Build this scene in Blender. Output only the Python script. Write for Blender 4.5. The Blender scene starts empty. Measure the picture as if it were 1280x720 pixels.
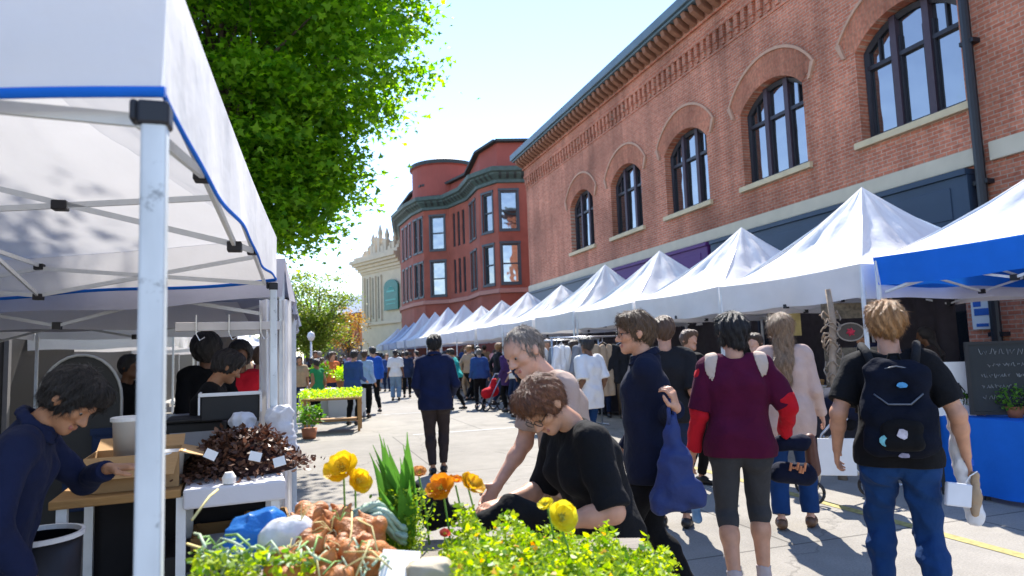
import bpy, bmesh, math, random
import numpy as np
from mathutils import Vector, Matrix
random.seed(7); np.random.seed(7)
SC = bpy.context.scene
COL = SC.collection
PI = math.pi
# ---------------------------------------------------------------- camera model
F = 850.0; CH = 1.52
ROLL = math.radians(2.0); PITCH = math.atan(80/F); YAW = math.atan(275/F/math.cos(PITCH))
D_ = Vector((math.sin(YAW)*math.cos(PITCH), math.cos(YAW)*math.cos(PITCH), math.sin(PITCH)))
r_ = Vector((math.cos(YAW), -math.sin(YAW), 0)); u_ = r_.cross(D_)
R_ = r_*math.cos(ROLL) - u_*math.sin(ROLL); U_ = r_*math.sin(ROLL) + u_*math.cos(ROLL)
CAM = Vector((0, 0, CH))
def at(x, y, dep): return CAM + (D_ + R_*((x-640)/F) + U_*((360-y)/F))*dep
def yh(x): return 449.6 - .0349*(x-365.5)
def foot(x, dep):
    p = at(x, yh(x), dep); return Vector((p.x, p.y, 0))
def onz(x, y, z):
    v = at(x, y, 1)-CAM; t = (z-CH)/v.z; return CAM+v*t
cd = bpy.data.cameras.new('camera'); cam = bpy.data.objects.new('camera', cd); COL.objects.link(cam)
cd.sensor_width = 36; cd.lens = F/1280*36; cd.clip_end = 2000; cd.clip_start = .05
M = Matrix((R_, U_, -D_)).transposed().to_4x4(); M.translation = CAM; cam.matrix_world = M
cd.dof.use_dof = True; cd.dof.focus_distance = 4.2; cd.dof.aperture_fstop = 3.2
SC.camera = cam

# ---------------------------------------------------------------- materials
MATS = {}
def mat(name, col, rough=.7, metal=0, var=.12, nscale=8, bump=0, bscale=60, transl=0, spec=.4, sheen=0, alpha=None, coat=0, detail=6, stretch=(1,1,1)):
    if name in MATS: return MATS[name]
    m = bpy.data.materials.new(name); m.use_nodes = True; MATS[name] = m
    nt = m.node_tree; N = nt.nodes; L = nt.links; b = N['Principled BSDF']; out = N['Material Output']
    b.inputs['Roughness'].default_value = rough; b.inputs['Metallic'].default_value = metal
    b.inputs['Specular IOR Level'].default_value = spec
    if sheen: b.inputs['Sheen Weight'].default_value = sheen
    if coat: b.inputs['Coat Weight'].default_value = coat
    tc = N.new('ShaderNodeTexCoord'); mp = N.new('ShaderNodeMapping'); mp.inputs['Scale'].default_value = stretch
    L.new(tc.outputs['Object'], mp.inputs[0])
    n = N.new('ShaderNodeTexNoise'); n.inputs['Scale'].default_value = nscale; n.inputs['Detail'].default_value = detail
    L.new(mp.outputs[0], n.inputs['Vector'])
    mx = N.new('ShaderNodeMix'); mx.data_type = 'RGBA'
    mx.inputs[6].default_value = tuple(max(0, c*(1-var*1.6)) for c in col)+(1,)
    mx.inputs[7].default_value = tuple(min(1, c*(1+var*1.3)) for c in col)+(1,)
    L.new(n.outputs[0], mx.inputs[0]); L.new(mx.outputs[2], b.inputs['Base Color'])
    if bump:
        n2 = N.new('ShaderNodeTexNoise'); n2.inputs['Scale'].default_value = bscale; n2.inputs['Detail'].default_value = 4
        L.new(mp.outputs[0], n2.inputs['Vector'])
        bp = N.new('ShaderNodeBump'); bp.inputs['Strength'].default_value = bump; bp.inputs['Distance'].default_value = .02
        L.new(n2.outputs[0], bp.inputs['Height']); L.new(bp.outputs[0], b.inputs['Normal'])
    if transl:
        t = N.new('ShaderNodeBsdfTranslucent'); L.new(mx.outputs[2], t.inputs[0])
        ms = N.new('ShaderNodeMixShader'); ms.inputs[0].default_value = transl
        L.new(b.outputs[0], ms.inputs[1]); L.new(t.outputs[0], ms.inputs[2]); L.new(ms.outputs[0], out.inputs[0])
    return m
def brickmat(name, c1, c2, mortar, vec, bw=.22, rh=.075, msize=.01, bump=.5, stain=.35):
    m = bpy.data.materials.new(name); m.use_nodes = True; MATS[name] = m
    nt = m.node_tree; N = nt.nodes; L = nt.links; b = N['Principled BSDF']; b.inputs['Roughness'].default_value = .88
    b.inputs['Specular IOR Level'].default_value = .25
    tc = N.new('ShaderNodeTexCoord'); sp = N.new('ShaderNodeSeparateXYZ'); L.new(tc.outputs['Object'], sp.inputs[0])
    cb = N.new('ShaderNodeCombineXYZ')
    if vec == 'y': L.new(sp.outputs[1], cb.inputs[0])
    elif vec == 'x': L.new(sp.outputs[0], cb.inputs[0])
    else:
        ad = N.new('ShaderNodeMath'); L.new(sp.outputs[0], ad.inputs[0]); L.new(sp.outputs[1], ad.inputs[1]); L.new(ad.outputs[0], cb.inputs[0])
    L.new(sp.outputs[2], cb.inputs[1])
    br = N.new('ShaderNodeTexBrick'); br.inputs['Scale'].default_value = 1; br.inputs['Brick Width'].default_value = bw
    br.inputs['Row Height'].default_value = rh; br.inputs['Mortar Size'].default_value = msize; br.inputs['Mortar Smooth'].default_value = .2
    br.inputs['Color1'].default_value = c1+(1,); br.inputs['Color2'].default_value = c2+(1,); br.inputs['Mortar'].default_value = mortar+(1,)
    br.inputs['Bias'].default_value = -.1
    L.new(cb.outputs[0], br.inputs['Vector'])
    n = N.new('ShaderNodeTexNoise'); n.inputs['Scale'].default_value = .55; n.inputs['Detail'].default_value = 8; L.new(tc.outputs['Object'], n.inputs['Vector'])
    n3 = N.new('ShaderNodeTexNoise'); n3.inputs['Scale'].default_value = 14; n3.inputs['Detail'].default_value = 5; L.new(tc.outputs['Object'], n3.inputs['Vector'])
    rp = N.new('ShaderNodeMapRange'); rp.inputs[1].default_value = .3; rp.inputs[2].default_value = .7; rp.inputs[3].default_value = 1-stain; rp.inputs[4].default_value = 1+stain*.6
    L.new(n.outputs[0], rp.inputs[0])
    rp2 = N.new('ShaderNodeMapRange'); rp2.inputs[1].default_value = .3; rp2.inputs[2].default_value = .7; rp2.inputs[3].default_value = .78; rp2.inputs[4].default_value = 1.2
    L.new(n3.outputs[0], rp2.inputs[0])
    mp4 = N.new('ShaderNodeMapping'); mp4.inputs['Scale'].default_value = (2.6, 2.6, .16); L.new(tc.outputs['Object'], mp4.inputs[0]); n4 = N.new('ShaderNodeTexNoise'); n4.inputs['Scale'].default_value = 1; n4.inputs['Detail'].default_value = 7; L.new(mp4.outputs[0], n4.inputs['Vector'])
    rp4 = N.new('ShaderNodeMapRange'); rp4.inputs[1].default_value = .38; rp4.inputs[2].default_value = .62; rp4.inputs[3].default_value = .80; rp4.inputs[4].default_value = 1.06; L.new(n4.outputs[0], rp4.inputs[0])
    m4 = N.new('ShaderNodeMath'); m4.operation = 'MULTIPLY'; L.new(rp4.outputs[0], m4.inputs[0]); L.new(rp2.outputs[0], m4.inputs[1])
    mm = N.new('ShaderNodeMath'); mm.operation = 'MULTIPLY'; L.new(rp.outputs[0], mm.inputs[0]); L.new(m4.outputs[0], mm.inputs[1])
    vm = N.new('ShaderNodeVectorMath'); vm.operation = 'SCALE'; L.new(br.outputs[0], vm.inputs[0]); L.new(mm.outputs[0], vm.inputs['Scale'])
    L.new(vm.outputs[0], b.inputs['Base Color'])
    bp = N.new('ShaderNodeBump'); bp.inputs['Strength'].default_value = bump; bp.inputs['Distance'].default_value = .012; bp.invert = True
    L.new(br.outputs[1], bp.inputs['Height']); L.new(bp.outputs[0], b.inputs['Normal'])
    return m

# ---------------------------------------------------------------- object helpers
def tag(o, label=None, cat=None, group=None, kind=None):
    if label: o['label'] = label
    if cat: o['category'] = cat
    if group: o['group'] = group
    if kind: o['kind'] = kind
    return o
def empty(name, label, cat, loc=(0,0,0), rz=0, group=None):
    o = bpy.data.objects.new(name, None); COL.objects.link(o); o.location = loc; o.rotation_euler = (0,0,rz)
    o.empty_display_size = .1
    return tag(o, label, cat, group)
def link(name, me, parent=None, m=None):
    o = bpy.data.objects.new(name, me); COL.objects.link(o)
    if parent is not None: o.parent = parent
    if m is not None:
        for mm in (m if isinstance(m, (list, tuple)) else [m]): me.materials.append(mm)
    return o
class MB:
    """collects geometry for one mesh"""
    def __init__(s): s.v = []; s.f = []; s.mi = []
    def add(s, vs, fs, mi=0):
        o = len(s.v); s.v += [tuple(v) for v in vs]; s.f += [tuple(i+o for i in f) for f in fs]; s.mi += [mi]*len(fs); return s
    def box(s, x0, y0, z0, x1, y1, z1, mi=0, M=None):
        vs = [Vector((x, y, z)) for z in (z0, z1) for y in (y0, y1) for x in (x0, x1)]
        if M is not None: vs = [M @ v for v in vs]
        return s.add(vs, [(0,2,3,1), (4,5,7,6), (0,1,5,4), (2,6,7,3), (0,4,6,2), (1,3,7,5)], mi)
    def tube(s, pts, r, n=8, mi=0, cap=True):
        pts = [Vector(p) for p in pts]; rs = r if isinstance(r, (list, tuple)) else [r]*len(pts)
        vs = []; fs = []; a = None
        for i, p in enumerate(pts):
            d = (pts[min(i+1, len(pts)-1)]-pts[max(i-1, 0)])
            d = d.normalized() if d.length > 1e-9 else Vector((0,0,1))
            if a is None: a = d.orthogonal().normalized()
            else:
                a = a-d*a.dot(d); a = a.normalized() if a.length > 1e-6 else d.orthogonal().normalized()
            b = d.cross(a)
            for k in range(n):
                t = 2*PI*k/n; vs.append(p+(a*math.cos(t)+b*math.sin(t))*rs[i])
        for i in range(len(pts)-1):
            for k in range(n):
                k2 = (k+1) % n; fs.append((i*n+k, i*n+k2, (i+1)*n+k2, (i+1)*n+k))
        if cap: fs.append(tuple(range(n))[::-1]); fs.append(tuple((len(pts)-1)*n+k for k in range(n)))
        return s.add(vs, fs, mi)
    def bar(s, p, q, w, h=None, mi=0):
        p = Vector(p); q = Vector(q); h = h or w; d = (q-p).normalized()
        a = d.cross(Vector((0,0,1))); a = a.normalized() if a.length > 1e-4 else Vector((1,0,0)); b = a.cross(d)
        vs = [P+a*sx*w/2+b*sy*h/2 for P in (p, q) for sx, sy in ((-1,-1),(1,-1),(1,1),(-1,1))]
        return s.add(vs, [(3,2,1,0),(4,5,6,7),(0,1,5,4),(1,2,6,5),(2,3,7,6),(3,0,4,7)], mi)
    def lathe(s, prof, c=(0,0,0), n=20, mi=0):
        vs = []; fs = []
        for r, z in prof:
            for k in range(n): vs.append((c[0]+r*math.cos(2*PI*k/n), c[1]+r*math.sin(2*PI*k/n), c[2]+z))
        for i in range(len(prof)-1):
            for k in range(n): k2=(k+1)%n; fs.append((i*n+k, i*n+k2, (i+1)*n+k2, (i+1)*n+k))
        return s.add(vs, fs, mi)
    def quad(s, a, b, c, d, mi=0): return s.add([a,b,c,d], [(0,1,2,3)], mi)
    def mesh(s, name, smooth=False):
        me = bpy.data.meshes.new(name); me.from_pydata(s.v, [], s.f)
        if any(s.mi): me.polygons.foreach_set('material_index', s.mi)
        if smooth: me.polygons.foreach_set('use_smooth', [True]*len(me.polygons))
        me.update(); return me
    def build(s, name, m, parent=None, smooth=False, bevel=0):
        o = link(name, s.mesh(name, smooth), parent, m)
        if bevel:
            bv = o.modifiers.new('bevel', 'BEVEL'); bv.width = bevel; bv.segments = 2; bv.limit_method = 'ANGLE'
        return o
def children(o, pool=None): return [c for c in o.children]
def copy_tree(o, parent=None):
    c = o.copy(); COL.objects.link(c)
    if parent is not None: c.parent = parent
    for ch in list(o.children): copy_tree(ch, c)
    return c
# ---------------------------------------------------------------- signed-distance bodies
def V(*a): return np.array(a, dtype=np.float32)
def lerp(a, b, t): return a+(b-a)*t
def rc(a, b, ra, rb=None, cut=False): return ('c', np.array(a, np.float32), np.array(b, np.float32), ra, ra if rb is None else rb, cut)
def el(c, r, Rm=None): return ('e', np.array(c, np.float32), np.array(r, np.float32), np.eye(3, dtype=np.float32) if Rm is None else np.array(Rm, np.float32))
def sdf(p, P):
    if p[0] == 'c':
        _, a, b, ra, rb, cut = p; ba = b-a; L2 = float(ba@ba)+1e-9
        h = ((P-a)@ba)/L2; hc = np.clip(h, 0, 1)
        d = np.sqrt((((P-a)-hc[..., None]*ba)**2).sum(-1))-(ra+(rb-ra)*hc)
        if cut: d = np.maximum(d, (h-1)*math.sqrt(L2))
        return d
    _, c, r, Rm = p; q = (P-c)@Rm
    k0 = np.sqrt(((q/r)**2).sum(-1)); k1 = np.sqrt(((q/(r*r))**2).sum(-1))+1e-6
    return k0*(k0-1)/k1
def bounds(p):
    if p[0] == 'c':
        r = max(p[3], p[4]); return np.minimum(p[1], p[2])-r, np.maximum(p[1], p[2])+r
    r = float(max(p[2])); return p[1]-r, p[1]+r
def iso(name, prims, h, k=.03, subs=(), planes=(), wr=0, wf=18, seed=0, disp=None, clip=()):
    """prims: list of prim or (prim, k). surface-net the smooth union"""
    lo = np.min([bounds(p[0] if isinstance(p[0], tuple) else p)[0] for p in prims], 0)-2.5*h
    hi = np.max([bounds(p[0] if isinstance(p[0], tuple) else p)[1] for p in prims], 0)+2.5*h
    n = np.ceil((hi-lo)/h).astype(int)+1
    Fd = np.full(n, .5, np.float32)
    ax = [lo[i]+h*np.arange(n[i], dtype=np.float32) for i in range(3)]
    def block(p, mar):
        b0, b1 = bounds(p); i0 = np.maximum(((b0-mar-lo)/h).astype(int), 0); i1 = np.minimum(((b1+mar-lo)/h).astype(int)+2, n)
        s = tuple(slice(a, b) for a, b in zip(i0, i1))
        G = np.stack(np.meshgrid(*[ax[i][s[i]] for i in range(3)], indexing='ij'), -1); return s, G
    for p in prims:
        kk = k
        if isinstance(p[0], tuple): p, kk = p
        s, G = block(p, kk+2*h)
        if 0 in G.shape: continue
        d = sdf(p, G); a = Fd[s]
        t = np.clip(.5+.5*(a-d)/kk, 0, 1); Fd[s] = a+(d-a)*t-kk*t*(1-t)
    for p in subs:
        kk = .006
        if isinstance(p[0], tuple): p, kk = p
        s, G = block(p, kk+2*h)
        if 0 in G.shape: continue
        d = -sdf(p, G); a = Fd[s]
        t = np.clip(.5-.5*(a-d)/kk, 0, 1); Fd[s] = a+(d-a)*t+kk*t*(1-t)
    if wr or planes or disp or clip:
        G = np.stack(np.meshgrid(*ax, indexing='ij'), -1)
        if wr:
            x, y, z = G[..., 0], G[..., 1], G[..., 2]; f = wf
            w = np.sin(f*z+1.7*np.sin(f*.6*x+seed)+1.3*np.sin(f*.5*y+seed*2))*.6+np.sin(f*1.9*(x*.6+z*.8)+2*np.sin(f*.7*z+seed)+seed)*.4+.5*np.sin(f*2.3*(y-x*.7)+f*z*.9+seed*3)*np.sin(f*.9*z+seed)
            u1 = z*.8+x*.9+.06*np.sin(z*9+seed)+.05*np.sin(y*14+seed*2); u2 = z*1.0-x*.75+y*.5+.06*np.sin(x*11+seed*3)
            rid = (np.abs(np.sin(u1*wf*.75+seed))-.62)*(.55+.45*np.sin(x*7+z*5+seed))+(np.abs(np.sin(u2*wf*.62+seed*2))-.62)*(.55+.45*np.sin(y*9-z*6+seed*4))
            Fd += (wr*.75*w+wr*1.25*rid).astype(np.float32)
        if disp: Fd += disp(G)
        if clip:
            cu = np.full(n, .5, np.float32)
            for p in clip: cu = np.minimum(cu, sdf(p, G))
            Fd = np.maximum(Fd, cu)
        for (pt, nr) in planes:
            nr = np.array(nr, np.float32); nr = nr/np.linalg.norm(nr)
            Fd = np.maximum(Fd, (G-np.array(pt, np.float32))@nr)
    Fd[0] = Fd[-1] = .1; Fd[:, 0] = Fd[:, -1] = .1; Fd[:, :, 0] = Fd[:, :, -1] = .1
    ins = Fd < 0
    nc = n-1
    cnt = np.zeros(nc, np.uint8); 
    for dx in (0,1):
        for dy in (0,1):
            for dz in (0,1): cnt += ins[dx:dx+nc[0], dy:dy+nc[1], dz:dz+nc[2]]
    act = (cnt > 0) & (cnt < 8)
    ids = -np.ones(nc, np.int64); I = np.argwhere(act); ids[act] = np.arange(len(I))
    acc = np.zeros((len(I), 3)); w = np.zeros(len(I))
    C8 = [(a, b, c) for a in (0,1) for b in (0,1) for c in (0,1)]
    for c0 in C8:
        for axn in range(3):
            if c0[axn]: continue
            c1 = list(c0); c1[axn] = 1
            f0 = Fd[I[:,0]+c0[0], I[:,1]+c0[1], I[:,2]+c0[2]]; f1 = Fd[I[:,0]+c1[0], I[:,1]+c1[1], I[:,2]+c1[2]]
            cr = (f0 < 0) != (f1 < 0); t = np.where(cr, f0/np.where(cr, f0-f1, 1), 0)
            p = np.array(c0, float)[None]+np.zeros((len(I), 3)); p[:, axn] += t
            acc[cr] += p[cr]; w[cr] += 1
    vs = lo+h*(I+acc/np.maximum(w, 1)[:, None])
    faces = []
    for axn in range(3):
        o1, o2 = [(1,2), (2,0), (0,1)][axn]
        sl0 = [slice(1, -1)]*3; sl1 = [slice(1, -1)]*3; sl0[axn] = slice(0, -1); sl1[axn] = slice(1, None)
        # edges along axn at interior grid points
        A = ins[tuple(sl0)]; B = ins[tuple(sl1)]
        for sgn in (0, 1):
            E = np.argwhere((A & ~B) if sgn == 0 else (~A & B))
            if not len(E): continue
            off = np.ones(3, int); off[axn] = 0; E = E+off
            def cell(d1, d2):
                c = E.copy(); c[:, o1] += d1; c[:, o2] += d2; return ids[c[:,0], c[:,1], c[:,2]]
            q = np.stack([cell(-1,-1), cell(0,-1), cell(0,0), cell(-1,0)], 1)
            if sgn: q = q[:, ::-1]
            faces.append(q)
    q = np.concatenate(faces); q = q[(q >= 0).all(1)]
    # light smoothing
    me = bpy.data.meshes.new(name)
    me.vertices.add(len(vs)); me.vertices.foreach_set('co', vs.astype(np.float32).ravel())
    me.loops.add(len(q)*4); me.loops.foreach_set('vertex_index', q.astype(np.int32).ravel())
    me.polygons.add(len(q)); me.polygons.foreach_set('loop_start', np.arange(0, len(q)*4, 4, dtype=np.int32))
    me.polygons.foreach_set('loop_total', np.full(len(q), 4, np.int32))
    me.polygons.foreach_set('use_smooth', np.ones(len(q), bool))
    me.update(calc_edges=True); me.validate()
    return me

def Rx(a): c, s = math.cos(a), math.sin(a); return np.array([[1,0,0],[0,c,-s],[0,s,c]])
def Rz(a): c, s = math.cos(a), math.sin(a); return np.array([[c,-s,0],[s,c,0],[0,0,1]])
def Ry(a): c, s = math.cos(a), math.sin(a); return np.array([[c,0,s],[0,1,0],[-s,0,c]])
def ik(a, t, l1, l2, pole):
    a = np.array(a, float); t = np.array(t, float); d = t-a; L = np.linalg.norm(d)
    if L > (l1+l2)*.995: d = d/L*(l1+l2)*.995; L = (l1+l2)*.995
    u = d/L; x = (l1*l1-l2*l2+L*L)/(2*L); y = math.sqrt(max(l1*l1-x*x, 0))
    p = np.array(pole, float); p = p-u*(p@u); p /= np.linalg.norm(p)+1e-9
    return a+u*x+p*y, a+d
def hand(wr, d, nrm, side, curl=.5, spread=1.0, thumb=.6, g=1.0):
    """wr wrist, d pointing direction, nrm palm-facing normal, side: +1 thumb towards (d x nrm)"""
    d = d/np.linalg.norm(d); nrm = nrm-d*(nrm@d); nrm /= np.linalg.norm(nrm); s = np.cross(d, nrm)*side
    P = []
    for o in (-.026, -.009, .009, .026): P.append((rc(wr+d*.005+s*o*.45, wr+d*.082+s*o*.95, .0135, .0115), .016))
    Ls = (.058, .072, .078, .070)
    for i, o in enumerate((-.030, -.010, .010, .030)):
        a = wr+d*.085+s*o; ang = 0; L = Ls[i]; r = .0092
        fan = s*(o*1.6*spread)
        for j, f in enumerate((.45, .32, .27)):
            ang += curl*(.75 if j else .55)+.04*i*(1 if curl < .3 else 0)
            dd = d*math.cos(ang)+nrm*math.sin(ang)+fan; dd /= np.linalg.norm(dd)
            b = a+dd*L*f; P.append((rc(a, b, r, r-.0012), .006)); a = b; r -= .001
    a = wr+d*.022+s*.026; t1 = a+(d*.55+s*.75+nrm*.25)*.040; t2 = t1+(d*(.9-.2*thumb)+s*(.35-.5*thumb)+nrm*.5*thumb)*.034; t3 = t2+(d*.85+s*(.1-.5*thumb)+nrm*.5*thumb)*.026
    P += [(rc(a, t1, .0145, .0115), .012), (rc(t1, t2, .0112, .0095), .006), (rc(t2, t3, .0095, .008), .006)]
    return P
def skeleton(o):
    S = o.get('height', 1.70)/1.72; f = o.get('fat', 1.0); fem = o.get('fem', 0)
    K = {'S': S, 'f': f}
    dz = o.get('drop', 0); pel = np.array([0, o.get('pely', 0), .93+dz])*S
    RT = Rz(math.radians(o.get('twist', 0))) @ Ry(math.radians(o.get('side', 0))) @ Rx(-math.radians(o.get('lean', 0)))
    def ch(x, y, z, upper=True):
        p = np.array([x, y, z-.93])*S
        # smooth spine: extra bend for upper chest
        return pel+RT@p
    bend = math.radians(o.get('hunch', 0)); RU = RT@Rx(-bend)
    mid = ch(0, 0, 1.22)
    def up(x, y, z): return mid+RU@(np.array([x, y, z-1.22])*S)
    sw = .172*(1-.1*fem)*(.6+.4*f)
    K['pel'] = pel; K['ch'] = ch; K['up'] = up
    K['sh'] = [up(-sw, -.005, 1.392), up(sw, -.005, 1.392)]
    K['neck'] = up(0, -.015, 1.46)
    ny, npch = o.get('head', (0, 0))[:2]; nr = o.get('head', (0,0,0))[2] if len(o.get('head', (0,0))) > 2 else 0
    RH = RU @ Rz(math.radians(ny)) @ Rx(-math.radians(npch)) @ Ry(math.radians(nr)); K['RH'] = RH
    nb = up(0, .012, 1.525); K['nb'] = nb
    K['hc'] = nb + RH@(np.array([0, .016, .088])*S)
    def hd(x, y, z): return K['hc']+RH@(np.array([x, y, z])*S*.97)
    K['hd'] = hd
    K['el'] = []; K['wr'] = []
    for i, s in enumerate((-1, 1)):
        t = o.get('wrist', [None, None])[i]
        if t is None: t = K['sh'][i]/S+np.array([s*.085, .06, -.49])
        pole = o.get('pole', [(0,-1,-.2), (0,-1,-.2)])[i]
        e, w = ik(K['sh'][i], np.array(t)*S, .29*S, .262*S, pole); K['el'].append(e); K['wr'].append(w)
    K['hip'] = [pel+np.array([s*.088*(.7+.3*f), 0, -.03])*S for s in (-1, 1)]
    K['kn'] = []; K['an'] = []
    for i, s in enumerate((-1, 1)):
        t = o.get('ankle', [None, None])[i]
        if t is None: t = np.array([s*.10, -.02, .085])
        k_, a_ = ik(K['hip'][i], np.array(t)*S, .43*S, .425*S, (s*.08, 1, 0)); K['kn'].append(k_); K['an'].append(a_)
    return K
def torso_prims(K, e=0, f=1, fem=0, belly=0, low=.90):
    S = K['S']; ch, up = K['ch'], K['up']; P = []
    for i, s in enumerate((-1, 1)):
        P += [rc(ch(s*.072*f, 0, low+.03), ch(s*.056*f, .005, 1.10), (.106*f+e)*S, ((.092-.010*fem)*f+e)*S),
              rc(ch(s*.056*f, .005, 1.10), up(s*.068*f, .0, 1.28), ((.092-.010*fem)*f+e)*S, (.101*f+e)*S),
              rc(up(s*.068*f, -.005, 1.31), K['sh'][i], (.094*f+e)*S, (.050*f+e*.8)*S)]
        if fem: P.append(rc(up(s*.075, .075*f, 1.28), up(s*.07, .06, 1.33), (.062*f+e)*S, (.05+e)*S))
        P.append(rc(up(s*.02, -.02, 1.40), up(s*.12, -.012, 1.425), (.060+e*.7)*S, (.05+e*.7)*S))
    if belly: P.append(rc(ch(0, .06*f, 1.02), ch(0, .07*f, 1.15), (.11*belly+e)*S, (.10*belly+e)*S))
    return P
def leg_prims(K, e=0, f=1, to=1.0, end=None):
    P = []; S = K['S']
    for i, s in enumerate((-1, 1)):
        h, k, a = K['hip'][i], K['kn'][i], K['an'][i]
        P.append(rc(K['pel']+np.array([s*.06, -.012, -.005])*S*f, h+np.array([0, 0, -.06])*S, (.108*f+e)*S, (.092*f+e)*S))
        P.append(rc(h, k, (.088*f+e)*S, (.058*(.5+.5*f)+e)*S))
        if to > .5:
            calf = lerp(k, a, .28)+np.array([0, -.015, 0])*S
            t = (to-.5)*2; endp = lerp(k, a, t)
            P.append(rc(k, lerp(k, endp, .35)+np.array([0, -.014, 0])*S, (.054*(.5+.5*f)+e)*S, (.057*(.5+.5*f)+e)*S))
            P.append(rc(lerp(k, endp, .3)+np.array([0, -.014, 0])*S, endp, (.057*(.5+.5*f)+e)*S, (end if end else lerp(.05, .036, t)+e)*S, True))
    return P
def person(label, x=None, dep=None, loc=None, face=0, group=None, cat='person', **o):
    """builds one figure; local +y is where it faces; face = heading in degrees from world +Y, clockwise positive"""
    h = o.get('h', .008); f = o.get('fat', 1.0); fem = o.get('fem', 0); S = o.get('height', 1.70)/1.72
    base = loc if loc is not None else foot(x, dep)
    root = empty('person', label, cat, base, -math.radians(face), group)
    K = skeleton(o); hd = K['hd']; sd = o.get('seed', 1)
    skin = o.get('skin', 'skin'); SK = MATS[skin]
    hero = h < .012
    # ---- body
    P = torso_prims(K, -.024 if o.get('top') else -.006, f*.97, fem, o.get('belly', 0)); slv = (o.get('top') or {}).get('sleeve', 'none'); bt_ = (o.get('bottom') or {}).get('kind', 'trousers')
    P += [(rc(K['neck'], K['nb']+(K['hc']-K['nb'])*.3, .056*S, .053*S), .03)]
    HP = [(el(hd(0, -.016, .030), np.array([.077, .096, .090])*S, K['RH']), .03), (rc(hd(0, .030, .02), hd(0, .038, -.055), .062*S, .043*S), .03),
          (rc(hd(-.030, .015, -.055), hd(0, .066, -.088), .030*S, .024*S), .02), (rc(hd(.030, .015, -.055), hd(0, .066, -.088), .030*S, .024*S), .02)]
    if hero:
        HP += [(rc(hd(0, .088, .012), hd(0, .113, -.028), .0085*S, .0125*S), .014), (rc(hd(-.013, .096, -.033), hd(.013, .096, -.033), .009*S), .010),
               (rc(hd(-.034, .078, .026), hd(.034, .078, .026), .0125*S), .012), (rc(hd(-.040, .066, -.015), hd(-.045, .05, -.02), .02*S), .02), (rc(hd(.040, .066, -.015), hd(.045, .05, -.02), .02*S), .02),
               (rc(hd(-.017, .091, -.058), hd(.017, .091, -.058), .0065*S), .006), (rc(hd(-.013, .090, -.068), hd(.013, .090, -.068), .0075*S), .006)]
        for s in (-1, 1):
            HP += [(el(hd(s*.080, -.006, -.006), np.array([.009, .017, .029])*S, K['RH']@Rz(s*.35)), .008), (rc(hd(s*.084, -.020, .012), hd(s*.086, -.022, -.012), .006*S), .006)]
    else: HP += [(rc(hd(0, .088, .01), hd(0, .108, -.03), .01*S, .013*S), .012), (rc(hd(-.078, -.01, 0), hd(.078, -.01, 0), .018*S), .01)]
    P += HP
    for i, s in enumerate((-1, 1)):
        qf = (.4+.6*f)*S; A_, B_, W_ = K['sh'][i], K['el'][i], K['wr'][i]
        if slv == 'long': P += [rc(A_, B_, .034*qf, .028*qf), rc(B_, W_, .028*qf, .023*S)]
        else: P += [rc(A_, lerp(A_, B_, .7), (.036 if slv != 'none' else .050)*qf, .041*qf), rc(lerp(A_, B_, .65), B_, .042*qf, .040*qf), rc(B_, lerp(B_, W_, .35), .040*qf, .040*qf), (rc(lerp(B_, W_, .3), W_, .039*qf, .0255*S), .02)]
        d = K['wr'][i]-K['el'][i]; d = d/np.linalg.norm(d); hdv = o.get('hand', [{}, {}])[i]
        dd = np.array(hdv.get('d', d), float); nr = np.array(hdv.get('n', (-s, 0, 0)), float)
        if hero: P += hand(K['wr'][i], dd, nr, hdv.get('side', s), hdv.get('curl', .45), thumb=hdv.get('thumb', .5))
        else: P += [(rc(K['wr'][i], K['wr'][i]+dd/np.linalg.norm(dd)*.13*S, .026*S, .022*S), .02)]
    if bt_ in ('capri', 'shorts', 'skirt'):
        for i in range(2): k_, a_ = K['kn'][i], K['an'][i]; P += [rc(K['hip'][i], k_, .06*f*S, .045*S), rc(k_, lerp(k_, a_, .35)+np.array([0, -.014, 0])*S, .046*S, .056*S), rc(lerp(k_, a_, .3)+np.array([0, -.014, 0])*S, a_, .056*S, .035*S)]
    else: P += leg_prims(K, -.024, f*.97, 1.0, end=.028)
    subs = []
    if hero:
        for s in (-1, 1): subs.append((el(hd(s*.031, .098, .004), np.array([.017, .014, .0105])*S), .010))
    for i, s in enumerate((-1, 1)):
        a = K['an'][i]; ty = math.radians(o.get('toe', 6)*s); P.append((rc(a+np.array([0, .0, -.03])*S, a+np.array([math.sin(ty)*.13, .13, -.055])*S, .034*S, .026*S), .03))
    body = link('body', iso('body', P, h, .03, subs), root, SK)
    # ---- face details
    if hero and not o.get('noface'):
        e_ = MB()
        for s in (-1, 1):
            eb = MB(); c = hd(s*.031, .0775, .003)
            em = iso('eye', [el(c, np.array([.0120, .0120, .0085])*S)], .003*S)
            link('eye', em, root, [MATS['eye_white']]); c2 = hd(s*.031, .0885, .002)
            link('iris', iso('iris', [el(c2, np.array([.0062, .0028, .0062])*S, K['RH'])], .0016), root, [MATS['pupil']])
            link('eyebrow', iso('eyebrow', [rc(hd(s*.016, .0925, .026), hd(s*.046, .079, .029), .0046*S, .003*S)], .0025), root, [MATS[o.get('hairc', 'hair_brown')]])
        link('lips', iso('lips', [(rc(hd(-.020, .0905, -.060), hd(.020, .0905, -.060), .0058*S), .004), (rc(hd(-.016, .0905, -.068), hd(.016, .0905, -.068), .0072*S), .004)], .003), root, [MATS['lip']])
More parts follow.
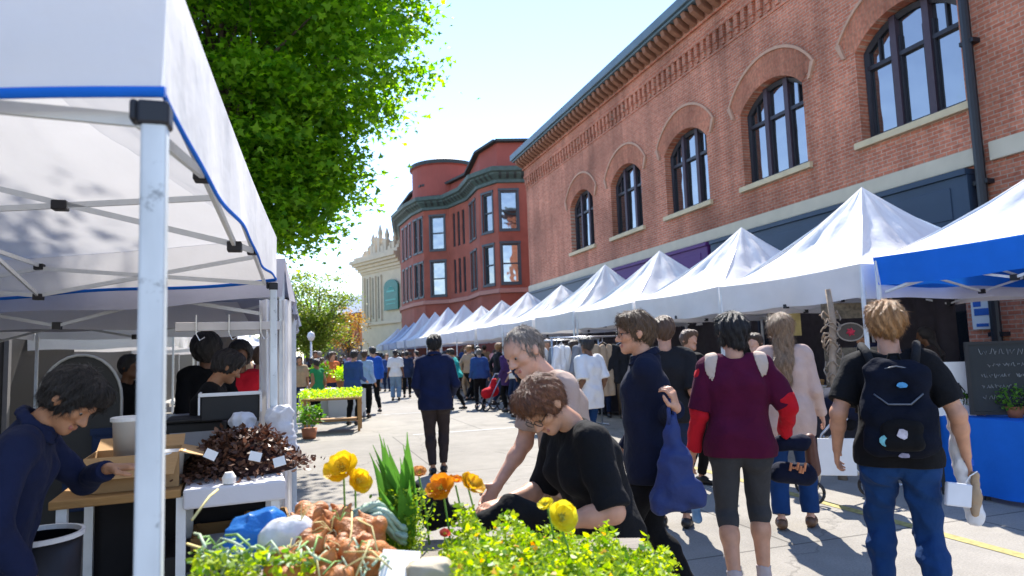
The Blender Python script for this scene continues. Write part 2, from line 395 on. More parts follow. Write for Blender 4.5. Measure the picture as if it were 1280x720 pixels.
    if o.get('glasses'):
        g = MB()
        for s in (-1, 1):
            ring = [hd(s*.033+.024*math.cos(t), .104, .002+.018*math.sin(t)) for t in np.linspace(0, 2*PI, 17)]
            g.tube(ring, .0018, 6)
            g.tube([hd(s*.057, .102, .008), hd(s*.085, .0, .010), hd(s*.084, -.02, .0)], .0018, 6)
        g.tube([hd(-.009, .106, .006), hd(.009, .106, .006)], .0018, 6)
        g.build('glasses', MATS['black_plastic'], root, True)
    # ---- hair
    hs = o.get('hair', 'short'); hm = MATS[o.get('hairc', 'hair_brown')]
    if hs:
        vol = o.get('hvol', .013); rr = np.array([.078+vol, .096+vol, .090+vol])*S
        HPr = [el(hd(0, -.018, .034), rr, K['RH'])]; HS = [(el(hd(0, .128, -.045), np.array([.088, .105, .105])*S, K['RH']), .012)]; PL = []
        if hero: HS += [(el(hd(s*.094, .002, -.008), np.array([.018, .019, .029])*S, K['RH']), .006) for s in (-1, 1)]
        if hs == 'short': HPr += [(rc(hd(0, -.065, .02), hd(0, -.072, -.045), .055*S, .035*S), .03), (rc(hd(-.04, .055, .085), hd(.045, .05, .09), .026*S+vol, .024*S+vol), .03)]; PL = [(hd(0, -.02, -.075), K['RH']@np.array([0, .35, -1.]))]
        if hs == 'bald': HPr = [el(hd(0, -.026, .018), (np.array([.083, .094, .080]))*S, K['RH'])]; HS.append((el(hd(0, .03, .11), np.array([.062, .115, .075])*S, K['RH']), .01)); PL = [(hd(0, -.02, -.06), K['RH']@np.array([0, .3, -1.]))]
        if hs == 'recede': HPr = [el(hd(0, -.018, .030), (np.array([.083, .101, .092]))*S, K['RH']), (rc(hd(0, -.065, .02), hd(0, -.072, -.045), .050*S, .035*S), .03)]; HS = [(el(hd(0, .118, -.010), np.array([.085, .105, .112])*S, K['RH']), .012)]+HS[1:]; PL = [(hd(0, -.02, -.07), K['RH']@np.array([0, .35, -1.]))]
        if hs == 'bob': HPr += [(rc(hd(0, -.055, .02), hd(0, -.06, -.07), .075*S, .055*S), .03), (rc(hd(-.06, -.02, .02), hd(-.065, -.01, -.06), .036*S, .025*S), .03), (rc(hd(.06, -.02, .02), hd(.065, -.01, -.06), .036*S, .025*S), .03), (rc(hd(-.04, .05, .085), hd(.045, .05, .09), .032*S, .032*S), .03)]
        if hs == 'long': 
            bk = [hd(0, -.07, .02), hd(0, -.085, -.10), K['up'](0, -.135*f, 1.33), K['up'](.03, -.15*f, 1.20)]
            HPr += [(rc(bk[0], bk[1], .072*S, .062*S), .04), (rc(bk[1]+RHs(K, .03), bk[2]+RHs(K, .04), .045*S, .040*S), .04), (rc(bk[1]-RHs(K, .03), bk[2]-RHs(K, .04), .045*S, .040*S), .04), (rc(bk[2], bk[3], .055*S, .03*S), .04)]
            HS = [(el(hd(0, .135, -.055), np.array([.082, .105, .12])*S, K['RH']), .012)]
        amp = o.get('hamp', .0035)
        hx = K['RH']
        def disp(G, c=K['hc'], hx=hx):
            q = (G-c.astype(np.float32))@hx.astype(np.float32)
            a = np.arctan2(q[..., 0], -q[..., 1]+.02)
            return (amp*(np.sin(a*17+3*np.sin(q[..., 2]*30+sd))+.7*np.sin(a*31+q[..., 2]*45+sd)+.6*np.sin(q[..., 1]*90+4*np.sin(q[..., 0]*40)))).astype(np.float32)
        ho = link('hair', iso('hair', HPr, min(h, .006) if hero else h, .03, HS, PL, disp=disp), root, hm)
        if h < .009: strands(ho, K, hm, o.get('nstr', 5200), sd, hs)
    # ---- garments
    T = o.get('top')
    if T:
        e = T.get('e', .012); G = torso_prims(K, e, f, fem, o.get('belly', 0), T.get('hem', .88))
        sl = T.get('sleeve', 'long')
        SL = []
        for i, s in enumerate((-1, 1)):
            A, B, Cw = K['sh'][i], K['el'][i], K['wr'][i]; q = (.4+.6*f)
            if sl == 'short': SL += [rc(A, lerp(A, B, .78), (.058*q+e)*S, (.056*q+e)*S, True)]
            elif sl == 'long': SL += [rc(A, B, (.051*q+e*.75)*S, (.041*q+e*.75)*S), rc(B, lerp(B, Cw, .95), (.041*q+e*.75)*S, (.029*q+e*.8)*S, True)]
            elif sl == 'half': SL += [rc(A, lerp(A, B, .95), (.055*q+e)*S, (.052*q+e)*S, True)]
            else: SL += [rc(A, lerp(A, B, .12), (.050*q+e)*S, (.050*q+e)*S, True)]
        Gs = [(p, .04) for p in G]+[(p, .018) for p in SL]
        if not o.get('nohip'):
            eb = (o.get('bottom') or {}).get('e', .010)+.010
            for s in (-1, 1): Gs.append((rc(K['pel']+np.array([s*.06, -.012, .03])*S*f, K['hip'][(s+1)//2]+np.array([0, 0, -.02])*S, (.110*f+eb)*S, (.104*f+eb)*S), .05))
        if T.get('flare'):
            for s in (-1, 1): Gs.append((rc(K['ch'](s*.06*f, 0, 1.0), K['ch'](s*.075*f, -.01, T['flare']), (.11*f+e)*S, (.135*f+e)*S), .05))
        if T.get('collar'): Gs.append((rc(K['up'](0, -.012, 1.455), K['up'](0, -.002, 1.50), (.062+e)*S, (.058+e*.6)*S, True), .02))
        hem = T.get('flare', T.get('hem', .88)); nz = K['up'](0, 0, 1.515 if T.get('collar') else 1.475); RU = (K['up'](0, 0, 2)-K['up'](0, 0, 1)); RT_ = (K['ch'](0, 0, 2)-K['ch'](0, 0, 1))
        PL = [(nz, RU+(K['up'](0, 1, 1)-K['up'](0, 0, 1))*.35)] if not T.get('collar') else []
        hemp = K['ch'](0, 0, hem)
        ss = [rc(K['neck']+(K['neck']-K['up'](0, 0, 1.3))*.2, K['nb']+(K['nb']-K['neck'])*.7, (.064 if T.get('collar') else .070)*S, .064*S)]
        if T.get('open'): ss.append(rc(K['up'](0, .10, 1.50), K['up'](0, .15, 1.0), .045*S, .02*S))
        # hem cut only below the pelvis, not through hanging sleeves
        G_main = iso('top', Gs, h, .03, [(s_, .006) for s_ in ss], PL, wr=T.get('wr', .0055), wf=T.get('wf', 19), seed=sd) if T.get('nocut') else None
        if G_main is None:
            bz = hemp
            Rn = -RT_/np.linalg.norm(RT_)
            def dcut(Gd, bz=bz.astype(np.float32), Rn=Rn.astype(np.float32), sh=[a.astype(np.float32) for a in K['sh']], wr_=[a.astype(np.float32) for a in K['wr']], el_=[a.astype(np.float32) for a in K['el']]):
                c = (Gd-bz)@Rn      # >0 below the hem
                nearsl = np.full(c.shape, 9., np.float32)
                for i in range(2):
                    for a, b in ((sh[i], el_[i]), (el_[i], wr_[i])):
                        ba = b-a; hh = np.clip(((Gd-a)@ba)/(ba@ba+1e-9), 0, 1); nearsl = np.minimum(nearsl, np.sqrt(((Gd-a-hh[..., None]*ba)**2).sum(-1)))
                return np.where((c > 0) & (nearsl > .075*S), np.minimum(c, .05)*6, 0).astype(np.float32)
            G_main = iso('top', Gs, h, .03, [(s_, .006) for s_ in ss], PL, wr=T.get('wr', .0055), wf=T.get('wf', 19), seed=sd, disp=dcut)
        link(T.get('name', 'shirt'), G_main, root, MATS[T['m']])
        if T.get('collar') and h < .012:
            cc = K['up'](0, -.010, 1.475); ux, uy, uz = K['up'](1, 0, 1)-K['up'](0, 0, 1), K['up'](0, 1, 1)-K['up'](0, 0, 1), K['up'](0, 0, 2)-K['up'](0, 0, 1)
            cpr = []; ring = [cc+(ux*math.sin(t)*.078+uy*math.cos(t)*.074+uz*(.012-.030*math.cos(t)))*(1.0) for t in np.linspace(.35, 2*PI-.35, 15)]
            for a_, b_ in zip(ring[:-1], ring[1:]): cpr += [rc(a_, b_, .013*S), rc(a_-uz*.022+(a_-cc)*.16, b_-uz*.022+(b_-cc)*.16, .010*S)]
            link('collar', iso('collar', cpr, .006, .012), root, MATS[T['m']])
        if T.get('sleeve_m'):
            for i, s in enumerate((-1, 1)):
                A, B, Cw = K['sh'][i], K['el'][i], K['wr'][i]
                st = T.get('from', [.0, .0])[i]; e2 = e+.004
                pr = ([rc(lerp(A, B, st), B, (.052+e2)*S, (.040+e2*.7)*S)] if st < .9 else [])+[rc(B, lerp(B, Cw, .97), (.039+e2*.6)*S, (.026+e2)*S, True)]
                link('sleeve', iso('sleeve', pr, h, .03, wr=.006, wf=34, seed=sd+i), root, MATS[T['sleeve_m']])
    Bt = o.get('bottom')
    if Bt:
        e = Bt.get('e', .010); kind = Bt.get('kind', 'trousers')
        if kind == 'skirt':
            z1 = Bt.get('to', .45); G = [rc(K['pel']+np.array([s*.06, 0, 0])*S, np.array([s*.09, 0, z1])*S, (.112*f+e)*S, (.15*f+e)*S, True) for s in (-1, 1)]
            me = iso('skirt', G, h, .05, wr=.006, wf=16, seed=sd); link('skirt', me, root, MATS[Bt['m']])
        else:
            to = {'trousers': .965, 'capri': .66, 'shorts': .42}.get(kind, .965)
            G = leg_prims(K, e, f, to, end=Bt.get('end'))
            if kind == 'shorts': G = []; 
            if kind == 'shorts':
                for i, s in enumerate((-1, 1)): G += [rc(K['pel']+np.array([s*.06, -.01, 0])*S, K['hip'][i], (.108*f+e)*S, (.1*f+e)*S), rc(K['hip'][i], lerp(K['hip'][i], K['kn'][i], .85), (.092*f+e)*S, (.08*f+e)*S, True)]
            zt = K['ch'](0, 0, Bt.get('waist', .965 if T else 1.03)); RTn = (K['ch'](0, 0, 2)-K['ch'](0, 0, 1))
            G += [rc(K['pel'], K['ch'](0, 0, 1.05), (.105*f+e)*S, (.10*f+e)*S)]
            for s in (-1, 1): G.append(rc(K['pel']+np.array([s*.065*f, 0, 0])*S, K['ch'](s*.07*f, 0, 1.06), (.106*f+e)*S, (.097*f+e)*S))
            # a gap between the legs
            me = iso('trousers', [(p, .022) for p in G], h, .022, planes=[(zt, RTn)], wr=Bt.get('wr', .0035), wf=Bt.get('wf', 22), seed=sd+5)
            link('shorts' if kind == 'shorts' else 'trousers', me, root, MATS[Bt['m']])
    sm = o.get('shoes', 'shoe_black')
    if sm:
        for i, s in enumerate((-1, 1)):
            a = K['an'][i]; ty = math.radians(o.get('toe', 6)*s); fw = np.array([math.sin(ty), math.cos(ty), 0])
            zz = a[2]; G = [(rc(a+fw*-.035*S+np.array([0, 0, -.04*S]), a+fw*.04*S+np.array([0, 0, -.035*S]), .042*S, .042*S), .03), (rc(a+fw*.04*S+np.array([0, 0, -.045*S]), a+fw*.155*S+np.array([0, 0, -.052*S]), .043*S, .031*S), .03)]
            link('shoe', iso('shoe', G, min(h, .012), .03, planes=[((0, 0, a[2]-.083*S), (0, 0, -1))]), root, MATS[sm])
            if o.get('socks'):
                link('sock', iso('sock', [rc(a+np.array([0, 0, -.02*S]), lerp(a, K['kn'][i], .16), .043*S, .046*S, True)], .008, .02, wr=.002, wf=60), root, MATS[o['socks']])
    root['_K'] = 0; del root['_K']
    return root, K
def RHs(K, d): return K['RH']@np.array([d*K['S'], 0, 0])
def part_iso(name, prims, h, k, m, parent, **kw): return link(name, iso(name, prims, h, k, **kw), parent, MATS[m] if isinstance(m, str) else m)

def strands(ho, K, m, n, seed, style):
    me = ho.data; nv = len(me.vertices); co = np.empty(nv*3, np.float32); me.vertices.foreach_get('co', co); co = co.reshape(-1, 3)
    no = np.empty(nv*3, np.float32); me.vertices.foreach_get('normal', no); no = no.reshape(-1, 3)
    rng = np.random.RandomState(seed); c = K['hc']; RH = K['RH']; q = (co-c)@RH; nl = no@RH
    ok = np.where((nl*q).sum(1) > 0)[0]; idx = rng.choice(ok, n); p = co[idx]; nn = no[idx]; ql = q[idx]
    crown = np.array([.01, -.05, .10]); fl = ql-crown; fl[:, 2] -= .05; fl += rng.normal(size=fl.shape)*.030; fl = fl@RH.T
    fl -= nn*(fl*nn).sum(1)[:, None]; fl /= np.linalg.norm(fl, axis=1)[:, None]+1e-6; sd = np.cross(nn, fl)
    L = rng.uniform(.018, .045, n) if style != 'long' else rng.uniform(.04, .10, n); W = rng.uniform(.0006, .0013, n); lift = rng.uniform(.0, .30, n)
    vs = []; 
    for j in range(4):
        t = j/3; P = p-nn*.002+fl*(L*t)[:, None]+nn*(L*(lift*t-.32*t*t)+.002)[:, None]+sd*(L*.12*t*t*rng.normal(size=n))[:, None]; w_ = (W*(1-t*.85))[:, None]
        vs += [P-sd*w_, P+sd*w_]
    v = np.stack(vs, 1).reshape(-1, 3); b = np.arange(n)[:, None]*8; f = np.concatenate([b+np.array([[2*j, 2*j+1, 2*j+3, 2*j+2]]) for j in range(3)])
    o = len(co); ne = len(me.polygons)
    bm = bpy.data.meshes.new('hair'); bm.vertices.add(len(v)); bm.vertices.foreach_set('co', v.astype(np.float32).ravel()); bm.loops.add(f.size); bm.loops.foreach_set('vertex_index', f.astype(np.int32).ravel())
    bm.polygons.add(len(f)); bm.polygons.foreach_set('loop_start', np.arange(0, f.size, 4, dtype=np.int32)); bm.polygons.foreach_set('loop_total', np.full(len(f), 4, np.int32)); bm.polygons.foreach_set('use_smooth', np.ones(len(f), bool)); bm.update(calc_edges=True)
    so_ = link('loose_hair', bm, ho, m); so_['kind'] = 'stuff'
# people materials
mat('skin', (.50, .26, .165), .5, var=.2, nscale=22, bump=.05, bscale=160, spec=.35)
mat('skin_tan', (.38, .185, .10), .5, var=.2, nscale=22, bump=.05, bscale=160, spec=.35)
mat('skin_pale', (.57, .32, .225), .5, var=.2, nscale=22, bump=.05, bscale=160, spec=.35)
mat('skin_dark', (.16, .075, .04), .5, var=.10, nscale=14, spec=.35)
mat('eye_white', (.30, .26, .24), .25, var=.02); mat('pupil', (.02, .012, .008), .15, var=0); mat('lip', (.36, .13, .10), .45, var=.1)
mat('black_plastic', (.012, .012, .013), .3, var=.1)
for n_, c_ in dict(hair_brown=(.055, .028, .014), hair_black=(.012, .010, .010), hair_grey=(.22, .18, .15), hair_blonde=(.27, .14, .055), hair_ash=(.10, .058, .030), hair_fair=(.24, .15, .085), hair_red=(.12, .045, .02)).items():
    hm_ = mat(n_, c_, .40, var=.35, nscale=30, bump=.7, bscale=90, stretch=(3, 3, .6), spec=.5)
    N_ = hm_.node_tree.nodes; L_ = hm_.node_tree.links; ge_ = N_.new('ShaderNodeNewGeometry'); mr_ = N_.new('ShaderNodeMapRange'); mr_.inputs[3].default_value = .45; mr_.inputs[4].default_value = 2.1
    L_.new(ge_.outputs['Random Per Island'], mr_.inputs[0]); sc_ = N_.new('ShaderNodeVectorMath'); sc_.operation = 'SCALE'; bs_ = N_['Principled BSDF']; src_ = bs_.inputs['Base Color'].links[0].from_socket
    L_.new(src_, sc_.inputs[0]); L_.new(mr_.outputs[0], sc_.inputs['Scale']); L_.new(sc_.outputs[0], bs_.inputs['Base Color'])
for n_ in ('skin', 'skin_tan', 'skin_pale', 'skin_dark'):
    b_ = MATS[n_].node_tree.nodes['Principled BSDF']; b_.inputs['Subsurface Weight'].default_value = .12; b_.inputs['Subsurface Radius'].default_value = (.02, .008, .004); b_.inputs['Subsurface Scale'].default_value = .6
def cloth(n, c, **k): k.setdefault('bump', .6); k.setdefault('bscale', 16); return mat(n, c, .85, var=k.pop('var', .15), nscale=k.pop('nscale', 9), sheen=.02, spec=.12, **k)
cloth('navy', (.010, .015, .046)); cloth('navy_dark', (.007, .010, .026)); cloth('black_cloth', (.006, .006, .007)); cloth('black_jersey', (.0075, .0075, .009))
cloth('maroon', (.075, .006, .028)); cloth('red', (.50, .012, .022)); cloth('beige', (.52, .40, .32)); cloth('cream_cloth', (.40, .29, .235)); cloth('pale_pink', (.47, .34, .29)); cloth('charcoal', (.016, .016, .018)); cloth('leggings_grey', (.042, .042, .046)); cloth('brown_trousers', (.035, .026, .026))
cloth('denim', (.009, .038, .125), nscale=7, var=.22); cloth('denim_light', (.16, .25, .36), nscale=5, var=.3); cloth('denim_dark', (.018, .03, .07), nscale=5, var=.3)
cloth('white_cloth', (.72, .71, .70), var=.06); cloth('teal', (.02, .36, .34)); cloth('blue_cloth', (.035, .075, .22)); cloth('royal', (.02, .09, .42)); cloth('purple', (.06, .03, .11)); cloth('orange', (.60, .16, .05)); cloth('grey_cloth', (.2, .21, .23)); cloth('green_cloth', (.03, .25, .10)); cloth('pink', (.6, .30, .30)); cloth('tan_cloth', (.36, .26, .17)); cloth('lightblue', (.30, .42, .62)); cloth('mustard', (.48, .30, .05))
mat('shoe_black', (.015, .014, .014), .45, var=.2); mat('shoe_white', (.6, .58, .55), .5, var=.1); mat('shoe_brown', (.12, .06, .03), .5, var=.2); cloth('sock_grey', (.42, .36, .36))
# ---------------------------------------------------------------- world, sun
SUN_EL = math.radians(51); SUN_AZ = math.radians(22)     # ahead of the camera, slightly right of the street
w = bpy.data.worlds.new('World'); SC.world = w; w.use_nodes = True
nt = w.node_tree; sky = nt.nodes.new('ShaderNodeTexSky'); sky.sky_type = 'NISHITA'; sky.sun_disc = False
sky.sun_elevation = SUN_EL; sky.sun_rotation = SUN_AZ; sky.air_density = 1.0; sky.dust_density = 0.0; sky.ozone_density = 1.5
tint = nt.nodes.new('ShaderNodeVectorMath'); tint.operation = 'MULTIPLY'; tint.inputs[1].default_value = (.91, .90, .985); nt.links.new(sky.outputs[0], tint.inputs[0]); nt.links.new(tint.outputs[0], nt.nodes['Background'].inputs[0]); nt.nodes['Background'].inputs[1].default_value = .13
sl = bpy.data.lights.new('sun', 'SUN'); sl.energy = 3.5; sl.angle = math.radians(.6); sl.color = (1, .95, .87)
so = bpy.data.objects.new('sun', sl); COL.objects.link(so)
sv = Vector((math.sin(SUN_AZ)*math.cos(SUN_EL), math.cos(SUN_AZ)*math.cos(SUN_EL), math.sin(SUN_EL)))
so.rotation_euler = sv.to_track_quat('Z', 'Y').to_euler(); so.location = (0, 0, 30)
SC.view_settings.view_transform = 'Standard'; SC.view_settings.look = 'None'; SC.view_settings.exposure = 1.68; SC.view_settings.gamma = 1
SC.cycles.max_bounces = 7; SC.cycles.transparent_max_bounces = 6; SC.cycles.use_denoising = True; SC.cycles.caustics_reflective = False; SC.cycles.caustics_refractive = False
SC.cycles.sample_clamp_indirect = 6

# ---------------------------------------------------------------- ground
def groundmat():
    m = bpy.data.materials.new('asphalt'); m.use_nodes = True; nt = m.node_tree; N = nt.nodes; L = nt.links; b = N['Principled BSDF']
    b.inputs['Roughness'].default_value = .9; b.inputs['Specular IOR Level'].default_value = .2
    tc = N.new('ShaderNodeTexCoord')
    def noise(s, d=6, r=.6):
        n = N.new('ShaderNodeTexNoise'); n.inputs['Scale'].default_value = s; n.inputs['Detail'].default_value = d; n.inputs['Roughness'].default_value = r; L.new(tc.outputs['Object'], n.inputs['Vector']); return n
    a = noise(.35, 8); c = noise(70, 3, .7); e = noise(3, 6)
    def rmp(src, lo, hi, a0, a1):
        r = N.new('ShaderNodeMapRange'); r.inputs[1].default_value = lo; r.inputs[2].default_value = hi; r.inputs[3].default_value = a0; r.inputs[4].default_value = a1; L.new(src, r.inputs[0]); return r.outputs[0]
    def mul(x, y):
        q = N.new('ShaderNodeMath'); q.operation = 'MULTIPLY'; L.new(x, q.inputs[0]); L.new(y, q.inputs[1]); return q.outputs[0]
    v = N.new('ShaderNodeTexVoronoi'); v.feature = 'DISTANCE_TO_EDGE'; v.inputs['Scale'].default_value = .33
    nz = noise(1.4, 7); ad = N.new('ShaderNodeVectorMath'); ad.operation = 'MULTIPLY_ADD'; ad.inputs[1].default_value = (.9, .9, 0); L.new(nz.outputs[1], ad.inputs[0]); L.new(tc.outputs['Object'], ad.inputs[2]); L.new(ad.outputs[0], v.inputs['Vector'])
    crack = rmp(v.outputs[0], .0, .006, .68, 1)
    pt_ = N.new('ShaderNodeTexBrick'); pt_.inputs['Scale'].default_value = 1; pt_.inputs['Brick Width'].default_value = 3.6; pt_.inputs['Row Height'].default_value = 4.4; pt_.inputs['Mortar Size'].default_value = .012; pt_.inputs['Color1'].default_value = (1,1,1,1); pt_.inputs['Color2'].default_value = (.86,.86,.86,1); pt_.inputs['Mortar'].default_value = (.5,.5,.5,1); L.new(tc.outputs['Object'], pt_.inputs['Vector'])
    st_ = noise(.9, 4, .5); stv = rmp(st_.outputs[0], .58, .72, 1, .80)
    val = mul(mul(rmp(a.outputs[0], .3, .7, .84, 1.12), rmp(c.outputs[0], .3, .7, .80, 1.16)), mul(rmp(e.outputs[0], .3, .7, .9, 1.08), crack)); val = mul(val, mul(pt_.outputs[0], stv))
    vm = N.new('ShaderNodeVectorMath'); vm.operation = 'SCALE'; vm.inputs[0].default_value = (.295, .272, .238); L.new(val, vm.inputs['Scale']); L.new(vm.outputs[0], b.inputs['Base Color'])
    bp = N.new('ShaderNodeBump'); bp.inputs['Strength'].default_value = .5; bp.inputs['Distance'].default_value = .01; L.new(c.outputs[0], bp.inputs['Height']); L.new(bp.outputs[0], b.inputs['Normal'])
    return m
g = MB(); g.quad((-600,-300,0), (600,-300,0), (600,1000,0), (-600,1000,0)); tag(g.build('ground', groundmat()), kind='structure')
conc = mat('concrete', (.34, .325, .30), .9, var=.12, nscale=3, bump=.3, bscale=90)
sw_ = MB(); sw_.box(8.95, 1.5, 0, 10.6, 62, .13); tag(sw_.build('sidewalk', conc, bevel=.015), kind='structure')
sw_ = MB(); sw_.box(-8, -3, 0, -4.2, 62, .13); tag(sw_.build('sidewalk', conc, bevel=.015), kind='structure')
yl = mat('yellow_paint', (.36, .30, .10), .8, var=.5, nscale=25)
m_ = MB(); m_.quad((4.72, 1, .004), (4.83, 1, .004), (4.83, 9.0, .004), (4.72, 9.0, .004)); tag(m_.build('road_marking', yl), kind='structure')
m_ = MB()
for y_ in (13.2, 18.2, 23.5, 29): m_.quad((2.2, y_, .004), (5.0, y_, .004), (5.0, y_+.1, .004), (2.2, y_+.1, .004))
tag(m_.build('road_marking', mat('worn_white_paint', (.42, .42, .41), .8, var=.3, nscale=20)), kind='structure')

# ---------------------------------------------------------------- brick building on the right
XB = 10.5
BR = brickmat('brick_red', (.59, .215, .125), (.46, .14, .078), (.50, .34, .25), 'y', bw=.215, rh=.07, msize=.0085, bump=.7)
BRX = brickmat('brick_red_cross', (.59, .215, .125), (.46, .14, .078), (.50, .34, .25), 'x', bw=.215, rh=.07, msize=.0085)
brick_dark = brickmat('brick_arch', (.52, .20, .115), (.44, .155, .09), (.38, .19, .12), 'xy', bw=.075, rh=.25, msize=.008)
stone = mat('pale_stone', (.56, .49, .37), .85, var=.12, nscale=2.5, bump=.25, bscale=50)
stone2 = mat('sill_stone', (.60, .49, .31), .8, var=.15, nscale=3, bump=.25, bscale=50)
dframe = mat('dark_window_frame', (.022, .020, .028), .5, var=.25); mull = mat('plum_mullion', (.060, .040, .055), .6, var=.2)
def glassmat(name, tint=(.35, .42, .5), r=.05, dark=.02):
    m = bpy.data.materials.new(name); m.use_nodes = True; MATS[name] = m; nt = m.node_tree; N = nt.nodes; L = nt.links; b = N['Principled BSDF']
    b.inputs['Base Color'].default_value = (dark, dark*1.15, dark*1.3, 1); b.inputs['Roughness'].default_value = r; b.inputs['Specular IOR Level'].default_value = 1.0; b.inputs['IOR'].default_value = 2.3
    tc = N.new('ShaderNodeTexCoord'); n = N.new('ShaderNodeTexNoise'); n.inputs['Scale'].default_value = .9; n.inputs['Detail'].default_value = 2; L.new(tc.outputs['Object'], n.inputs['Vector'])
    bp = N.new('ShaderNodeBump'); bp.inputs['Strength'].default_value = .35; bp.inputs['Distance'].default_value = .08; L.new(n.outputs[0], bp.inputs['Height']); L.new(bp.outputs[0], b.inputs['Normal'])
    return m
glass = glassmat('window_glass')
bb = empty('brick_building', 'long two storey red brick building with five arched windows behind the white canopies', 'building', (XB, 16, 0))
def wall_holes(outline, holes, fmap, depth_map, dirn):
    """planar wall with holes + reveals; fmap(u,v,d) -> xyz"""
    bm = bmesh.new(); ed = []
    def loop(pts):
        vs = [bm.verts.new(fmap(u, v, 0)) for u, v in pts]; es = [bm.edges.new((vs[i], vs[(i+1) % len(vs)])) for i in range(len(vs))]; return vs, es
    _, es = loop(outline); ed += es; hl = []
    for h in holes: vs, es = loop(h); ed += es; hl.append((h, vs))
    bmesh.ops.triangle_fill(bm, use_beauty=True, use_dissolve=False, edges=ed)
    for h, vs in hl:
        b2 = [bm.verts.new(fmap(u, v, depth_map)) for u, v in h]
        for i in range(len(vs)): j = (i+1) % len(vs); bm.faces.new((vs[i], vs[j], b2[j], b2[i]))
    me = bpy.data.meshes.new('wall'); bm.to_mesh(me); bm.free(); return me
def arch(cy, wd, z0, zs, rise, n=12):
    pts = [(cy-wd/2, z0), (cy+wd/2, z0)]
    R = (wd*wd/4+rise*rise)/(2*rise); zc = zs+rise-R; a0 = math.asin(wd/2/R)
    for i in range(n+1): a = a0-2*a0*i/n; pts.append((cy+R*math.sin(a), zc+R*math.cos(a)))
    return pts
WC = [9.02, 12.62, 16.22, 19.82, 23.44]; Y0, Y1 = 1.0, 29.6
holes = [arch(c, 2.14, 5.32, 7.10, .48) for c in WC]
lows = [(8.3, 10.9), (11.3, 14.9), (15.3, 20.1), (20.5, 24.6), (25.0, 29.0)]
lh = [[(a, .2), (b, .2), (b, 3.55), (a, 3.55)] for a, b in lows]
me = wall_holes([(Y0, 0), (Y1, 0), (Y1, 10.2), (Y0, 10.2)], holes+lh, lambda u, v, d: (XB+d, u, v), .32, 1)
def under(o, parent):       # parent keeping world placement
    o.parent = parent; o.matrix_parent_inverse = Matrix.Translation(parent.location).inverted() if parent.rotation_euler.z == 0 else (Matrix.Translation(parent.location) @ Matrix.Rotation(parent.rotation_euler.z, 4, 'Z')).inverted(); return o
under(link('wall', me, None, BR), bb)
q = MB(); q.box(XB+.001, Y0, 0, XB+14, Y1+.001, 10.2); 
q = MB(); q.quad((XB, Y1, 0), (XB+14, Y1, 0), (XB+14, Y1, 10.2), (XB, Y1, 10.2)); q.quad((XB, Y0, 0), (XB, Y0, 10.2), (XB+14, Y0, 10.2), (XB+14, Y0, 0)); q.quad((XB+14, Y0, 0), (XB+14, Y0, 10.2), (XB+14, Y1, 10.2), (XB+14, Y1, 0))
under(q.build('side_wall', BRX), bb)
# cornice, roof edge, corbels
slate = mat('blue_grey_metal', (.095, .145, .17), .5, var=.3, nscale=1.5); terra = mat('terracotta_bracket', (.26, .115, .065), .8, var=.2)
q = MB(); q.box(9.84, Y0-.3, 10.50, XB+14.2, Y1+.35, 10.78); q.box(9.92, Y0-.25, 10.42, XB+14, Y1+.28, 10.50)
under(q.build('roof_edge', slate, bevel=.02), bb)
q = MB(); q.box(10.36, Y0, 10.02, XB+.3, Y1+.12, 10.418); under(q.build('frieze', BR), bb)
q = MB(); y = Y0
while y < Y1+.1:
    q.add([Vector(p) for p in ((9.97,y,10.41),(10.355,y,10.41),(10.355,y,10.08),(10.2,y,10.14),(10.02,y,10.26),(9.97,y+.17,10.41),(10.355,y+.17,10.41),(10.355,y+.17,10.08),(10.2,y+.17,10.14),(10.02,y+.17,10.26))],
          [(4,3,2,1,0),(5,6,7,8,9),(0,1,6,5),(1,2,7,6),(2,3,8,7),(3,4,9,8),(4,0,5,9)]); y += .36
under(q.build('cornice_brackets', terra), bb)
q = MB(); q.box(XB-.10, Y0, 9.60, XB+.1, Y1+.06, 9.72); q.box(XB-.07, Y0, 9.72, XB+.1, Y1+.05, 10.02); q.box(XB-.025, Y0, 9.05, XB+.1, Y1+.02, 9.11)
y = Y0
while y < Y1:
    q.box(XB-.085, y, 9.30, XB-.002, y+.14, 9.598); q.box(XB-.05, y+.02, 9.14, XB-.002, y+.12, 9.30); y += .29
under(q.build('corbel_table', BR), bb)
